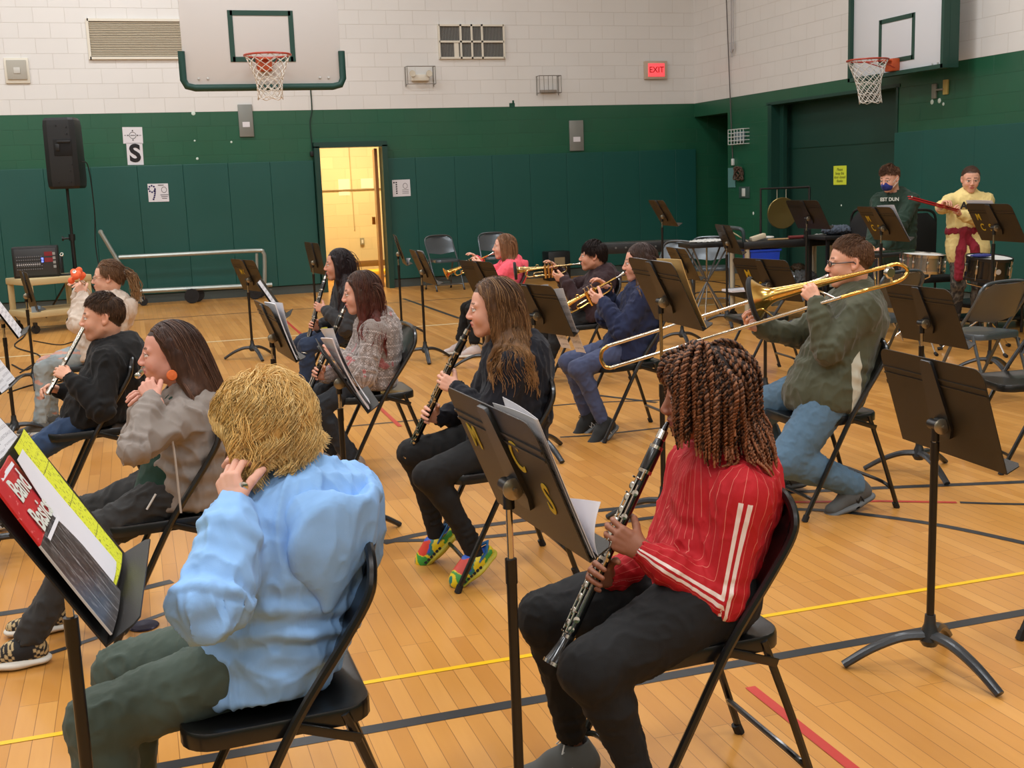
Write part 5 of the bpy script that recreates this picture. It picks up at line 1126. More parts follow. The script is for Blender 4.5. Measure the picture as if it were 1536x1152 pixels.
# magazine, yellow sheet on the blonde player's stand
W2 = world_D(e2, D2)
def mat_magazine():
    t = NT('magazine_cover'); c = t.n('ShaderNodeUVMap'); s = t.n('ShaderNodeSeparateXYZ'); t.l(c.outputs[0], s.inputs[0]); u, v = s.outputs[0], s.outputs[1]
    red = t.math('GREATER_THAN', t.math('ADD', v, t.math('MULTIPLY', u, -.05)), .60); n = t.noise(t.coord((6, 3, 1), kind='UV'), 3, 5, .7)
    bw = t.ramp(n, [(.35, srgb(38, 36, 36)), (.55, srgb(70, 66, 66)), (.72, srgb(150, 146, 146))]); n2 = t.noise(t.coord((3, 8, 1), kind='UV'), 4, 3)
    rr = t.mix(t.math('GREATER_THAN', n2, .64), srgb(196, 34, 44), srgb(226, 110, 110)); c1 = t.mix(red, bw, rr)
    ln = t.math('LESS_THAN', t.math('FRACT', t.math('MULTIPLY', u, 4.3)), .02); c1 = t.mix(t.math('MULTIPLY', ln, t.math('LESS_THAN', v, .6)), c1, srgb(190, 190, 190))
    t.set(base_color=c1, roughness=.3); return t.m
def mat_yellow():
    t = NT('yellow_print'); c = t.n('ShaderNodeUVMap'); s = t.n('ShaderNodeSeparateXYZ'); t.l(c.outputs[0], s.inputs[0]); u, v = s.outputs[0], s.outputs[1]
    n = t.noise(t.coord((20, 20, 1), kind='UV'), 1.5, 3, .6); g = t.math('GREATER_THAN', n, .60); ln = t.math('LESS_THAN', t.math('FRACT', t.math('MULTIPLY', v, 4)), .02)
    t.set(base_color=t.mix(t.math('MAXIMUM', g, ln), srgb(222, 226, 40), srgb(110, 112, 30)), roughness=.7); return t.m
mg = tag(paper(None, .215, .31, W2, .03, -.150, mat_magazine(), name='magazine', z=-.016, curl=.008, curlside=1, th=.004, ang=0), 'magazine with a red upper half and grey photograph on the front left stand', 'magazine')
Rm = rz3(e2.rotation_euler[2]); o_ = W2(0, 0, 0); Rt2 = np.stack([o_ - W2(1, 0, 0), W2(0, 1, 0) - o_, o_ - W2(0, 0, 1)], 1)
for s_, y, sz in (('Band', .118, .060), ('Basics', .062, .060)): text(s_, sz, plain('print_white', (206, 210, 200), .7), mg, W2(.135, y, -.0245), Rt2, bold=.0012, sx=.9, depth=.0003)
for y, l_ in ((.150, .12), (.030, .14)): MB().box(W2(.135, y, -.0243), (l_, .007, .0006), Rt2).build('printed_line', M_PAPER, mg, smooth=False)
tag(paper(None, .215, .31, W2, -.20, -.145, mat_yellow(), name='yellow_sheet', z=-.008, curl=.02), 'bright yellow printed sheet on the front left stand', 'sheet')
tag(paper(None, .17, .28, W2, -.10, -.13, M_PAPER, name='loose_sheet', z=-.012, curl=.02), 'plain white sheet between the magazine and the yellow sheet', 'sheet')
two(e6, D6, '%s thick white sheet on the stand hiding the navy trumpeter', None, hh=.31); W6 = world_D(e6, D6)
tag(paper(None, .22, .31, W6, .03, -.155, plain('manila', (196, 160, 96), .7), name='folder', z=-.02, curl=.02, th=.003), 'tan folder edge on the stand hiding the navy trumpeter', 'folder')
W7 = world_D(e7, D7); tag(paper(None, .22, .33, W7, .02, -.150, mat_music('music_redbook', base=(214, 200, 196), ink=(190, 60, 60)), name='music_book', z=-.016, curl=.05, th=.006), 'open red-printed book on the stand before the fleece-wearing girl', 'music book')
tag(paper(None, .22, .35, W7, -.01, -.140, M_MUS, z=-.03, curl=.06), 'white sheet leaning in the book before the fleece-wearing girl', 'sheet music'); tag(paper(None, .10, .15, W7, -.02, .06, plain('yellow_note', (214, 204, 60), .7), name='yellow_note', z=-.042, curl=.03), 'yellow note on top of the books before the fleece-wearing girl', 'note')
W9 = world_D(e9, D9); tag(paper(None, .23, .31, W9, .01, -.150, M_MUS, z=-.014, th=.006, curl=.02, name='music_folder'), 'thick white folder on the lowest stand right of the grey frame', 'music folder'); tag(paper(None, .22, .30, W9, .02, -.150, M_PAPER, z=-.028, curl=.04), 'white sheet in the folder on the lowest stand right of the grey frame', 'sheet music')
W10 = world_D(e10, D10); tag(paper(None, .23, .31, W10, .02, -.150, M_MUS, z=-.01), 'white sheet on the middle stand right of the grey frame', 'sheet music')
W15 = world_D(e15, D15)
for i, (x, dz_) in enumerate(((.07, 0.), (.16, .02))): tag(paper(None, .085, .40, W15, x, -.26 - .03 * i, M_MUS, z=-.012 - dz_, curl=.03, name='hanging_sheet'), ('left' if i == 0 else 'right') + ' one of two long white sheets hanging over the stand behind the navy hoodie', 'sheet music')
W12 = world_D(e12, D12); tag(paper(None, .20, .06, W12, .02, -.16, M_PAPER, z=-.02, curl=.04, name='loose_sheet'), 'white paper on the tray of the stand right of the doorway', 'sheet')
W13 = world_D(e13, D13); tag(paper(None, .22, .31, W13, .02, -.150, M_PAPER, z=-.01), 'white sheet behind the bronze stand before the empty chair', 'sheet music')
W19 = world_D(e19, D19); tag(paper(None, .22, .31, W19, .03, -.150, M_PAPER, z=-.01, curl=.02), 'white sheet edge on the stand hiding the masked boy', 'sheet music')
W20 = world_D(e20, D20); tag(paper(None, .30, .33, W20, -.245, -.150, M_PAPER, z=-.01, curl=.0), 'white sheet edge on the stand hiding the boy in yellow', 'sheet music')
W21 = world_D(e21, D21); tag(paper(None, .23, .30, W21, .025, -.16, M_MUS, z=-.01), 'sheet of music on the topmost stand at the left edge', 'sheet music'); tag(paper(None, .23, .30, W21, -.21, -.15, M_MUS, z=-.006), 'second sheet of music on the topmost stand at the left edge', 'sheet music')
W22 = world_D(e22, D22); tag(paper(None, .22, .30, W22, .02, -.16, M_MUS, z=-.012, curl=.03), 'nearer of two sheets on the middle stand at the left edge', 'sheet music'); tag(paper(None, .22, .30, W22, -.215, -.15, M_MUS, z=-.008, curl=.02), 'farther of two sheets on the middle stand at the left edge', 'sheet music')
W23 = world_D(e23, D23); tag(paper(None, .23, .32, W23, .01, -.16, M_MUS, z=-.012, curl=.04), 'curling sheet of music on the lowest stand at the left edge', 'sheet music'); tag(paper(None, .23, .32, W23, -.22, -.15, M_MUS, z=-.008, curl=.03), 'second curling sheet on the lowest stand at the left edge', 'sheet music')
# ------------------------------------------------------------------ chairs
LEFT = PI
def chair_at(u, v, z, Y, rz, label, grey=False, back=.188, group=None):
    "the top of the back is seen at (u, v) in the plane Y"
    a = at(u, v, Y); dx = math.cos(rz) * back; return chair(a[0] + dx, Y, rz, label, group, grey)
def P2(u, v, Y, z=None): return at(u, v, Y)
# chairs of the seated players are placed by the players below
chair(*at(664, 362, 16.6)[:2], PI * 1.5 + .12, 'empty folding chair against the wall pads right of the doorway', None, True)
chair(*at(742, 357, 16.6)[:2], PI * 1.5 - .1, 'empty folding chair behind the trumpeter in the pink hoodie', None, True)
chair(at(1470, 445, 6.3)[0] + .02, 6.30, PI * .54, 'empty grey folding chair with a shiny back behind the front right stands', None, True)
chair(at(1322, 470, 7.45)[0] - .05, 7.35, PI * .56, 'pale-backed folding chair between the trombonist and the snare drum', None, True)
chair(at(1545, 590, 4.75)[0] + .02, 4.80, PI * .93, 'black folding chair cut by the right edge beside the foreground stand')
_f = atz(1529, 960); chair(_f[0] + .238, _f[1] - .215, PI, 'black folding chair whose foot shows low at the right edge')
chair(at(1120, 470, 7.9)[0] + .12, 7.9, PI * .97, 'black folding chair behind the bell of the trombone')
chair(at(1010, 400, 12.0)[0], 12.1, PI * 1.15, 'grey folding chair beside the small percussion table', None, True)
chair(at(1072, 395, 12.4)[0], 12.5, PI * 1.35, 'grey folding chair under the small percussion table', None, True)
chair(at(448, 490, 8.4)[0] + .235, 8.42, PI, 'black folding chair of the far dark-haired clarinetist')
# ------------------------------------------------------------------ mixer cart, mixer, speaker
M_PINE = plain('cart_tan', (196, 176, 130), .55, bump=.15, bscale=30, var=.1); M_BLKP = plain('black_plastic', (20, 21, 22), .45, bump=.15, bscale=300)
a = at(95, 418, 14.2); ce = empty('utility_cart', tuple(atz(50, 502)[:2] + rz3(D2R(28))[:2, :2] @ np.array([.38, .29])) + (0,), D2R(28), 'tan wooden cart on casters by the back wall holding the audio mixer', 'cart')
def cart(e, L_, W_, zt, zb, top_m, leg_m, th=.075, lw=.06):
    for z, nm in ((zt, 'top_shelf'), (zb, 'bottom_shelf')): MB().box((0, 0, z - th / 2), (L_, W_, th), bev=.012).build(nm, top_m, e)
    for x in (-1, 1):
        for y in (-1, 1):
            MB().box((x * (L_ / 2 - lw / 2 - .01), y * (W_ / 2 - lw / 2 - .01), (zt + zb) / 2 - .02), (lw, lw, zt - zb), bev=.012).build('post', leg_m, e)
            c = MB(); c.tube([(x * (L_ / 2 - .07), y * (W_ / 2 - .07) - .014, .05), (x * (L_ / 2 - .07), y * (W_ / 2 - .07) + .014, .05)], .05, 14); c.box((x * (L_ / 2 - .07), y * (W_ / 2 - .07), .10), (.03, .06, .06)); c.build('caster', M_BLKP, e)
ZT = at(60, 418, 14.4)[2]
cart(ce, .78, .60, ZT, .26, M_PINE, M_PINE)
a = at(54, 386, 14.75); mx = empty('audio_mixer', (a[0], 14.75, ZT), .0, 'black audio mixer with rows of knobs and small lights on the tan cart', 'mixer')
mw, mh = .50, .36; MB().box((0, .0, mh / 2), (mw, .24, mh), bev=.012).build('cabinet', M_BLKP, mx); MB().box((0, -.115, mh / 2), (mw * .9, .02, mh * .86), bev=.004).build('control_panel', plain('panel_grey', (48, 50, 52), .4), mx)
m = MB(); m2 = MB()
for i in range(12):
    for j in range(5): m.lathe([(0, .012), (.007, .012), (.008, 0)], (-.20 + i * .024, -.126, .10 + j * .036), (0, -1, 0), 8)
    m2.box((-.20 + i * .022, -.127, .155), (.014, .006, .012))
m.build('knobs', plain('knob_grey', (110, 112, 116), .4), mx); m2.build('white_buttons', plain('btn_white', (220, 220, 225), .4), mx, smooth=False)
MB().box((.145, -.127, .27), (.09, .004, .05)).box((.145, -.127, .20), (.09, .004, .05)).build('red_labels', plain('label_red', (130, 30, 40), .5), mx, smooth=False); MB().box((.075, -.128, .215), (.024, .004, .024)).box((.075, -.128, .185), (.020, .004, .02)).build('blue_lights', emit('blue_led', (90, 110, 255), 3.0), mx, smooth=False)
m = MB()
for j in range(4): m.box((.205, -.128, .12 + j * .05), (.03, .006, .032))
m.build('sockets', plain('socket_grey', (150, 152, 150), .4), mx, smooth=False)
tag(MB().box((a[0] + .33, 14.75, ZT + .01), (.16, .12, .02), bev=.004).build('remote_box', M_BLKP), 'small black box beside the audio mixer on the cart', 'box')
a = at(68, 432, 15.7); pa = empty('amplifier', (a[0], 15.8, .50), 0, 'black box with a pale A-shaped label under the mixer cart top', 'amplifier'); MB().box((0, 0, .16), (.46, .3, .32), bev=.01).build('case', M_BLKP, pa); MB().box((0, -.152, .20), (.20, .004, .22)).build('label_plate', plain('lab_tan', (120, 108, 84), .6), pa, smooth=False); text('A', .22, M_BLKP, pa, (0, -.156, .20), FACE, bold=.004)
YS = 15.9; st_ = at(98, 282, YS); ft = at(127, 425, YS); sp = empty('speaker_stand', (st_[0] + .02, YS, 0), 0, 'black tripod pole carrying the loudspeaker by the back wall', 'speaker stand')
px = st_[0] + .02; zb_ = st_[2]
MB().tube([(0, 0, zb_ - .0), (0, 0, .75)], .019, 10).build('upper_pole', M_STAND, sp); MB().tube([(0, 0, 1.05), (0, 0, .12)], .026, 10).lathe([(0, 0), (.04, 0), (.04, .08), (0, .08)], (0, 0, 1.0), (0, 0, 1), 12).tube([(0, 0, 1.03), (-.11, -.02, 1.03)], .014, 6).lathe([(0, 0), (.03, 0), (.03, .02), (0, .02)], (-.10, -.02, 1.03), (-1, 0, 0), 10).build('lower_pole', M_STAND, sp)
for k in range(3): a_ = .5 + k * 2.094; MB().tube([(math.cos(a_) * .03, math.sin(a_) * .03, .62), (math.cos(a_) * .5, math.sin(a_) * .5, .02)], .013, 6).build('leg', M_STAND, sp)
S_ = empty('loudspeaker', (px, YS, zb_ - .01), -.18, 'black molded loudspeaker seen from behind on the tripod pole', 'loudspeaker')
hh = at(95, 176, YS)[2] - zb_; ww = .40; V = []
prof = [(-.20, -.02), (-.19, -.15), (-.13, -.19), (.14, -.19), (.20, -.15), (.22, -.02), (.22, .14), (-.20, .14)]
m = MB(); lv = [(.0, .88), (.03, .97), (.10, 1.0), (hh - .10, .98), (hh - .03, .94), (hh, .84)]
for z, k in lv: V += [(x * k, y * k, z) for x, y in prof]
n = len(prof); m.add(V, [(j * n + i, j * n + (i + 1) % n, (j + 1) * n + (i + 1) % n, (j + 1) * n + i) for j in range(5) for i in range(n)] + [tuple(range(n))[::-1], tuple(range(5 * n, 6 * n))]); m.build('cabinet', M_BLKP, S_, auto=.4)
MB().box((.04, -.186, hh * .58), (.22, .02, hh * .24), bev=.01).build('handle_recess_shade', plain('recess_shade', (6, 6, 7), .8), S_); MB().box((-.02, -.195, hh * .58), (.05, .02, hh * .10), bev=.006).box((.06, -.198, hh * .66), (.16, .02, .03), bev=.006).build('handle', M_BLKP, S_)  # near-black slab painted as the shade inside a hollow behind the handle
m = MB()
for x, z in ((-.05, .08), (.1, .08), (.1, .22), (.13, .30), (-.02, hh - .1), (.1, hh - .12), (.1, hh - .2)): m.lathe([(0, .01), (.009, .01), (.011, 0)], (x, -.190, z), (0, -1, 0), 8)
m.build('screws', plain('screw', (60, 60, 62), .3, .6), S_)
tag(MB().tube(smooth_path([(px + .2, YS - .15, zb_ + .32), (px + .28, YS - .1, zb_ + .25), (px + .30, YS, zb_ - .3), (px + .27, YS + .1, .9), (px + .3, YS, .3), (px + .12, YS - .1, .012)], 6), .007, 6).build('speaker_cable', M_RUB), 'black cable hanging from the loudspeaker to the floor', 'cable')
def cable(pts, label, r=.006, mat=M_RUB, name='floor_cable'):
    return tag(MB().tube(smooth_path([(*atz(u, v)[:2], r) for u, v in pts], 6), r, 6).build(name, mat), label, 'cable')
cable([(18, 470), (38, 500), (22, 520), (60, 535), (40, 556), (18, 548)], 'black cable coiled loosely on the floor below the mixer cart', .007)
cable([(50, 512), (90, 518), (120, 512), (180, 516)], 'black cable running right across the floor from the mixer cart', .006)
cable([(30, 560), (60, 545), (95, 570), (50, 578), (12, 590)], 'black cable snaking below the stands at the left edge', .006)
cable([(1010, 418), (1070, 423), (1110, 430)], 'thin dark cable on the floor left of the black cart', .006)
tag(MB().box((0, 0, .1), (.07, .004, .05)).build('blue_card', plain('pale_blue_card', (150, 176, 196), .6), smooth=False), 'small pale blue card on the edge-on stand before the mixer cart', 'card').location = (at(54, 464, 10.2)[0], 10.2, at(54, 464, 10.2)[2] - .1)
# floor disc
a = atz(216, 940); tag(MB().lathe([(.0, 0), (.052, 0), (.054, .004), (.050, .008), (0, .006)], (a[0], a[1], 0), (0, 0, 1), 32).build('floor_disc', plain('disc_purple', (50, 46, 66), .22, .4)), 'dark round disc lying on the floor by the blonde player', 'disc')
# ------------------------------------------------------------------ rolling grey frame along the back wall
M_GALV = plain('galvanised_pipe', (168, 174, 168), .35, .6, var=.1, bump=.05)
YR = 17.15; fe = empty('rolling_frame', (0, YR, 0), 0, 'long grey pipe frame on black wheels along the back wall', 'rack')
def rp(u, v): a = at(u, v, YR); return (a[0], 0, a[2])
A_, B_, C_, D_, E_ = rp(178, 386), rp(385, 376), rp(397, 384), rp(397, 428), rp(210, 436)
MB().tube(smooth_path([rp(178, 386), rp(260, 382), rp(380, 376), rp(394, 378), rp(397, 390), rp(397, 428)], 3), .030, 8).tube([rp(385, 380), rp(386, 428)], .022, 8).build('top_rail', M_GALV, fe); MB().tube([rp(205, 437), rp(408, 427)], .032, 8).build('bottom_rail', M_GALV, fe)
MB().tube([rp(150, 347), rp(213, 452)], .030, 8).lathe([(0, -.02), (.03, -.02), (.035, 0), (.03, .02), (0, .02)], rp(151, 348), (0, -1, 0), 10).build('slanted_post', M_GALV, fe)
for u, v in ((292, 447), (385, 436)):
    a = rp(u, v); MB().tube([(a[0], -.05, a[2] + .12), (a[0], -.05, .10)], .018, 6).build('wheel_post', M_GALV, fe)
    for dy in (-.10, .10): MB().lathe([(.03, -.02), (.10, -.02), (.105, 0), (.10, .02), (.03, .02)], (a[0] + dy * .4, dy - .03, .105), (0, 1, 0), 20).lathe([(0, -.024), (.035, -.024), (.035, .024), (0, .024)], (a[0] + dy * .4, dy - .03, .105), (0, 1, 0), 10).build('wheel', M_RUB, fe)
a = rp(213, 452); MB().lathe([(.0, -.02), (.06, -.02), (.06, .02), (.0, .02)], (a[0] + .02, 0, .06), (0, 1, 0), 14).build('wheel', M_RUB, fe)
# ------------------------------------------------------------------ things at the back centre
a = at(838, 400, 16.9); e = empty('practice_amp', (a[0], 17.0, 0), 0, 'small black box with a tan label on the floor by the wall behind the trumpeters', 'box'); zt = at(838, 377, 16.9)[2]; MB().box((0, 0, zt / 2), (.36, .3, zt), bev=.015).build('case', M_BLKP, e); MB().box((0, -.152, zt - .17), (.17, .004, .16)).build('label_plate', plain('lab_tan2', (140, 122, 90), .6), e, smooth=False)
# long black keyboard case on legs
YK = 13.2; a = at(905, 357, YK); b = at(1015, 372, 12.4); e = empty('xylophone', ((a[0] + b[0]) / 2, 12.9, 0), D2R(-14), 'long black covered xylophone on legs before the back wall', 'xylophone'); zt = at(960, 362, 12.9)[2]
MB().box((0, .1, zt - .04), (1.15, .34, .07), bev=.01).build('cover', plain('cover_black', (30, 34, 34), .35), e); MB().box((0, -.09, zt - .07), (1.15, .03, .12), bev=.005).build('side_rail', M_BLKP, e)
m = MB()
for i in range(9): m.lathe([(0, 0), (.012, 0), (.012, .006), (0, .006)], (-.5 + i * .12, -.106, zt - .06), (0, -1, 0), 8)
m.build('trim_rivets', plain('rivet', (120, 120, 118), .4, .6), e)
for x in (-.5, .5):
    for y in (-.05, .22): MB().box((x, y, (zt - .1) / 2), (.035, .035, zt - .1)).build('leg', M_BLKP, e)
MB().tube([(-.45, -.05, .3), (.45, -.05, .3)], .015, 6).build('crossbar', M_BLKP, e)
# small percussion table
YT = 11.2; a = at(1060, 361, YT); te = empty('percussion_table', (a[0], YT, 0), D2R(-5), 'small folding percussion table with a black tray and white towel', 'table'); zt = a[2]
MB().box((0, 0, zt - .04), (.52, .34, .05), bev=.008).build('tray', M_BLKP, te); 
for k in (-1, 1): MB().tube([(k * .20, -.1, zt - .06), (-k * .20, .1, .02)], .010, 6).tube([(k * .20, .1, zt - .06), (-k * .20, -.1, .02)], .010, 6).build('leg', plain('leg_grey', (110, 112, 112), .4, .5), te)
MB().tube([(0, 0, zt - .06), (0, 0, .35)], .010, 6).build('post', M_CHROME, te)
for k in range(3): MB().tube([(0, 0, .38), (.2 * math.cos(k * 2.1), .2 * math.sin(k * 2.1), .01)], .008, 6).build('foot', M_CHROME, te)
V, Q = SDF().ell((0, 0, .012), (.22, .12, .016)).mesh(.010); o = obj_from('towel', wrinkle(V, Q, .008, 30), Q, plain('towel_white', (206, 204, 198), .9, bump=.3)); o.location = (a[0] + .02, YT, zt - .016); tag(o, 'white towel spread on the small percussion table', 'towel')
# ------------------------------------------------------------------ black utility cart with cream posts
YC = 10.4; a = at(1180, 358, YC); zt = a[2] - .02; M_CPOST = plain('cream_post', (196, 186, 160), .5)
be = empty('utility_cart', (a[0] + .15, YC + .35, 0), D2R(-8), 'black utility cart with cream posts loaded with percussion toys', 'cart')
for z, nm in ((zt, 'top_shelf'), (.34, 'bottom_shelf')):
    MB().box((0, 0, z - .04), (1.02, .50, .075), bev=.012).build(nm, M_BLKP, be)
for x in (-1, 1):
    for y in (-1, 1):
        MB().tube([(x * .46, y * .21, zt - .06), (x * .46, y * .21, .12)], .026, 10).build('post', M_CPOST, be); MB().tube([(x * .46, y * .21 - .015, .05), (x * .46, y * .21 + .015, .05)], .05, 14).box((x * .46, y * .21, .10), (.03, .05, .06)).build('caster', M_BLKP, be)
MB().tube(smooth_path([(-.49, -.20, zt), (-.50, -.20, zt + .10), (-.52, -.15, zt + .13), (-.52, .15, zt + .13), (-.50, .20, zt + .10), (-.49, .20, zt)], 4), .020, 8).build('push_handle', plain('handle_slate', (50, 64, 66), .4), be)
def on_cart(name, label, cat, x, y, z, build): o = build; M = rz3(be.rotation_euler[2]); p = M @ np.array([x, y, z]) + np.array(be.location[:]); o.location = tuple(p); o.rotation_euler = (0, 0, be.rotation_euler[2]); return tag(o, label, cat)
ge = empty('gong_stand', tuple(np.array(be.location[:]) + rz3(D2R(-8)) @ np.array([.02, .12, zt])), D2R(-8), 'black frame with a hanging bronze gong on the black cart', 'gong')
MB().tube([(-.20, 0, 0), (-.20, 0, .52), (.34, 0, .52)], .014, 6).tube([(.34, 0, 0), (.34, 0, .52)], .014, 6).build('frame', M_STAND, ge); MB().lathe([(0, 0), (.13, .0), (.16, -.012), (.165, .015), (.16, .02), (0, .012)], (.03, -.01, .26), (0, -1, 0), 26).build('gong', plain('gong_bronze', (120, 104, 60), .35, .8, bump=.2, bscale=20), ge); MB().tube([(-.02, 0, .40), (-.02, 0, .52)], .003, 4).tube([(.08, 0, .40), (.08, 0, .52)], .003, 4).build('cord', M_CPOST, ge)
def lump(r, seed, mat, name='x', flat=.5, vox=.008): V, Q = SDF().ell((0, 0, r[2]), r, k=.01).mesh(vox); return obj_from(name, wrinkle(V, Q, min(r) * .3, 40, seed), Q, mat)
M_WDN = plain('beech', (186, 150, 100), .5); 
def stick(l, r, mat, name): m = MB(); m.tube([(-l / 2, 0, r), (l / 2, 0, r)], r, 6); m.lathe([(0, -.012), (r * 1.6, 0), (0, .012)], (l / 2, 0, r), (1, 0, 0), 8); return m.build(name, mat)
on_cart('', 'pale wooden block leaning on the left of the black cart top', 'wood block', -.30, -.10, zt, MB().box((0, 0, .03), (.16, .07, .05), rot((0, 1, 0), -.25), .008).build('wood_block', plain('pale_wood', (206, 190, 160), .5)))
on_cart('', 'pair of wooden sticks near the middle of the black cart top', 'sticks', -.05, -.17, zt, stick(.34, .008, M_WDN, 'drum_sticks'))
on_cart('', 'dark red shaker bar on the front of the black cart top', 'shaker', .12, -.18, zt, MB().tube([(-.12, 0, .02), (.12, 0, .02)], .018, 10).build('shaker', plain('maroon', (110, 40, 40), .4)))
on_cart('', 'white folded cloth on the right of the black cart top', 'cloth', .36, -.12, zt, lump((.09, .06, .018), 4, plain('towel_white', (206, 204, 198), .9), 'cloth'))
on_cart('', 'small white tambourine lying on the black cart top', 'tambourine', -.17, .02, zt, MB().tube([(math.cos(t) * .08, math.sin(t) * .08, .02) for t in np.linspace(0, 6.28, 24)], .012, 6).build('tambourine', plain('tamb_white', (210, 206, 196), .5)))
on_cart('', 'dark metal cowbell near the gong on the black cart', 'cowbell', .30, .03, zt, MB().box((0, 0, .05), (.07, .05, .10), bev=.012).build('cowbell', plain('cowbell_dark', (44, 44, 46), .35, .6)))
bb = at(1163, 378, YC - .0); bk = empty('basket', (bb[0], YC + .28, .34), D2R(-8), 'bright blue plastic basket on the lower shelf of the black cart', 'basket')
zz = .34; V = []; n = 4
zbt = max(.12, bb[2] - .34 + .02)
m = MB()
for (sx, sy, z) in ((.13, .09, 0), (.16, .115, zbt), (.17, .125, zbt), (.17, .125, zbt - .02), (.155, .11, zbt - .01), (.125, .085, .01)): V += [(sx, sy, z), (-sx, sy, z), (-sx, -sy, z), (sx, -sy, z)]
m.add(V, [(j * 4 + i, j * 4 + (i + 1) % 4, (j + 1) * 4 + (i + 1) % 4, (j + 1) * 4 + i) for j in range(5) for i in range(4)] + [(0, 1, 2, 3), (20, 21, 22, 23)]); m.build('tub', plain('basket_blue', (28, 70, 200), .4), bk, auto=.3)
o = stick(.40, .007, plain('stick_pale', (206, 190, 150), .5), 'drum_stick'); o.location = (bb[0] - .16, YC + .26, .34 + zbt + .07); o.rotation_euler = (0, .55, -.1); tag(o, 'pale drumstick poking up from the blue basket', 'drumstick')
o = MB().box((0, 0, .01), (.30, .22, .02)).build('music_binder', M_PAPER); o.location = (bb[0] - .28, YC + .22, .345); tag(o, 'white binder lying beside the blue basket on the lower shelf', 'binder')
on_cart('', 'grey crumpled cloth bag on the lower shelf of the black cart', 'bag', .22, -.05, .345, lump((.13, .09, .08), 8, plain('bag_grey', (96, 96, 94), .8), 'cloth_bag'))
on_cart('', 'brown shaker gourd on the lower shelf of the black cart', 'gourd', .20, .02, .49, lump((.07, .05, .045), 9, plain('gourd', (92, 76, 58), .6), 'gourd'))
# black table of clothes right of the cart
a = at(1265, 352, 10.2); e = empty('prop_table', (a[0], 10.3, 0), 0, 'low black table with clothes on it beside the black cart', 'table'); zt2 = a[2]; MB().box((0, 0, zt2 - .02), (.55, .4, .04), bev=.006).build('top', M_BLKP, e)
for x in (-.22, .22):
    for y in (-.16, .16): MB().box((x, y, zt2 / 2 - .02), (.03, .03, zt2 - .04)).build('leg', M_BLKP, e)
o = lump((.17, .12, .045), 12, fabric('cloth_slate', (70, 78, 90)), 'folded_clothes'); o.location = (a[0] - .03, 10.25, zt2); tag(o, 'heap of slate grey clothes on the low black table', 'clothes')
# ------------------------------------------------------------------ drums
YD = 8.2; a = at(1383, 388, YD); zc = a[2]; hd = at(1383, 380, YD)[2] - at(1383, 410, YD)[2]
d1 = drum((a[0], YD, zc - .10), .175, .13, plain('steel_shell', (170, 166, 158), .22, .9), 'chrome snare drum on a stand between the two drummers', tiltax=(.06, .04, .2), lugs=10)
x_stand((a[0], YD), zc - .11, 'chrome stand under the chrome snare drum')
YE = 7.9; a = at(1481, 392, YE); zc = a[2]
d2 = drum((a[0], YE, zc - .14), .18, .17, plain('black_shell', (14, 14, 15), .2, coat=.5), 'black drum with a white head at the lower right of the boy in yellow', name='tom_drum', tiltax=(.11, .03, 0), lugs=8, rimm=plain('rim_black', (24, 24, 24), .3))
MB().lathe([(0, 0), (.022, 0), (.022, .002), (0, .003)], (-.05, -.182, .085), (-.2, -1, 0), 14).build('badge', plain('badge_silver', (190, 188, 184), .3, .3), d2)
x_stand((a[0], YE), zc - .15, 'stand under the black drum at the right', r=.34)
o = lump((.10, .07, .012), 5, fabric('blue_cloth', (40, 44, 110)), 'blue_cloth'); o.location = (a[0] - .08, YE - .02, zc + .042); tag(o, 'dark blue cloth lying on the black drum', 'cloth')
YM = 8.7; a = at(1318, 398, YM); bells = empty('bell_kit', (a[0], YM, 0), D2R(4), 'metal bell kit tray under the hands of the masked boy', 'bell kit'); zb2 = at(1318, 372, YM)[2] - .03
MB().box((0.06, 0, zb2 - .03), (.60, .22, .035), bev=.008).build('frame', plain('kit_black', (34, 36, 36), .4), bells); m = MB()
for i in range(17): m.box((-.22 + i * .034, 0, zb2 - .003), (.026, .17 - i * .003, .008))
m.build('metal_bars', M_CHROME, bells, smooth=False); MB().tube([(0, 0, zb2 - .05), (0, 0, .3)], .011, 8).build('post', M_CHROME, bells)
for k in range(3): MB().tube([(0, 0, .45), (.28 * math.cos(k * 2.1), .28 * math.sin(k * 2.1), .012)], .008, 6).build('leg', M_CHROME, bells)
# padded stools with tall backs behind the drummers
def tall_chair(x, y, rz, label, zt=1.12):
    e = empty('tall_chair', (x, y, 0), rz, label, 'chair'); m = MB(); G = []
    for t in np.linspace(0, 1, 9):
        w_ = .22 * (1 - max(0, t - .7) ** 2 * 5); G.append([(.0 + .02 * (1 - s * s), s * w_, .62 + t * (zt - .62)) for s in np.linspace(-1, 1, 9)])
    m.sheet(G, .04).build('backrest', plain('chair_pad_black', (16, 17, 18), .7, bump=.3, bscale=200), e); MB().tube(smooth_path([(-.02, .20, .45), (-.02, .22, .9), (-.02, .19, zt), (-.02, 0, zt + .03), (-.02, -.19, zt), (-.02, -.22, .9), (-.02, -.20, .45)], 4), .014, 6).build('back_frame', M_STAND, e)
    MB().box((.22, 0, .47), (.44, .44, .06), bev=.02).build('seat', plain('chair_pad_black', (16, 17, 18), .7), e)
    for x_ in (.03, .42):
        for y_ in (-.2, .2): MB().tube([(x_, y_, .45), (x_ * 1.05 - .01, y_ * 1.05, .01)], .013, 6).build('leg', M_STAND, e)
    return e
a = at(1384, 320, 9.6); tall_chair(a[0], 9.7, PI * 1.45, 'tall black padded chair between the masked boy and the boy in yellow', zt=a[2]); a = at(1312, 318, 9.9); tall_chair(a[0] - .04, 9.95, PI * 1.1, 'tall black padded chair left of the masked boy', zt=a[2])
a = at(1530, 332, 8.4); tall_chair(a[0] + .2, 8.4, PI * .9, 'tall black chair at the right edge beside the drum', zt=a[2])
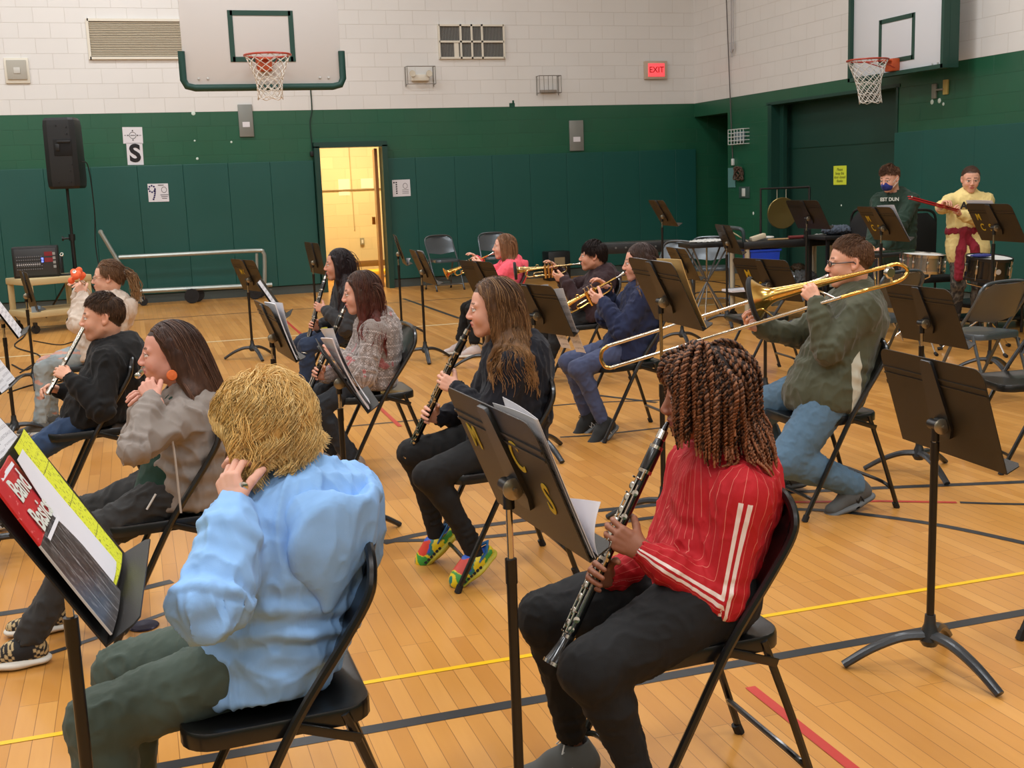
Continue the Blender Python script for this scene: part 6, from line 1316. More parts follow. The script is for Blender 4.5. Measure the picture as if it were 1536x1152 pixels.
# black rail and red cloth behind the drum
a = at(1510, 470, 8.9); e = empty('equipment_dolly', (a[0] + .1, 9.1, 0), 0, 'low black dolly with a red cloth at the right edge behind the drum', 'dolly'); MB().box((0, 0, .24), (1.0, .5, .04), bev=.006).box((0, 0, .10), (1.0, .5, .03), bev=.006).build('deck', M_BLKP, e)
for x in (-.4, .4): MB().tube([(x, -.2, .24), (x, -.2, .04)], .016, 6).build('leg', M_STAND, e); MB().lathe([(0, -.015), (.035, -.015), (.035, .015), (0, .015)], (x, .2, .035), (0, 1, 0), 12).build('caster', M_RUB, e)
o = lump((.16, .1, .03), 14, fabric('red_rag', (150, 60, 50)), 'red_cloth'); o.location = (a[0], 9.0, .26); tag(o, 'crumpled red cloth on the low dolly at the right edge', 'cloth')
o = MB().tube(smooth_path([(0, 0, .27), (.1, 0, .42), (.25, 0, .40), (.3, 0, .27)], 5), .008, 6).build('extension_cord', plain('cord_orange', (176, 110, 70), .5)); o.location = (a[0], 9.15, 0); tag(o, 'looped orange-brown cord on the low dolly at the right edge', 'cord')
a = atz(1395, 527, 0); b = atz(1500, 560, 0)
# ------------------------------------------------------------------ hair styles
CR = np.array([.0935, .0765, .0865]); CC = np.array([-.0165, 0, .0315])
def th_limit(ph, front=.93, side=1.55, back=2.15):
    a = np.abs(ph) / PI; return np.where(a < .5, front + (side - front) * np.clip((a - .18) / .22, 0, 1) ** 1.0, side + (back - side) * np.clip((a - .5) / .3, 0, 1))
def head_pts(p, th, ph, lift=0.):
    q = np.stack([np.sin(th) * np.cos(ph), np.sin(th) * np.sin(ph), np.cos(th)], -1) * (CR + lift) + CC; return p.C + (q * p.hs) @ p.R.T
def cap_mesh(p, col, lift=.005, lim=None, n=40, m=64, var=.06, rough=.002):
    lim = lim or (lambda a: th_limit(a)); ph = np.linspace(-PI, PI, m, endpoint=False); V = []
    for i in range(n):
        t = i / (n - 1); V.append(head_pts(p, lim(ph) * t, ph, lift * (1 - .8 * t ** 6)))
    V = np.array(V); I = np.arange(n * m).reshape(n, m); Q = np.stack([I[:-1], I[1:], np.roll(I[1:], -1, 1), np.roll(I[:-1], -1, 1)], -1).reshape(-1, 4); V = V.reshape(-1, 3)
    c = np.array(srgb(*col)[:3]) * (1 + var * vnoise(V * 60, 3)[:, None]); return V, Q[:, ::-1], np.clip(c, 0, 1)
def roots(p, n, lim=None, lift=.003, seed=1, tmin=.0, bias=.5):
    r = np.random.default_rng(seed); lim = lim or (lambda a: th_limit(a)); ph = r.uniform(-PI, PI, n); th = lim(ph) * (tmin + (1 - tmin) * r.random(n) ** bias); X = head_pts(p, th, ph, lift)
    nr = np.stack([np.sin(th) * np.cos(ph), np.sin(th) * np.sin(ph), np.cos(th)], -1) / CR; nr /= np.linalg.norm(nr, axis=1, keepdims=True); return X, nr, th, ph, r
def hair_mat(rough, spec):
    nm = 'hair_strands_%d' % int(rough * 100)
    if nm in MATS: return MATS[nm]
    t = NT(nm); a = t.n('ShaderNodeAttribute', attribute_name='Col').outputs['Color']; f = t.noise(t.coord((1, 1, .05)), 420, 3, .6); f2 = t.noise(t.coord((1, 1, .12)), 90, 2, .5)
    k = t.math('ADD', t.math('MULTIPLY', f, .75), t.math('MULTIPLY', f2, .85)); k = t.math('ADD', k, .18); cc = t.n('ShaderNodeCombineColor'); [t.l(k, cc.inputs[i]) for i in range(3)]
    t.set(base_color=t.mix(1., a, cc.outputs[0], 'MULTIPLY'), roughness=rough, specular_ior_level=spec); t.bump(t.math('ADD', f, f2), .5, .003); MATS[nm] = t.m; return t.m
def finish_hair(p, parts, name='hair', rough=.42, spec=.22, parent=None):
    V = np.concatenate([a[0] for a in parts]); b = 0; Q = []; C = np.concatenate([a[2] for a in parts])
    for a in parts: Q.append(a[1] + b); b += len(a[0])
    return obj_from(name, p.loc(V), np.concatenate(Q), hair_mat(rough, spec), parent or p.root, attrs={'Col': C})
def lin(c): return np.array(srgb(*c)[:3])
def long_hair(p, n, length, c0, c1, wave=0., wl=.06, part=.0, r0=.0022, r1=.0010, layers=.022, seed=1, lim=None, back=.45, grav=.25, var=.3, streak=None, forward=0., lift=0., tip_var=.2, name='hair', segs=20, tie=None, rough=.42, gvec=(0, 0, -1), cap_lift=.006, body=True, clump=0, face=.030, mass=80, mr=.011, mvox=.006, inw=.013, backshort=0.):
    X, nr, th, ph, r = roots(p, n, lim, seed=seed); ql = ((X - p.C) @ p.R) / p.hs; sgn = np.where(ql[:, 1] > part * .07, 1., -1.)
    d = np.stack([-back * np.ones(n) + forward, sgn * (1.1 - .0 * np.abs(ql[:, 1])), .15 + 0 * sgn], 1); bk = np.abs(ph) > 1.9; d[bk] = np.stack([-.25 * np.ones(bk.sum()), sgn[bk] * .25, -1. * np.ones(bk.sum())], 1)
    d = d - nr * (d * nr).sum(1, keepdims=True); d = d @ p.R.T + (nr @ p.R.T) * .03 + r.normal(0, .05, (n, 3))
    lay = layers * r.random(n) ** .8 * (1 - th / 4.5) + lift; L = length * (1 + tip_var * (r.random(n) - .5)) * (1 - backshort * (np.abs(ph) > 1.8))
    T = flow(p, X, d, L, n=segs, grav=grav, layer=lay * p.hs, wave=0, stiff=.75, gvec=gvec, body=body, face=face)
    kg = None
    if clump:
        g = r.integers(0, n, clump); kg = g[np.argmin(np.linalg.norm(T[:, None, segs // 2] - T[None, g, segs // 2], axis=2), 1)]
    if wave:
        ph2 = r.uniform(0, 6.28, n); ph2 = ph2 if kg is None else ph2[kg] + r.normal(0, .45, n); t = np.linspace(0, 1, segs + 1)[None] * (L if kg is None else L[kg])[:, None] / wl * 6.28 + ph2[:, None]; a = np.clip(np.linspace(-.1, 1.5, segs + 1), 0, 1)[None] * wave * r.uniform(.5, 1.3, (n, 1))
        o = T - p.C; tg = np.gradient(T, axis=1); tg /= np.linalg.norm(tg, axis=2, keepdims=True) + 1e-9; s_ = np.cross(tg, o); s_ /= np.linalg.norm(s_, axis=2, keepdims=True) + 1e-9; o2 = np.cross(s_, tg)
        T = T + s_ * (np.sin(t) * a)[..., None] + o2 * ((.5 + .5 * np.cos(t)) * a * .8)[..., None]
    if clump:
        k = kg; f = np.clip(np.linspace(-.2, .6, segs + 1), 0, .42)[None, :, None] * r.uniform(.5, 1.1, (n, 1, 1)); off = T - T[k]; keep = np.minimum(1, np.linalg.norm(off, axis=2, keepdims=True) / .05); T = T - off * f * (1 - keep * .35)
    ks = r.permutation(n)[:mass]; S = SDF(); X0 = p.C
    for j in ks:
        P = T[j][::3]; tt = np.linspace(0, 1, len(P))
        P = P - inw * unit_rows(P - (p.C * (1 - tt[:, None]) + p.N * tt[:, None])); S.chain(list(P), [.003] + [mr] * (len(P) - 3) + [mr * .7, .004], .012)
    S.ell(head_pts(p, np.array(0.), np.array(0.), -.0865) , CR * p.hs * .9, .01)
    mv, mq = S.mesh(mvox); mv = relax(mv, mq, 2); zz = np.clip((p.C[2] + .02 - mv[:, 2]) / max(length - .08, .05), 0, 1)[:, None]; mcol = (lin(c0) * (1 - zz) + lin(c1) * zz) * (.80 + .22 * vnoise(np.stack([mv[:, 0] * 130, mv[:, 1] * 130, mv[:, 2] * 16], 1), 5)[:, None])
    a = strands_mesh(T, r0, r1, 3, lin(c0), lin(c1), var, streak=(lin(streak[0]), streak[1]) if streak else None, seed=seed)
    return [cap_mesh(p, tuple(int(x * .9) for x in c0), min(cap_lift, .006), lim), a, (mv, mq, np.clip(mcol, 0, 1))]
def short_hair(p, n, length, c0, comb=(1., .2, .2), seed=2, lim=None, r0=.0016, layers=.012, up=.35, grav=.12, var=.35, c1=None, streak=None, segs=7, fringe=0.):
    X, nr, th, ph, r = roots(p, n, lim, seed=seed, bias=.6); d = np.tile(np.array(comb, float), (n, 1)); side = np.abs(np.sin(ph)) * (th > .9); d = d * (1 - side[:, None] * .8) + np.array([-.1, 0, -1.]) * side[:, None]; bk = (np.abs(ph) > 2.2) & (th > .7); d[bk] = (0, 0, -1)
    d = d - nr * (d * nr).sum(1, keepdims=True); d = unit_rows(d) + nr * up * r.uniform(.3, 1.2, (n, 1)); d = d @ p.R.T + r.normal(0, .12, (n, 3)); top_ = np.clip(1.3 - th, 0, 1)
    L = (length[0] + (length[1] - length[0]) * top_) * r.uniform(.7, 1.2, n) * (1 + fringe * (np.abs(ph) < 1.)); T = flow(p, X, d, L, n=segs, grav=grav, layer=(.003 + layers * r.random(n) * (.25 + top_)) * p.hs, stiff=.9, body=False)
    return [cap_mesh(p, tuple(int(x * .8) for x in c0), .003, lim), strands_mesh(T, r0, r0 * .4, 3, lin(c0), lin(c1 or c0), var, streak=(lin(streak[0]), streak[1]) if streak else None, seed=seed)]
def unit_rows(d): return d / (np.linalg.norm(d, axis=1, keepdims=True) + 1e-9)
def resample(T, m):
    n = T.shape[1]; x = np.linspace(0, n - 1, m); i = np.minimum(x.astype(int), n - 2); f = (x - i)[None, :, None]; return T[:, i] * (1 - f) + T[:, i + 1] * f
def rope_strands(T, L, pitch=.020, off=.0036, r=.0042, ns=5, ca=(120, 70, 45), cb=(50, 32, 24), seg=.0042, seed=1):
    rng = np.random.default_rng(seed); parts = []; n = int(np.mean(L) / seg); Tr = resample(T, n)
    for _ in range(2): Tr[:, 1:-1] = (Tr[:, :-2] + Tr[:, 1:-1] * 2 + Tr[:, 2:]) / 4
    tg = np.gradient(Tr, axis=1); tg /= np.linalg.norm(tg, axis=2, keepdims=True) + 1e-9; h = np.array([.31, .22, .93]); u = np.cross(np.broadcast_to(h, tg.shape), tg); u /= np.linalg.norm(u, axis=2, keepdims=True) + 1e-9; v = np.cross(tg, u)
    s_ = np.linspace(0, 1, n)[None] * np.asarray(L)[:, None] / pitch * 2 * PI + rng.uniform(0, 6.28, (len(T), 1)); taper = np.clip((1.02 - np.linspace(0, 1, n)) * 5, .3, 1)[None, :, None]
    mixv = rng.random((len(T), 1, 1))
    for k, c in ((0, ca), (1, cb)):
        P = Tr + (u * np.cos(s_ + k * PI)[..., None] + v * np.sin(s_ + k * PI)[..., None]) * off * taper
        V, Q, C = strands_mesh(P, r, r * .55, ns, lin(c), lin(c), .35, seed=seed + k); C = C.reshape(len(T), n, ns, 3); f = np.clip(np.linspace(-.25, .9, n), 0, .8)[None, :, None, None]; mm = (mixv[..., None] > .35)
        tip = lin((150, 92, 58)); C = C * (1 - f * mm) + tip * f * mm * rng.uniform(.7, 1.1, (len(T), 1, 1, 1)); parts.append((V, Q, np.clip(C.reshape(-1, 3), 0, 1)))
    return parts
# ------------------------------------------------------------------ the players
def G(u, v, Y, z=None, dx=0.):
    p = at(u, v, Y).copy(); p[0] += dx
    if z is not None: p[2] = z
    return p
def grip(pt, p, d, n, s, off=.026, fwd=.066):
    "wrist that puts the palm at pt; d and n in the trunk's frame"
    B = np.stack([p.TF, p.TL, [0, 0, 1]], 1); return np.asarray(pt) - (B @ unit(d)) * fwd * s * p.k - (B @ unit(n)) * off * s * p.k
BLACKC = plain('trouser_black', (9, 9, 10), .85, bump=.2, bscale=500)
M_SOLEW = plain('sole_white', (214, 208, 196), .6); M_SOLEG = plain('sole_grey', (96, 98, 98), .6); M_LACEW = plain('lace_white', (220, 218, 212), .8); M_LACEB = plain('lace_black', (24, 24, 26), .8)
CL_D = (.76, 0, .65)
def clar_hands(p, mouth, bell, tl=.42, tr=.63, curls=None):
    "wrists for a clarinet held from mouth to bell, left hand above"
    mouth = np.asarray(mouth); bell = np.asarray(bell); a = unit(bell - mouth); B = np.stack([p.TF, p.TL, [0, 0, 1]], 1); al = B.T @ a; d = unit(np.array([-al[2], 0, al[0]]))
    dL = unit(d * .75 + np.array([0, -.35, 0])); dR = unit(d * .75 + np.array([0, .35, 0])); nL = unit(np.array([0, -1, 0]) - np.array(d) * .45); nR = unit(np.array([0, 1, 0]) - np.array(d) * .45)
    ptL = mouth + (bell - mouth) * tl; ptR = mouth + (bell - mouth) * tr; WL = grip(ptL, p, dL, nL, 1, off=.030, fwd=.080); WR = grip(ptR, p, dR, nR, 1, off=.030, fwd=.080)
    c = curls or ((.55, .75, .5), (.65, .75, .5), (.70, .75, .5), (.8, .8, .5)); return WL, WR, {'L': dict(d=dL, p=nL, side=-1, curls=c, thumb=(1.0, .35)), 'R': dict(d=dR, p=nR, side=1, curls=c, thumb=(1.0, .35))}
def label_axes(p): pass
# ===== red ribbed top, black leggings: clarinet
p = Person((1.27, 2.48, 0), 'seated clarinetist in a red pinstriped top with long twisted braids and black trousers', 1.50, (1.265, 2.48, .535), (1.335, 2.48, .865), (1.268, 2.47, 1.018), PI, head=(PI - .30, .10, 0), tyaw=PI - .08, sw=.98, bulk=1.10, hs=.92,
           skin=(150, 98, 74), lip=(130, 70, 62), brow=(40, 26, 20), iris=(40, 24, 16), scalp=(40, 26, 20), slump=.02)
red = p
mouth = p.C + p.R @ (np.array([.098, 0, -.058]) * p.hs); bellp = G(833, 998, 2.44)
WL, WR, hd = clar_hands(p, mouth, bellp, .47, .64)
p.arms(WL, WR, (-1., .35, -.5), (-.6, -.6, -1)).legs(G(972, 1205, 2.34, .085), G(862, 1108, 2.60, .10), (1, .12, .6), (1, -.12, .75), fL=(1, .1, 0), fR=(1, -.1, 0))
p.body(hd, vox=.0028, hvox=.0019)
t = NT('red_pinstripe'); A = {k: t.n('ShaderNodeAttribute', attribute_name=k).outputs['Fac'] for k in ('ta', 'aa', 'al', 'isarm', 'side')}
tr_ = t.math('LESS_THAN', t.math('ABSOLUTE', t.math('SUBTRACT', t.math('FRACT', t.math('ADD', t.math('MULTIPLY', A['ta'], 4.6), 100.)), .5)), .028); ar_ = t.math('LESS_THAN', t.math('ABSOLUTE', t.math('SUBTRACT', t.math('FRACT', t.math('ADD', t.math('MULTIPLY', A['aa'], 2.1), 100.2)), .5)), .020)
isa = t.math('GREATER_THAN', A['isarm'], .5); pin = t.math('ADD', t.math('MULTIPLY', ar_, isa), t.math('MULTIPLY', tr_, t.math('SUBTRACT', 1., isa)))
da = t.math('SUBTRACT', A['aa'], .02); b1 = t.math('LESS_THAN', t.math('ABSOLUTE', t.math('SUBTRACT', da, .155)), .085); b2 = t.math('LESS_THAN', t.math('ABSOLUTE', t.math('ADD', da, .155)), .085); band = t.math('MULTIPLY', t.math('MAXIMUM', b1, b2), t.math('MULTIPLY', isa, t.math('GREATER_THAN', A['al'], .03)))
vv = t.coord(); cc = t.mix(t.math('MULTIPLY', pin, .62), t.mix(t.noise(vv, 12, 3), srgb(166, 8, 20), srgb(190, 14, 28)), srgb(232, 150, 130)); cc = t.mix(band, cc, srgb(232, 214, 206)); t.set(base_color=cc, roughness=.8)
t.bump(t.math('ADD', t.noise(t.coord((1, 1, .6)), 16, 3), t.math('MULTIPLY', t.noise(vv, 700, 1), .04)), .35, .02)
p.top('ribbed_top', t.m, vox=.0048, loose=.004, arm=(.064, .053, .034), amp=.0032, hem=.02, seed=11, belly=.90, collar=.04, fold=20, fat=.80, neck=.05)
p.bottoms('leggings', BLACKC, vox=.006, r=(.113, .072, .044), short=.86, amp=.0025, seed=12, stack=.0012, pr=.13)
M_SHG = fabric('shoe_grey', (92, 92, 88)); M_STRW = plain('stripe_white', (218, 214, 204), .6)
for s_ in 'LR':
    o = p.shoe(s_, M_SHG, M_SOLEW, lace=M_LACEW, vox=.0032, k=1.06); A_, f = (p.AL, p.fL) if s_ == 'L' else (p.AR, p.fR); l = np.cross([0, 0, 1.], f); Rt = np.stack([f, l, [0, 0, 1]], 1); m = MB(); k_ = p.k * 1.04
    for i in range(3):
        for y in (-1, 1): m.tube([A_ + Rt @ (np.array(q) * k_) - p.off for q in ((.022 + i * .022, y * .0440, -.026 - i * .007), (.004 + i * .022, y * .0510, -.066))], .0055, 5, flat=.5)
    m.build('side_stripes', M_STRW, o)
X, nr, th, ph, r = roots(p, 380, lambda a: th_limit(a, .98, 1.55, 1.9), seed=5, bias=.55); n = len(X); ql = ((X - p.C) @ p.R) / p.hs; sg = np.where(ql[:, 1] > 0, 1., -1.)
d = np.stack([-.15 + .35 * np.cos(ph), sg * 1.0, .1 + 0 * sg], 1); d[np.abs(ph) > 2.0] = (-.35, 0, -1.); d = d - nr * (d * nr).sum(1, keepdims=True); d = d @ p.R.T + (nr @ p.R.T) * .08 + r.normal(0, .05, (n, 3)); L = r.uniform(.185, .235, n) + .06 * np.clip(1.1 - th, 0, 1) - .03 * (np.abs(ph) < 1) + .02 * (np.abs(ph) > 1.9)
T = flow(p, X, d, L, n=22, grav=.20, layer=(.008 + .034 * r.random(n) ** .9 * (1.25 - th / 2.6)) * 1.0, stiff=.82, body=True, face=.088); T = T + .0025 * np.sin(np.linspace(0, 9, T.shape[1]))[None, :, None] * r.normal(0, 1, (n, 1, 3))
hp = rope_strands(T, L, pitch=.016, off=.0033, r=.0039, ca=(126, 84, 58), cb=(42, 28, 21), seed=6); hp.append(cap_mesh(p, (30, 19, 14), .012, lambda a: th_limit(a, .98, 1.55, 1.9)))
finish_hair(p, hp, 'braids', .5)
clarinet(mouth, bellp, (-.75, 0, .65), 'black clarinet with silver keys held by the player in red', L=.62)
chair(1.235, 2.50, PI, 'black folding chair under the red-shirted clarinetist')
# ===== blonde player in a pale blue hoodie: flute
p = Person((.30, 2.5, 0), 'seated flutist seen from behind with wavy blonde bob and pale blue hoodie', 1.50, (.225, 2.52, .545), (.318, 2.50, .905), (.240, 2.50, 1.026), PI - .2, head=(PI - .72, .40, -.05), tyaw=PI - 1.08, sw=1.0, bulk=1.03, hs=.95, skin=(222, 168, 146), scalp=(176, 132, 70), brow=(170, 120, 60), slump=.035, hoods=.02)
blu = p
WL = G(352, 760, 2.36); WR = np.array([.275, 2.70, .90])
p.arms(WL, WR, (-.5, .8, -1.1), (.3, -.6, -.8)).legs(G(150, 1250, 2.40, .085), G(190, 1120, 2.78, .085), (1, .02, .8), (1, .05, .8), fL=(1, 0, 0), fR=(1, 0, 0))
p.body({'L': dict(d=(.45, -.10, .85), p=(.3, -.9, -.1), side=-1, curl=(.75, .8, .5), thumb=(.9, .4)), 'R': dict(d=(.2, .8, .55), p=(.6, .2, -.4), side=1, curl=(.6, .7, .4))}, vox=.0035, hvox=.0022)
M_BLUE = fabric('hoodie_blue', (140, 184, 234), .95, fold=.5, fscale=10, var=.05)
p.top('hoodie', M_BLUE, vox=.0055, loose=.034, arm=(.072, .080, .046), amp=.0085, hood=True, hem=.30, cuff=.044, seed=21, fold=9, fat=.74, hoodx=1.30, belly=1.06)
m = MB(); P_ = [p.SL + (p.N - p.SL) * .25 + p.back * .02, p.SL - p.up * .10 + p.back * .11, p.SL - p.up * .26 + p.back * .13]
p.bottoms('sweatpants', fabric('sweat_green', (70, 82, 72), fold=.4, fscale=12, var=.08), vox=.007, r=(.094, .076, .062), amp=.0035, seed=22, pr=.105)
hp = long_hair(p, 10500, .165, (232, 184, 108), (236, 196, 124), wave=.012, wl=.06, r0=.00075, r1=.0005, layers=.040, seed=23, back=.15, var=.10, mr=.010, mass=130, inw=.021, backshort=.36, streak=((250, 222, 160), .25), lim=lambda a: th_limit(a, .95, 1.5, 2.0), segs=22, body=True, cap_lift=.010, clump=26)
finish_hair(p, hp, 'hair', .38)
fm = G(366, 729, 2.36) + np.array([0, .0, .0]); flute(fm, fm + np.array([.20, .56, .01]), 'silver flute whose round end shows at the blonde player\'s hand', up=(-.8, -.2, .5))
chair(.235, 2.50, PI, 'black folding chair under the blonde player in the blue hoodie')
# ===== navy hoodie, long brown hair: clarinet
p = Person((1.34, 4.3, 0), 'seated clarinetist in a navy hoodie with long wavy brown hair and tie-dyed clogs', 1.47, (1.345, 4.30, .535), (1.365, 4.30, .915), (1.305, 4.29, 1.060), PI, head=(PI - .25, .06, 0), tyaw=PI - .15, bulk=1.04, hs=.95, skin=(226, 170, 146), lip=(196, 110, 104), brow=(110, 76, 54), scalp=(80, 56, 40), slump=.05)
nav = p
mouth = p.C + p.R @ (np.array([.098, 0, -.058]) * p.hs); bellp = mouth + unit(G(628, 650, 4.42) - mouth) * .60
WL, WR, hd = clar_hands(p, mouth, bellp, .42, .68)
p.arms(WL, WR, (-.05, .5, -1), (0, -.5, -1)).legs(G(712, 812, 4.20, .13), G(655, 806, 4.50, .13), (1, .1, .6), (1, -.1, .75), fL=(1, .25, 0), fR=(1, -.2, 0))
p.body(hd, vox=.003, hvox=.0024)
p.top('hoodie', fabric('navy_cotton', (13, 15, 26), .95, fold=.5, var=.1), vox=.0065, loose=.030, arm=(.074, .070, .042), amp=.0065, hood=True, hem=.18, cuff=.040, seed=31, fold=13, fat=.8)
p.bottoms('leggings', BLACKC, vox=.0065, r=(.098, .062, .042), amp=.002, seed=32, stack=.0022)
def tiedye(q):
    n = vnoise(q * 22, 4); n2 = vnoise(q * 18 + 7, 9); c = np.tile(lin((226, 200, 30)), (len(q), 1)); c[n > .12] = lin((30, 120, 110)); c[n > .38] = lin((40, 90, 190)); c[n2 > .30] = lin((206, 60, 40)); c[(n < -.35) & (n2 < .2)] = lin((60, 150, 60)); return c
M_CLOG = attr_mat('clog_rubber', .45, bump=.05)
for s_, tl in (('L', .55), ('R', .75)):
    o = p.shoe(s_, M_CLOG, plain('clog_sole', (190, 180, 60), .6), kind='clog', vox=.004, color=tiedye, tilt=tl, label='left clog' if False else None); A_ = p.AL if s_ == 'L' else p.AR
    f = p.fL if s_ == 'L' else p.fR; l = np.cross([0, 0, 1.], f); Rt = np.array(Matrix.Rotation(tl, 3, Vector(l.tolist()))) @ np.stack([f, l, [0, 0, 1]], 1); m = MB(); k_ = p.k
    m2 = MB(); m2.tube([A_ + Rt @ (np.array(q) * k_) - p.off for q in ((.03, .045, -.035), (-.02, .05, -.02), (-.07, .0, -.015), (-.02, -.05, -.02), (.03, -.045, -.035))], .009, 8, flat=.5); m2.build('strap', plain('clog_strap', (40, 100, 150), .5), o)
    for i in range(6):
        for y in (-1, 1): m.lathe([(0, 0), (.0075 * k_, 0), (.0075 * k_, .003), (0, .003)], A_ + Rt @ (np.array([.04 + i * .019, y * (.050 - .0006 * i), -.058]) * k_) - p.off, Rt @ np.array([0, y, .5]), 8)
    m.build('vent_holes', plain('hole_black', (20, 18, 20), .8), o)
    p.sock(s_, plain('sock_black', (20, 20, 22), .9), .040, .25)
hp = long_hair(p, 6500, .44, (88, 62, 44), (150, 108, 66), wave=.010, wl=.11, part=.1, r0=.0011, r1=.0007, clump=80, gvec=(.14, 0, -1), cap_lift=.012, layers=.028, seed=33, back=.55, var=.28, streak=((170, 128, 84), .18), segs=30, lift=.002, lim=lambda a: th_limit(a, .90, 1.5, 2.1))
finish_hair(p, hp, 'hair', .40)
clarinet(mouth, bellp, (-.75, 0, .65), 'black clarinet with silver keys held by the player in the navy hoodie')
chair(1.30, 4.32, PI, 'black folding chair under the clarinetist in the navy hoodie')
# ===== grey cardigan: flute
p = Person((.06, 4.15, 0), 'seated flutist with long straight dark brown hair, grey hooded cardigan over green shirt', 1.46, (.075, 4.15, .53), (.125, 4.15, .855), (.088, 4.14, 1.000), PI, head=(PI - .05, .02, 0), bulk=1.0, hs=.94, skin=(216, 158, 138), lip=(190, 105, 100), brow=(80, 50, 36), scalp=(62, 42, 34), slump=.05)
gry = p
WL = G(231, 600, 3.98); WR = G(222, 602, 4.28)
p.arms(WL, WR, (.1, .7, -1.), (.1, -.6, -1)).legs(G(40, 945, 4.02, .085), G(75, 900, 4.32, .085), (1, .05, .8), (1, -.05, .8))
p.body({'L': dict(d=(.35, -.5, .75), p=(-.2, -.8, -.2), side=-1, curl=(.9, .9, .5)), 'R': dict(d=(.2, .8, .5), p=(.6, .2, -.4), side=1, curl=(.6, .7, .4))}, vox=.0032, hvox=.0026)
p.top('green_shirt', fabric('shirt_green', (14, 54, 42), fold=.3), vox=.008, loose=.002, arm=(.052, .042, .03), amp=.002, hem=.18, seed=41, sleeve=.5, fat=.86)
S_ = p.P.copy(); p.P = p.P + np.array([.035, 0, 0]); p.top('cardigan', fabric('cardigan_grey', (140, 130, 122), .95, fold=.5, var=.06), vox=.0062, loose=.026, arm=(.064, .060, .040), amp=.007, hood=True, hem=.30, cuff=.037, seed=42, fold=11, fat=.74, hoodx=1.05); p.P = S_
tag_ = MB().tube(smooth_path([p.SL + np.array([-.05, -.055, .02]) - p.off, p.SL + np.array([-.035, -.085, -.08]) - p.off, p.SL + np.array([-.03, -.09, -.30]) - p.off], 6), .004, 6).build('drawstring', plain('cord_pale', (176, 168, 160), .8), p.root)
p.bottoms('trousers', fabric('trouser_charcoal', (44, 43, 42), fold=.4), vox=.0075, r=(.098, .072, .058), amp=.005, seed=43)
MB().tube([p.HL + (p.KL - p.HL) * .22 + np.array([.0, -.075, .045]) - p.off, p.HL + (p.KL - p.HL) * .38 + np.array([.02, -.083, .02]) - p.off], .0035, 6).build('drawstring', plain('cord_white', (210, 206, 200), .8), p.root)
def checker(q):
    c = np.tile(lin((184, 160, 116)), (len(q), 1)); k = ((np.floor(q[:, 0] / .014) + np.floor(q[:, 2] / .014)) % 2 == 0) | (q[:, 0] < .0); k = ((np.floor(q[:, 0] / .014) + np.floor((q[:, 2] + q[:, 1]) / .014)) % 2 == 0); c[k] = lin((26, 24, 24)); m = (q[:, 0] > -.02) & (q[:, 0] < .05); c[m & (q[:, 2] > -.06)] = lin((22, 22, 24)); return c
for s_ in 'LR':
    p.shoe(s_, attr_mat('shoe_checked', .8), M_SOLEW, vox=.0038, color=checker, k=1.03); p.sock(s_, plain('sock_grey', (70, 68, 68), .9), .038, .25)
hp = long_hair(p, 4200, .42, (66, 46, 38), (112, 80, 62), wave=.0025, wl=.14, part=-.1, r0=.0013, r1=.0008, cap_lift=.012, layers=.020, gvec=(.32, 0, -1), face=.012, seed=44, back=.85, var=.25, streak=((120, 88, 70), .12), segs=26, lim=lambda a: th_limit(a, .90, 1.5, 2.1))
finish_hair(p, hp, 'hair', .36); 
fm = p.C + p.R @ (np.array([.112, .02, -.062]) * p.hs); flute(fm + np.array([-.005, -.05, 0.0]), fm + np.array([.05, .55, -.04]), 'silver flute at the lips of the player in the grey cardigan', up=(-.6, 0, .8))
o = MB().lathe([(0, -.008), (.016, -.006), (.019, 0), (.016, .006), (0, .008)], (0, 0, 0), (.2, -1, .1), 14).build('orange_scrunchie', plain('orange_band', (224, 110, 50), .7, bump=.5)); o.location = tuple(G(258, 563, 4.05)); tag(o, 'orange hair tie on the wrist of the player in the grey cardigan', 'hair tie')
chair(.045, 4.17, PI, 'black folding chair under the player in the grey cardigan')
# ===== boy in a black hoodie: flute
p = Person((-.20, 5.9, 0), 'seated boy in a black hoodie and jeans with short brown hair playing a gold-toned flute', 1.42, (-.215, 5.9, .53), (-.135, 5.9, .835), (-.168, 5.89, .968), PI, head=(PI + .02, .0, 0), bulk=1.0, hs=.95, skin=(222, 166, 138), lip=(190, 100, 92), brow=(80, 56, 40), scalp=(66, 48, 36), slump=.05)
bh = p; WL = G(104, 566, 5.72); WR = G(88, 585, 5.98)
p.arms(WL, WR, (-.1, .4, -1), (0, -.5, -1)).legs(G(-20, 700, 5.80, .085), G(-30, 690, 6.05, .085), (1, .05, .7), (1, -.05, .7))
p.body({'L': dict(d=(.7, -.35, .5), p=(.1, -.8, -.3), side=-1, curl=(.9, .8, .5)), 'R': dict(d=(.8, .3, .3), p=(0, .6, -.6), side=1, curl=(.8, .8, .4))}, vox=.0032, hvox=.0028)
p.top('hoodie', fabric('hoodie_black', (11, 11, 12), .95, fold=.45), vox=.0075, loose=.034, arm=(.074, .072, .044), amp=.0065, hood=True, hem=.16, cuff=.042, seed=51, fold=12, hoodx=1.15, fat=.82)
p.bottoms('jeans', fabric('denim_blue', (44, 66, 98), fold=.4), vox=.008, r=(.092, .068, .056), amp=.005, seed=52)
for s_ in 'LR': p.shoe(s_, M_SHG, M_SOLEW, vox=.005)
hp = short_hair(p, 3600, (.022, .045), (70, 50, 36), (1., .35, -.1), up=.10, seed=53, lim=lambda a: th_limit(a, .92, 1.48, 2.1), layers=.009, r0=.0012, streak=((120, 88, 62), .15)); finish_hair(p, hp, 'hair', .45)
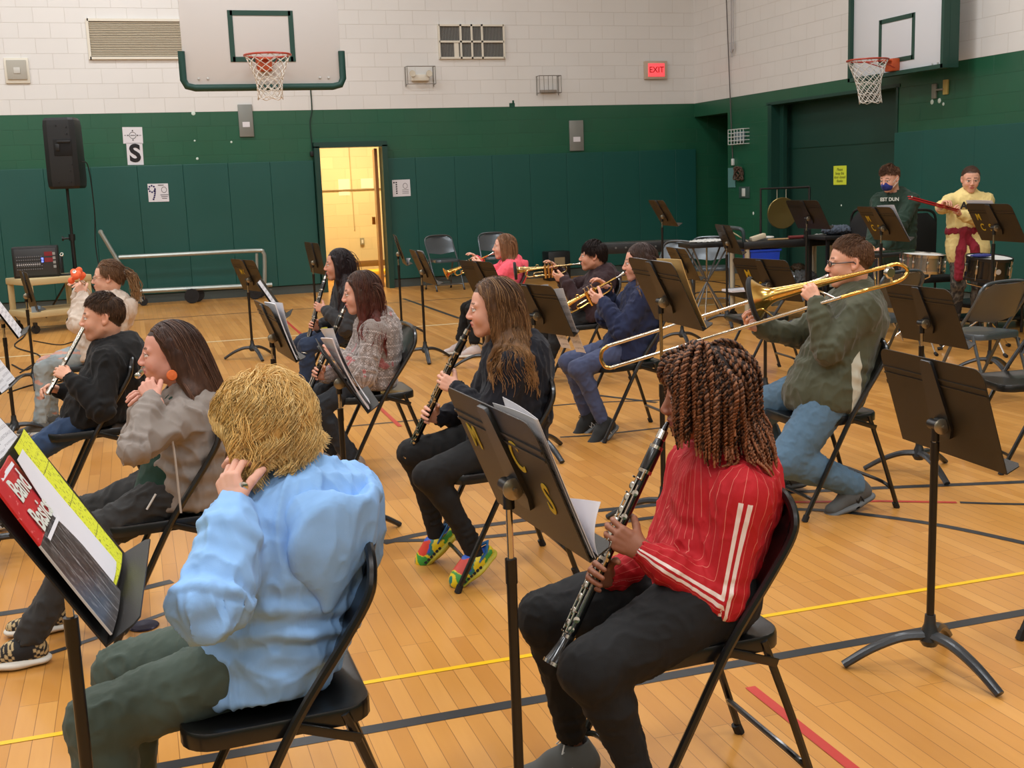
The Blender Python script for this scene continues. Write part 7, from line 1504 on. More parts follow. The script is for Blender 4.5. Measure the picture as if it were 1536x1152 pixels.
fm = p.C + p.R @ (np.array([.108, .0, -.060]) * p.hs); flute(fm + np.array([.01, -.04, .01]), G(72, 590, 5.72), 'long flute slanting down from the lips of the boy in the black hoodie', up=(-.4, -.6, .6), r=.011)
chair(-.235, 5.92, PI, 'black folding chair under the boy in the black hoodie')
o = MB().lathe([(0, 0), (.028, 0), (.030, .01), (.030, .11), (.020, .13), (.012, .14), (.012, .155), (0, .155)], (0, 0, 0), (0, 0, 1), 14).build('water_bottle', plain('clear_plastic', (176, 196, 204), .15)); o.location = (-.08, 5.86, .456); tag(o, 'small clear bottle on the chair seat behind the boy in black', 'bottle')
# ===== ponytail, cream hoodie
p = Person((-.26, 8.2, 0), 'seated girl with a ponytail and glasses in a cream hoodie and ripped jeans', 1.45, (-.275, 8.2, .53), (-.165, 8.2, .875), (-.175, 8.2, 1.005), PI, head=(PI - .1, .0, 0), hs=.95, skin=(224, 172, 146), brow=(110, 80, 56), scalp=(96, 68, 46))
pon = p; WL = G(124, 442, 8.02); WR = G(120, 436, 8.35)
p.arms(WL, WR, (.25, .6, -1), (.2, -.6, -1)).legs(G(58, 610, 8.1, .085), G(75, 600, 8.35, .085), (1, .05, .6), (1, -.05, .6))
p.body({'L': dict(d=(.3, -.3, .85), p=(-.3, -.8, 0), side=-1, curl=(.7, .8, .5)), 'R': dict(d=(.2, .6, .7), p=(.5, .3, -.3), side=1)}, vox=.004, hvox=.0036)
p.top('hoodie', fabric('hoodie_cream', (206, 190, 174), .95, fold=.4), vox=.009, loose=.034, arm=(.074, .074, .046), amp=.007, hood=True, hem=.12, cuff=.044, seed=61, hoodx=1.15)
t = NT('ripped_denim'); v_ = t.coord(); hole = t.math('GREATER_THAN', t.noise(t.coord((1, 1, 2.5)), 7, 3), .60); t.set(base_color=t.mix(hole, srgb(150, 160, 162), srgb(196, 150, 134)), roughness=.9); p.bottoms('ripped_jeans', t.m, vox=.009, r=(.09, .066, .052), amp=.005, seed=62)
for s_ in 'LR': p.shoe(s_, M_SHG, M_SOLEW, vox=.006)
hp = short_hair(p, 1500, (.05, .09), (104, 74, 50), (-1., 0, .1), seed=63, lim=lambda a: th_limit(a, .92, 1.5, 2.0), layers=.006, up=.05, r0=.0018)
tb = p.C + p.R @ (np.array([-.115, 0, .03]) * p.hs); r = np.random.default_rng(5); n = 260; X = tb + r.normal(0, .010, (n, 3)); D_ = np.tile(p.R @ np.array([-1., 0, .35]), (n, 1)) + r.normal(0, .28, (n, 3)); T = flow(p, X, D_, .21 * r.uniform(.7, 1.1, n), n=14, grav=.26, layer=np.full(n, .015), stiff=.8, body=False)
T = T + .006 * np.sin(np.linspace(0, 14, 15)[None, :, None] + r.uniform(0, 6, (n, 1, 3))); hp.append(strands_mesh(T, .0024, .0012, 4, lin((110, 80, 54)), lin((160, 124, 84)), .3, seed=3)); finish_hair(p, hp, 'ponytail_hair', .45)
MB().tube([tb + p.R @ np.array([0, math.cos(a) * .020, math.sin(a) * .020]) - p.off for a in np.linspace(0, 6.28, 14)], .008, 6).build('hair_tie', plain('tie_grey', (170, 166, 160), .7), p.root)
def glasses(p, mat, r=.0016, w_=.0185, h_=.0135, arm=True, y0=.031):
    m = MB(); s = p.hs
    def Q(x, y, z): return p.C + p.R @ (np.array([x, y, z]) * s) - p.off
    for sy in (-1, 1): m.tube([Q(.098 - abs(math.cos(a) * w_ + y0) * .10, sy * (y0 + math.cos(a) * w_ * (1.0)), .002 + (math.sin(a) * h_ if abs(math.sin(a)) < .8 else math.copysign(h_ * .85, math.sin(a)))) for a in np.linspace(0, 2 * PI, 17)], r, 6); m.tube([Q(.093, sy * .049, .006), Q(.06, sy * .068, .006), Q(-.005, sy * .080, .008), Q(-.022, sy * .080, -.008)], r * 1.1, 6)
    m.tube([Q(.098, -.0125, .006), Q(.101, 0, .008), Q(.098, .0125, .006)], r, 6); return m.build('glasses', mat, p.root)
glasses(p, plain('glasses_gold', (150, 120, 90), .3, .7))
fm = G(137, 442, 8.18); flute(fm, G(112, 408, 7.9), 'silver flute raised by the girl with the ponytail', up=(0, 0, 1)); S2 = SDF(); r = np.random.default_rng(8)
for i in range(9): S2.ell(r.normal(0, .022, 3), (.022, .022, .022), .01)
V, Q = S2.mesh(.008); o = obj_from('orange_pompom', V, Q, fabric('pompom_orange', (240, 104, 60))); o.location = tuple(G(116, 413, 7.95)); tag(o, 'fluffy orange pompom at the end of the ponytailed girl\'s flute', 'pompom')
chair(-.30, 8.22, PI, 'black folding chair under the girl with the ponytail')
# ===== patterned fleece: clarinet
p = Person((1.15, 6.15, 0), 'seated clarinetist in a grey snowflake-patterned fleece with long hair dyed red at the ends', 1.42, (1.17, 6.15, .53), (1.185, 6.15, .845), (1.135, 6.14, .985), PI, head=(PI - .12, .12, 0), tyaw=PI - .1, hs=.95, bulk=.90, skin=(222, 164, 140), brow=(90, 62, 46), scalp=(60, 42, 34), slump=.05)
flc = p; mouth = p.C + p.R @ (np.array([.098, 0, -.058]) * p.hs); bellp = mouth + unit(G(470, 572, 6.1) - mouth) * .60; WL, WR, hd = clar_hands(p, mouth, bellp, .42, .66)
p.arms(WL, WR, (0, .5, -1), (0, -.5, -1)).legs(G(528, 655, 6.05, .10), G(500, 668, 6.35, .085), (1, .05, .6), (1, -.1, .6), fL=(1, .3, 0))
p.body(hd, vox=.0034, hvox=.003)
t = NT('fleece_pattern'); A = {k: t.n('ShaderNodeAttribute', attribute_name=k).outputs['Fac'] for k in ('hz', 'ta', 'side', 'fx', 'al', 'aa', 'isarm')}; v_ = t.coord()
isa = t.math('GREATER_THAN', A['isarm'], .5)
def sel(a, b): return t.math('ADD', t.math('MULTIPLY', a, isa), t.math('MULTIPLY', b, t.math('SUBTRACT', 1., isa)))
U_ = sel(t.math('MULTIPLY', A['aa'], 1.6), t.math('MULTIPLY', A['ta'], 3.0)); V_ = sel(t.math('MULTIPLY', A['al'], 3.4), t.math('MULTIPLY', A['hz'], 12.)); band = t.math('FRACT', t.math('ADD', V_, 20.))
zz = t.math('ABSOLUTE', t.math('SUBTRACT', t.math('FRACT', t.math('MULTIPLY', U_, 3.)), .5)); zig = t.math('LESS_THAN', t.math('ABSOLUTE', t.math('SUBTRACT', band, t.math('ADD', .08, t.math('MULTIPLY', zz, .16)))), .035)
cu = t.math('SUBTRACT', t.math('FRACT', U_), .5); cv = t.math('MULTIPLY', t.math('SUBTRACT', band, .6), .9); an = t.n('ShaderNodeMath', operation='ARCTAN2'); t.l(cv, an.inputs[0]); t.l(cu, an.inputs[1]); rr = t.math('SQRT', t.math('ADD', t.math('MULTIPLY', cu, cu), t.math('MULTIPLY', cv, cv)))
pet = t.math('MULTIPLY', t.math('GREATER_THAN', t.math('COSINE', t.math('MULTIPLY', an.outputs[0], 8.)), .1), t.math('MULTIPLY', t.math('LESS_THAN', rr, .30), t.math('GREATER_THAN', rr, .07)))
c_ = t.mix(t.noise(v_, 26, 4), srgb(112, 100, 92), srgb(150, 134, 126)); c_ = t.mix(t.math('MULTIPLY', t.math('MAXIMUM', zig, pet), .7), c_, srgb(206, 190, 184)); c_ = t.mix(t.math('MULTIPLY', t.math('GREATER_THAN', t.noise(v_, 11, 2), .64), .6), c_, srgb(172, 60, 66)); t.set(base_color=c_, roughness=.95, sheen_weight=.5); t.bump(t.noise(v_, 120, 4), .7, .01)
p.top('fleece', t.m, vox=.0075, loose=.030, arm=(.074, .074, .046), amp=.006, hem=.16, cuff=.046, seed=71, collar=.05, fat=.8, fold=13)
p.bottoms('jeans', fabric('denim_black', (34, 37, 42), fold=.4), vox=.008, r=(.092, .068, .056), amp=.005, seed=72)
for s_ in 'LR': p.shoe(s_, fabric('shoe_pinkgrey', (168, 156, 146)), plain('sole_coral', (206, 130, 110), .6), vox=.0045, lace=M_LACEW, tilt=.25 if s_ == 'L' else .1); p.sock(s_, plain('sock_white', (214, 210, 204), .9), .038, .2)
hp = long_hair(p, 3600, .44, (72, 50, 40), (122, 44, 36), wave=.007, wl=.075, part=.0, r0=.0014, r1=.0009, clump=80, cap_lift=.012, layers=.026, seed=73, back=.5, var=.25, streak=((104, 70, 50), .15), segs=28, lim=lambda a: th_limit(a, .85, 1.5, 2.1)); finish_hair(p, hp, 'hair', .42)
clarinet(mouth, bellp, (-.75, 0, .65), 'black clarinet held by the girl in the patterned fleece'); chair(1.20, 6.17, PI, 'black folding chair under the girl in the patterned fleece')
o = MB().box((0, 0, .014), (.16, .22, .028), bev=.008).build('notebook', plain('notebook_pink', (196, 170, 176), .6)); o.location = (1.22, 6.02, .455) if False else (1.165, 6.0, .456); tag(o, 'pale thing', 'notebook'); bpy.data.objects.remove(o)
# ===== dark-haired clarinetist behind
p = Person((1.50, 8.3, 0), 'seated clarinetist with very dark straight hair beside the lit doorway, mostly behind the fleece wearer', 1.46, (1.46, 8.3, .53), (1.43, 8.3, .860), (1.385, 8.3, 1.00), PI, head=(PI - .12, .05, 0), hs=.95, skin=(206, 150, 126), scalp=(34, 24, 24), brow=(40, 28, 26))
drk = p; mouth = p.C + p.R @ (np.array([.098, 0, -.058]) * p.hs); bellp = mouth + unit(G(462, 512, 8.2) - mouth) * .60; WL, WR, hd = clar_hands(p, mouth, bellp, .42, .66)
p.arms(WL, WR, (0, .5, -1), (0, -.5, -1)).legs(G(456, 600, 8.2, .085), G(470, 590, 8.5, .085), (1, .05, .6), (1, -.1, .6)); p.body(hd, vox=.0042, hvox=.0036)
p.top('hoodie', fabric('hoodie_darkgrey', (48, 48, 50)), vox=.009, loose=.030, arm=(.072, .072, .046), amp=.006, hem=.14, cuff=.044, seed=81, hood=True); p.bottoms('jeans', fabric('denim_navy', (32, 46, 70)), vox=.009, r=(.092, .068, .054), amp=.005, seed=82)
for s_ in 'LR': p.shoe(s_, M_STAND, M_SOLEG, vox=.006)
hp = long_hair(p, 2600, .46, (36, 26, 27), (48, 32, 32), wave=.002, wl=.15, r0=.0016, r1=.0010, cap_lift=.012, layers=.022, seed=83, back=.45, var=.25, segs=24, forward=.1, lim=lambda a: th_limit(a, .85, 1.5, 2.1)); finish_hair(p, hp, 'hair', .33)
clarinet(mouth, bellp, (-.75, 0, .65), 'black clarinet held by the very dark-haired player near the doorway')
# ===== trombonist
p = Person((2.98, 4.55, 0), 'seated boy in an olive jersey, blue jeans and glasses playing the trombone', 1.52, (2.965, 4.55, .545), (3.135, 4.55, .985), (3.085, 4.56, 1.120), PI - .15, head=(PI - .42, .04, 0), bulk=1.12, hs=.96, skin=(226, 168, 140), lip=(190, 110, 100), brow=(110, 70, 46), scalp=(90, 62, 44), slump=.01, tyaw=PI - .30, hairline=.08)
trb = p; mpt = p.C + p.R @ (np.array([.103, 0, -.060]) * p.hs)
WL = G(1224, 452, 4.46); WR = G(1136, 492, 4.80)
p.arms(WL, WR, (-.15, .25, -1), (-.2, -.6, -1)).legs(G(1283, 738, 4.42, .115), G(1185, 740, 4.85, .10), (1, .05, .7), (1, -.35, .5), fL=(1, .15, 0), fR=(1, -.3, 0))
p.body({'L': dict(d=(.55, -.25, .72), p=(-.15, -.85, -.1), side=-1, curls=((1.0, 1.1, .7), (1.1, 1.1, .7), (1.2, 1.1, .7), (1.3, 1.1, .7)), thumb=(.5, .5)), 'R': dict(d=(.85, .35, .35), p=(-.1, .5, .75), side=1, curls=((.6, .9, .6), (.7, .9, .6), (.9, 1., .6), (1., 1., .6)), thumb=(.8, .5))}, vox=.003, hvox=.0024)
t = NT('olive_jersey'); A = {k: t.n('ShaderNodeAttribute', attribute_name=k).outputs['Fac'] for k in ('ta', 'side', 'fx', 'hz', 'isarm', 'al', 'aa')}; v_ = t.coord()
ab = t.math('ABSOLUTE', A['ta']); st1 = t.math('MULTIPLY', t.math('LESS_THAN', t.math('ABSOLUTE', t.math('SUBTRACT', ab, 2.02)), .13), t.math('LESS_THAN', A['isarm'], .5)); chest = t.math('MULTIPLY', t.math('MULTIPLY', t.math('LESS_THAN', t.math('ABSOLUTE', t.math('SUBTRACT', A['hz'], t.math('ADD', .345, t.math('MULTIPLY', ab, .02)))), .055), t.math('LESS_THAN', ab, 1.5)), t.math('LESS_THAN', A['isarm'], .9))
c_ = t.mix(t.noise(v_, 16, 3), srgb(62, 64, 44), srgb(76, 78, 54)); c_ = t.mix(chest, c_, srgb(150, 144, 132)); c_ = t.mix(t.math('MULTIPLY', st1, t.math('LESS_THAN', A['hz'], .26)), c_, srgb(190, 188, 170)); t.set(base_color=c_, roughness=.75, sheen_weight=.2); t.bump(t.noise(t.coord((1, 1, .6)), 11, 3), .4, .02)
p.top('jersey', t.m, vox=.006, loose=.024, arm=(.070, .064, .042), amp=.005, hem=.10, cuff=.038, seed=91, collar=.06, fat=.86, fold=13, belly=1.05)
p.bottoms('jeans', fabric('denim_light', (84, 112, 134), fold=.5, fscale=12, var=.12), vox=.0065, r=(.108, .082, .066), amp=.0032, seed=92)
for s_, tl in (('L', .30), ('R', .1)):
    o = p.shoe(s_, fabric('sneaker_grey', (84, 84, 82)), M_SOLEG, vox=.0035, lace=plain('lace_grey', (60, 60, 62), .8), tilt=tl, k=1.12)
    A_, f = (p.AL, p.fL) if s_ == 'L' else (p.AR, p.fR); l = np.cross([0, 0, 1.], f); 
    Rt = np.array(Matrix.Rotation(tl, 3, Vector(l.tolist()))) @ np.stack([f, l, [0, 0, 1]], 1); k_ = p.k * 1.1; m = MB()
    for a, b in (((.005, .046, -.068), (.015, .046, -.035)), ((.015, .046, -.035), (.035, .047, -.065)), ((.035, .047, -.065), (.045, .045, -.032))): m.tube([A_ + Rt @ (np.array(q) * k_) - p.off for q in (a, b)], .0035, 5)
    m.build('letter_mark', M_STAND, o)
hp = short_hair(p, 4200, (.013, .045), (104, 72, 50), (.9, .5, .1), seed=93, lim=lambda a: th_limit(a, .86, 1.48, 2.1), layers=.009, r0=.0011, streak=((140, 104, 76), .2), up=.14); finish_hair(p, hp, 'hair', .45)
glasses(p, plain('glasses_black', (22, 20, 26), .3), r=.0022)
# trombone: bell section over the left shoulder side, slide forward-down
Yb = 4.44; YT_ = 4.34; YE_ = 4.72
tuneT = G(1357, 402, Yb); bellE = G(1135, 452, Yb - .02); low0 = G(1338, 425, Yb)
tb = empty('trombone', mpt, 0, 'brass trombone with a black-covered bell held by the boy in the olive jersey', 'trombone'); O = np.array(mpt)
ax = unit(G(1150, 441, Yb) - G(1345, 395, Yb)); L_ = lambda *a: [np.asarray(x) - O for x in a]
b0 = G(1330, 400, 4.36); bell_len = np.linalg.norm(G(1133, 449, 4.72) - b0); prof = [(.0085, 0)] + [(.0085 + (.030 - .0085) * (t_ ** 2.0), bell_len * .80 * t_) for t_ in np.linspace(.1, 1, 9)] + [(.030 + (.098 - .030) * (t_ ** 2.3), bell_len * (.80 + .20 * t_)) for t_ in np.linspace(.15, 1, 9)] + [(.100, bell_len * 1.004), (.097, bell_len)] + [(.029 + (.096 - .029) * (t_ ** 2.3), bell_len * (.80 + .19 * t_)) for t_ in np.linspace(1, .3, 6)]
ax = unit(G(1133, 449, 4.72) - b0); MB().lathe(prof, b0 - O, ax, 32).build('bell', M_GOLD, tb)
MB().lathe([(0, .003), (.098, .003), (.108, -.004), (.108, -.016), (.100, -.022), (.1, -.02), (.10, .0)], G(1129, 450, 4.725) - O, ax, 32).build('bell_cover', fabric('cover_cloth', (28, 27, 26)), tb)
bow = smooth_path(L_(b0, G(1345, 396, 4.34), G(1357, 400, 4.33), G(1361, 408, 4.33), G(1354, 418, 4.33), G(1338, 425, 4.35), G(1300, 435, 4.31), G(1262, 446, 4.36)), 6); MB().tube(bow, .0085, 10).build('tuning_bow', M_GOLD, tb)
MB().tube(L_(G(1312, 404, 4.39), G(1313, 432, 4.40)), .005, 8).build('brace', M_SILV, tb); MB().tube(L_(G(1336, 399, 4.35), G(1337, 425, 4.35)), .005, 8).build('brace', M_SILV, tb)
MB().lathe([(0, -.012), (.020, -.012), (.026, -.006), (.026, .006), (.020, .012), (0, .012)], G(1334, 409, 4.32) - O, (0, -1, 0), 18).build('counterweight', M_SILV, tb)
s1 = unit(G(906, 533, 5.1) - G(1266, 437, 4.5))
# the two slide legs: upper from the mouthpiece, lower back to the bell section
uA, uB = np.array(mpt), G(912, 519, 5.14); lA, lB = G(1262, 446, 4.36), G(916, 552, 5.12)
MB().tube(L_(uA, uA + (uB - uA) * .25), .0065, 10).build('inner_slide', M_SILV, tb); MB().tube(L_(uA + (uB - uA) * .22, uB), .0088, 10).build('upper_slide', plain('slide_nickel', (214, 206, 190), .2, 1.), tb); MB().tube(L_(lA, lB), .0088, 10).build('lower_slide', plain('slide_nickel', (214, 206, 190), .2, 1.), tb)
MB().tube(smooth_path(L_(uB, G(903, 527, 5.15), G(902, 540, 5.15), G(908, 550, 5.14), lB), 6), .0098, 10).build('slide_bow', plain('slide_gold', (196, 160, 96), .22, 1.), tb); MB().lathe([(0, -.01), (.010, -.006), (.010, .006), (0, .012)], G(921, 551, 5.11) - O, (0, 0, 1), 10).build('water_key', M_GOLD, tb)
def onseg(a, b, t_): return np.asarray(a) + (np.asarray(b) - a) * t_
MB().tube(L_(onseg(uA, uB, .33), onseg(lA, lB, .27)), .005, 8).build('slide_brace', M_SILV, tb); MB().tube(L_(onseg(uA, uB, .10), onseg(lA, lB, .02)), .005, 8).build('bell_brace', M_SILV, tb)
MB().lathe([(0, .014), (.010, .004), (.0135, 0), (.0135, .004), (.009, .02), (.006, .034)], -s1 * .006, unit(uB - uA), 14).build('mouthpiece', M_SILV, tb)
chair(2.97, 4.57, PI, 'black folding chair under the boy playing the trombone')
# ===== trumpeter in navy, blue trousers
p = Person((2.84, 6.4, 0), 'seated trumpeter in a navy sweatshirt and slate blue trousers, head half hidden by a stand', 1.47, (2.80, 6.4, .53), (2.90, 6.4, .900), (2.87, 6.39, 1.035), PI - .1, head=(PI - .33, .08, 0), tyaw=PI - .25, hs=.95, skin=(220, 162, 138), scalp=(60, 42, 36), brow=(70, 50, 40), slump=.03)
t1 = p; mouth = p.C + p.R @ (np.array([.104, 0, -.058]) * p.hs); bl = G(836, 466, 6.55); 
WL = G(905, 452, 6.38); WR = G(912, 432, 6.52)
p.arms(WL, WR, (.0, .35, -1), (0, -.5, -1)).legs(G(905, 612, 6.30, .10), G(880, 612, 6.55, .10), (1, .02, .7), (1, -.02, .7), fL=(1, .4, 0), fR=(1, .2, 0))
p.body({'L': dict(d=(.85, -.25, .35), p=(.1, -.8, .3), side=-1, curls=((.5, .6, .4), (.6, .7, .4), (.9, .8, .5), (1., .9, .5)), thumb=(.9, .3)), 'R': dict(d=(.65, .25, .70), p=(.45, .1, -.6), side=1, curls=((.2, .5, .4), (.3, .5, .4), (.4, .5, .4), (.5, .5, .4)))}, vox=.0036, hvox=.0028)
p.top('sweatshirt', fabric('sweat_navy', (28, 36, 66), .95, fold=.45), vox=.0075, loose=.028, arm=(.072, .070, .044), amp=.0065, hem=.14, cuff=.042, seed=101, fat=.82)
p.bottoms('trousers', fabric('trouser_slate', (66, 74, 104), .85, fold=.35), vox=.0075, r=(.094, .068, .046), amp=.0035, seed=102)
for s_, tl in (('L', .5), ('R', .6)):
    o = p.shoe(s_, fabric('sneaker_black', (32, 33, 32)), M_SOLEG, vox=.004, lace=M_LACEB, tilt=tl, k=1.12); A_, f = (p.AL, p.fL) if s_ == 'L' else (p.AR, p.fR); l = np.cross([0, 0, 1.], f); Rt = np.array(Matrix.Rotation(tl, 3, Vector(l.tolist()))) @ np.stack([f, l, [0, 0, 1]], 1); m = MB(); k_ = p.k * 1.1
    for a, b in (((.01, .047, -.068), (.015, .047, -.035)), ((.015, .047, -.035), (.035, .048, -.065)), ((.035, .048, -.065), (.042, .046, -.034))): m.tube([A_ + Rt @ (np.array(q) * k_) - p.off for q in (a, b)], .0028, 5)
    m.build('letter_mark', plain('logo_silver', (190, 190, 188), .4), o)
hp = long_hair(p, 2400, .34, (62, 44, 38), (110, 84, 62), wave=.004, wl=.1, r0=.0015, cap_lift=.012, layers=.020, seed=103, back=.5, segs=22); finish_hair(p, hp, 'hair', .4)
trumpet(mouth, bl, (0.1, -.15, 1), 'brass trumpet held by the player in the navy sweatshirt', Lm=.50); chair(2.775, 6.42, PI, 'black folding chair under the trumpeter in navy')
# ===== trumpeter with dark bowl hair, maroon sleeves
p = Person((3.36, 8.3, 0), 'seated trumpeter with short dark shaggy hair, black top with maroon sleeves', 1.42, (3.33, 8.3, .53), (3.40, 8.3, .83), (3.335, 8.29, .955), PI, head=(PI - .35, .0, 0), tyaw=PI - .3, hs=.96, skin=(206, 150, 124), scalp=(36, 26, 24), brow=(36, 26, 24))
t2 = p; mouth = p.C + p.R @ (np.array([.104, 0, -.058]) * p.hs); bl = G(776, 406, 8.45); WL = G(846, 418, 8.26); WR = G(836, 402, 8.42)
p.arms(WL, WR, (.0, .35, -1), (0, -.5, -1)).legs(G(812, 552, 8.2, .085), G(800, 546, 8.45, .085), (1, .02, .7), (1, -.02, .7)); p.body({'L': dict(d=(.9, -.25, .15), p=(.1, -.8, .3), side=-1, curls=((.5, .6, .4), (.6, .7, .4), (.9, .8, .5), (1., .9, .5))), 'R': dict(d=(.65, .25, .70), p=(.45, .1, -.6), side=1, curl=(.3, .5, .4))}, vox=.0042, hvox=.0034)
p.top('hoodie', fabric('hoodie_maroon', (44, 22, 26)), vox=.009, loose=.030, arm=(.072, .070, .044), amp=.0065, hem=.14, cuff=.042, seed=111, hood=True, hoodx=1.1); p.bottoms('trousers', BLACKC, vox=.009, r=(.094, .070, .054), amp=.004, seed=112)
m = MB(); m.tube([p.N + np.array([-.10, -.03, -.06]) - p.off, p.N + np.array([-.13, -.05, -.14]) - p.off], .005, 6); m.build('drawstring', M_LACEW, p.root)
for s_ in 'LR': p.shoe(s_, M_STAND, M_SOLEG, vox=.006)
hp = short_hair(p, 2600, (.055, .085), (38, 27, 24), (1., .1, -.2), seed=113, lim=lambda a: th_limit(a, .9, 1.45, 2.0), layers=.014, r0=.0017, grav=.3, up=.08, segs=9); finish_hair(p, hp, 'hair', .4)
trumpet(mouth, bl, (0, -.1, 1), 'pale silver-gold trumpet with a black bell cover held by the dark-haired boy', metal=plain('pale_brass', (214, 186, 130), .2, 1.), Lm=.50)
axb = unit(bl - mouth); o = MB().lathe([(0, -.012), (.066, -.010), (.070, 0), (.066, .010), (0, .012)], (0, 0, 0), axb, 22).build('bell_cover', fabric('cover_cloth', (28, 27, 26))); o.location = tuple(bl + axb * .016); tag(o, 'black cloth cover on the bell of the pale trumpet', 'bell cover')
chair(3.30, 8.32, PI, 'black folding chair under the dark-haired trumpeter')
# ===== trumpeter in a pink hoodie
p = Person((3.17, 10., 0), 'seated trumpeter in a bright pink hoodie with a light brown bob', 1.38, (3.15, 10., .53), (3.215, 10., .835), (3.165, 9.99, .965), PI, head=(PI - .3, .0, 0), tyaw=PI - .2, hs=.95, skin=(226, 172, 148), scalp=(120, 84, 58), brow=(120, 84, 60))
pk = p; mouth = p.C + p.R @ (np.array([.104, 0, -.058]) * p.hs); bl = G(672, 410, 10.05); WL = G(722, 396, 9.93); WR = G(716, 388, 10.1)
p.arms(WL, WR, (.0, .35, -1), (0, -.5, -1)).legs(G(712, 527, 9.9, .085), G(690, 524, 10.15, .085), (1, .02, .7), (1, -.02, .7)); p.body({'L': dict(d=(.9, -.25, .25), p=(.1, -.8, .3), side=-1, curl=(.7, .7, .4)), 'R': dict(d=(.65, .25, .70), p=(.45, .1, -.6), side=1, curl=(.4, .5, .4))}, vox=.0045, hvox=.0038)
p.top('hoodie', fabric('hoodie_pink', (240, 92, 108), .9, fold=.4), vox=.009, loose=.030, arm=(.072, .070, .044), amp=.006, hem=.14, cuff=.042, seed=121, hood=True, hoodx=1.25); p.bottoms('trousers', BLACKC, vox=.009, r=(.094, .074, .062), amp=.004, seed=122, short=.82)
for s_ in 'LR': p.shoe(s_, fabric('shoe_whitepink', (206, 190, 184)), M_SOLEW, vox=.0055, k=1.1); p.sock(s_, plain('sock_white', (214, 210, 204), .9), .038, .35)
hp = long_hair(p, 2000, .22, (128, 88, 60), (150, 108, 74), wave=.0, r0=.0017, cap_lift=.012, layers=.018, seed=123, back=.3, segs=18, lim=lambda a: th_limit(a, .95, 1.5, 2.0)); finish_hair(p, hp, 'hair', .4)
trumpet(mouth, bl, (0, -.1, 1), 'brass trumpet raised by the player in the pink hoodie', Lm=.50); chair(3.12, 10.02, PI, 'black folding chair under the player in the pink hoodie')
# ===== masked boy in a dark green hoodie, standing
p = Person((6.80, 9.3, 0), 'standing boy in a dark green hoodie and blue face mask with swept brown hair', 1.60, (6.79, 9.3, .86), (6.78, 9.3, 1.30), (6.69, 9.27, 1.435), PI + .45, head=(PI + .35, .28, 0), tyaw=PI + .5, hs=.98, skin=(222, 168, 144), scalp=(80, 54, 40), brow=(80, 54, 40))
msk = p; WL = G(1326, 372, 9.0); WR = G(1306, 370, 9.15)
p.arms(WL, WR, (-.2, .3, -1), (-.2, -.4, -1)).legs((6.84, 9.17, .09), (6.70, 9.40, .09), (1, .02, .0), (1, -.02, .0)); p.body({'L': dict(d=(.9, -.2, -.2), p=(.0, -.2, -.9), side=-1, curl=(.7, .7, .4)), 'R': dict(d=(.9, .2, -.2), p=(0, .2, -.9), side=1, curl=(.7, .7, .4))}, vox=.0045, hvox=.0038)
p.top('hoodie', fabric('hoodie_forest', (30, 52, 40), .95, fold=.35), vox=.009, loose=.032, arm=(.074, .068, .046), amp=.006, hem=.13, cuff=.042, seat=None, seed=131, hood=True, hoodx=1.1); p.bottoms('trousers', BLACKC, vox=.010, r=(.092, .070, .058), amp=.004, seed=132)
B_ = np.stack([p.TF, p.TL, [0, 0, 1]], 1); text('EST DUN', .045, plain('print_white', (206, 210, 200), .7), p.root, p.T + p.up * .06 + p.TF * .150 - p.off, np.stack([-np.cross([0, 0, 1], p.TF) * -1, [0, 0, 1], p.TF], 1), bold=.0012)
for s_ in 'LR': p.shoe(s_, fabric('sneaker_black', (32, 33, 32)), M_SOLEW, vox=.006, k=1.1)
S_ = SDF(); hs = p.hs; R_ = p.R
def Hp(x, y, z): return p.C + R_ @ (np.array([x, y, z]) * hs)
S_.ell(Hp(.052, 0, -.052), np.array((.058, .058, .052)) * hs, .02, 1, R_); S_.cap(Hp(.085, 0, -.02), Hp(.105, 0, -.035), .012, .014, .02); S_.ell(Hp(.0, 0, -.06), np.array((.045, .2, .2)) * hs, .01, -1, R_); S_.ell(Hp(.06, 0, .045), np.array((.09, .2, .055)) * hs, .01, -1, R_); V, Q = S_.mesh(.004); mk_ = obj_from('face_mask', p.loc(V), Q, fabric('mask_blue', (34, 46, 120)), p.root)
MB().tube([Hp(.05, .06, -.03) - p.off, Hp(-.01, .082, .012) - p.off], .002, 5).tube([Hp(.05, .058, -.07) - p.off, Hp(-.01, .082, -.03) - p.off], .002, 5).build('ear_loop', M_LACEW, mk_)
hp = short_hair(p, 2600, (.018, .085), (92, 62, 44), (1., -.5, -.1), seed=133, lim=lambda a: th_limit(a, .9, 1.45, 2.05), layers=.016, r0=.0016, up=.15, streak=((130, 94, 66), .2), segs=9); finish_hair(p, hp, 'hair', .42)
# ===== boy in pale yellow holding a red slapstick
p = Person((7.27, 8.9, 0), 'standing boy in a pale yellow shirt with a dark red sweater round the waist', 1.56, (7.27, 8.9, .84), (7.262, 8.9, 1.275), (7.255, 8.86, 1.405), PI + 1.15, head=(PI + 1.05, .20, 0), tyaw=PI + 1.1, hs=.98, skin=(220, 164, 138), scalp=(90, 66, 52), brow=(80, 56, 44), hairline=.070)
yl = p; WL = G(1441, 322, 8.68); WR = G(1411, 311, 8.62)
p.arms(WL, WR, (-.1, .8, -1), (-.1, -.8, -1)).legs((7.36, 8.86, .09), (7.18, 8.95, .09), (1, .02, .0), (1, -.02, .0)); p.body({'L': dict(d=(.35, -.85, .35), p=(.3, -.1, .9), side=-1, curls=((.9, .9, .5),) * 4), 'R': dict(d=(.3, .55, .75), p=(.5, .3, -.5), side=1, curls=((.9, 1., .5),) * 4)}, vox=.004, hvox=.0034)
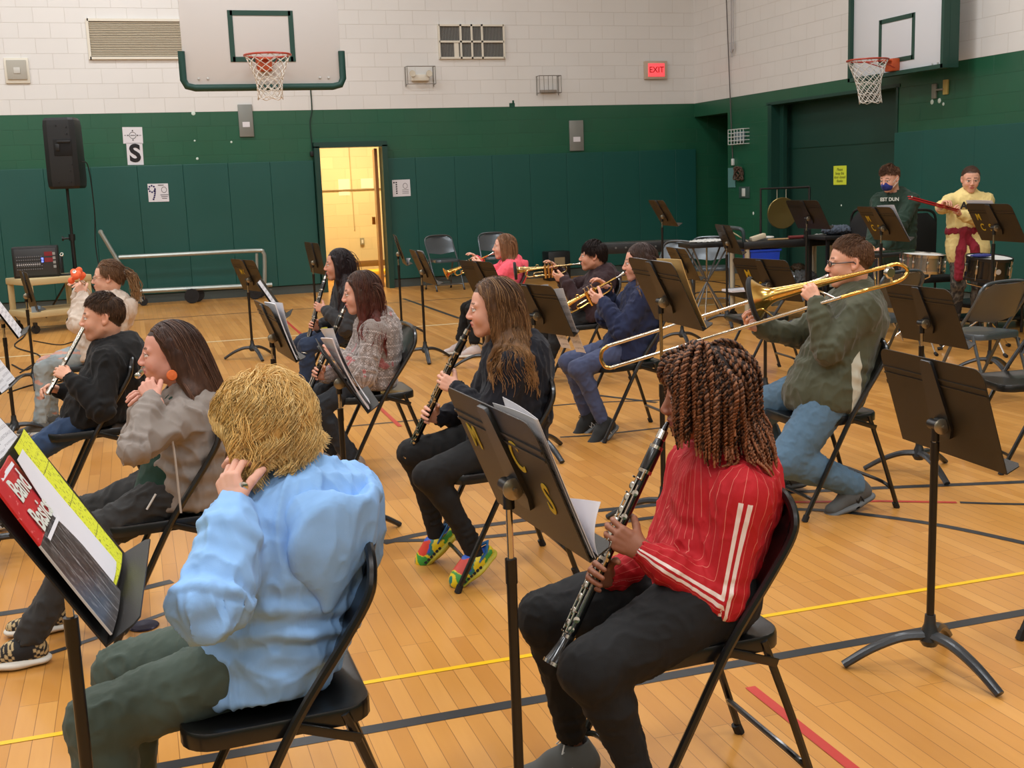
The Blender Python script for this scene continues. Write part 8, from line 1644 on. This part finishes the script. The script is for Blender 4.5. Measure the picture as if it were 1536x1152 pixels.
p.top('long_sleeved_shirt', fabric('shirt_yellow', (232, 208, 138), .9, fold=.4), vox=.008, loose=.030, arm=(.074, .066, .044), amp=.0045, hem=.13, cuff=.040, seat=None, seed=141, collar=.03, fat=.8)
text('ACC', .085, M_INK, p.root, p.T + p.up * .01 + p.TF * .150 - p.off, np.stack([np.cross([0, 0, 1], p.TF), [0, 0, 1], p.TF], 1), bold=.004)
p.bottoms('camouflage_trousers', (lambda t: (t.set(base_color=t.ramp(t.noise(t.coord(), 14, 3), [(.4, srgb(60, 56, 50)), (.5, srgb(104, 96, 84)), (.6, srgb(44, 40, 38))]), roughness=.9), t.m)[1])(NT('camouflage')), vox=.010, r=(.092, .070, .060), amp=.004, seed=142)
for s_ in 'LR': p.shoe(s_, fabric('sneaker_black', (32, 33, 32)), M_SOLEW, vox=.006, k=1.1)
S_ = SDF(); wst = p.P + np.array([0, 0, .10])
ring = [wst + rz3(a) @ (p.TF * .0) + (p.TF * math.cos(a) * .118 + p.TL * math.sin(a) * .158) for a in np.linspace(0, 2 * PI, 17)]; S_.chain(ring, [.036] * 17, .02); kn = wst + p.TF * .15 - p.TL * .06
S_.ell(kn, (.05, .045, .045), .02); S_.chain([kn, kn + np.array([-.02, -.03, -.16]) - p.TL * .03, kn + np.array([-.01, -.03, -.40]) - p.TL * .05], [.034, .040, .046], .02); S_.chain([kn, kn + p.TL * .06 + np.array([.01, -.03, -.14]), kn + p.TL * .08 + np.array([.01, -.03, -.26])], [.034, .040, .042], .02); V, Q = S_.mesh(.008); obj_from('tied_sweater', p.loc(wrinkle(V, Q, .006, 22, 4)), Q, fabric('sweater_crimson', (132, 22, 40)), p.root)
hp = short_hair(p, 1500, (.010, .016), (86, 62, 48), (1., .0, .1), seed=143, lim=lambda a: th_limit(a, .84, 1.45, 2.05), layers=.002, r0=.0018, up=.3, segs=4); finish_hair(p, hp, 'hair', .6)
a, b = G(1363, 296, 8.55), G(1437, 316, 8.62); e = empty('slapstick', a, 0, 'long red wooden slapstick held up by the boy in pale yellow', 'slapstick'); R = axis_frame(a, b, (0, 0, 1)); Lk = np.linalg.norm(b - a); M_RW = plain('red_lacquer', (176, 34, 40), .35)
MB().box(R @ np.array([Lk / 2, .0, .008]), (Lk, .035, .010), R, .003).build('upper_blade', M_RW, e); MB().box(R @ np.array([Lk / 2, .0, -.008]), (Lk * .96, .035, .010), R, .003).build('lower_blade', M_RW, e); MB().lathe([(0, 0), (.010, 0), (0, .008)], R @ np.array([.02, -.018, .008]), R @ np.array([0, -1, 0]), 8).build('bolt', M_CHROME, e)
tag(MB().tube([G(1322, 384, 9.0), G(1306, 366, 9.05)], .006, 6).lathe([(0, -.012), (.014, 0), (0, .012)], G(1323, 386, 8.98), (0, 0, 1), 8).build('mallet', M_WDN), 'wooden mallet held by the masked boy', 'mallet')
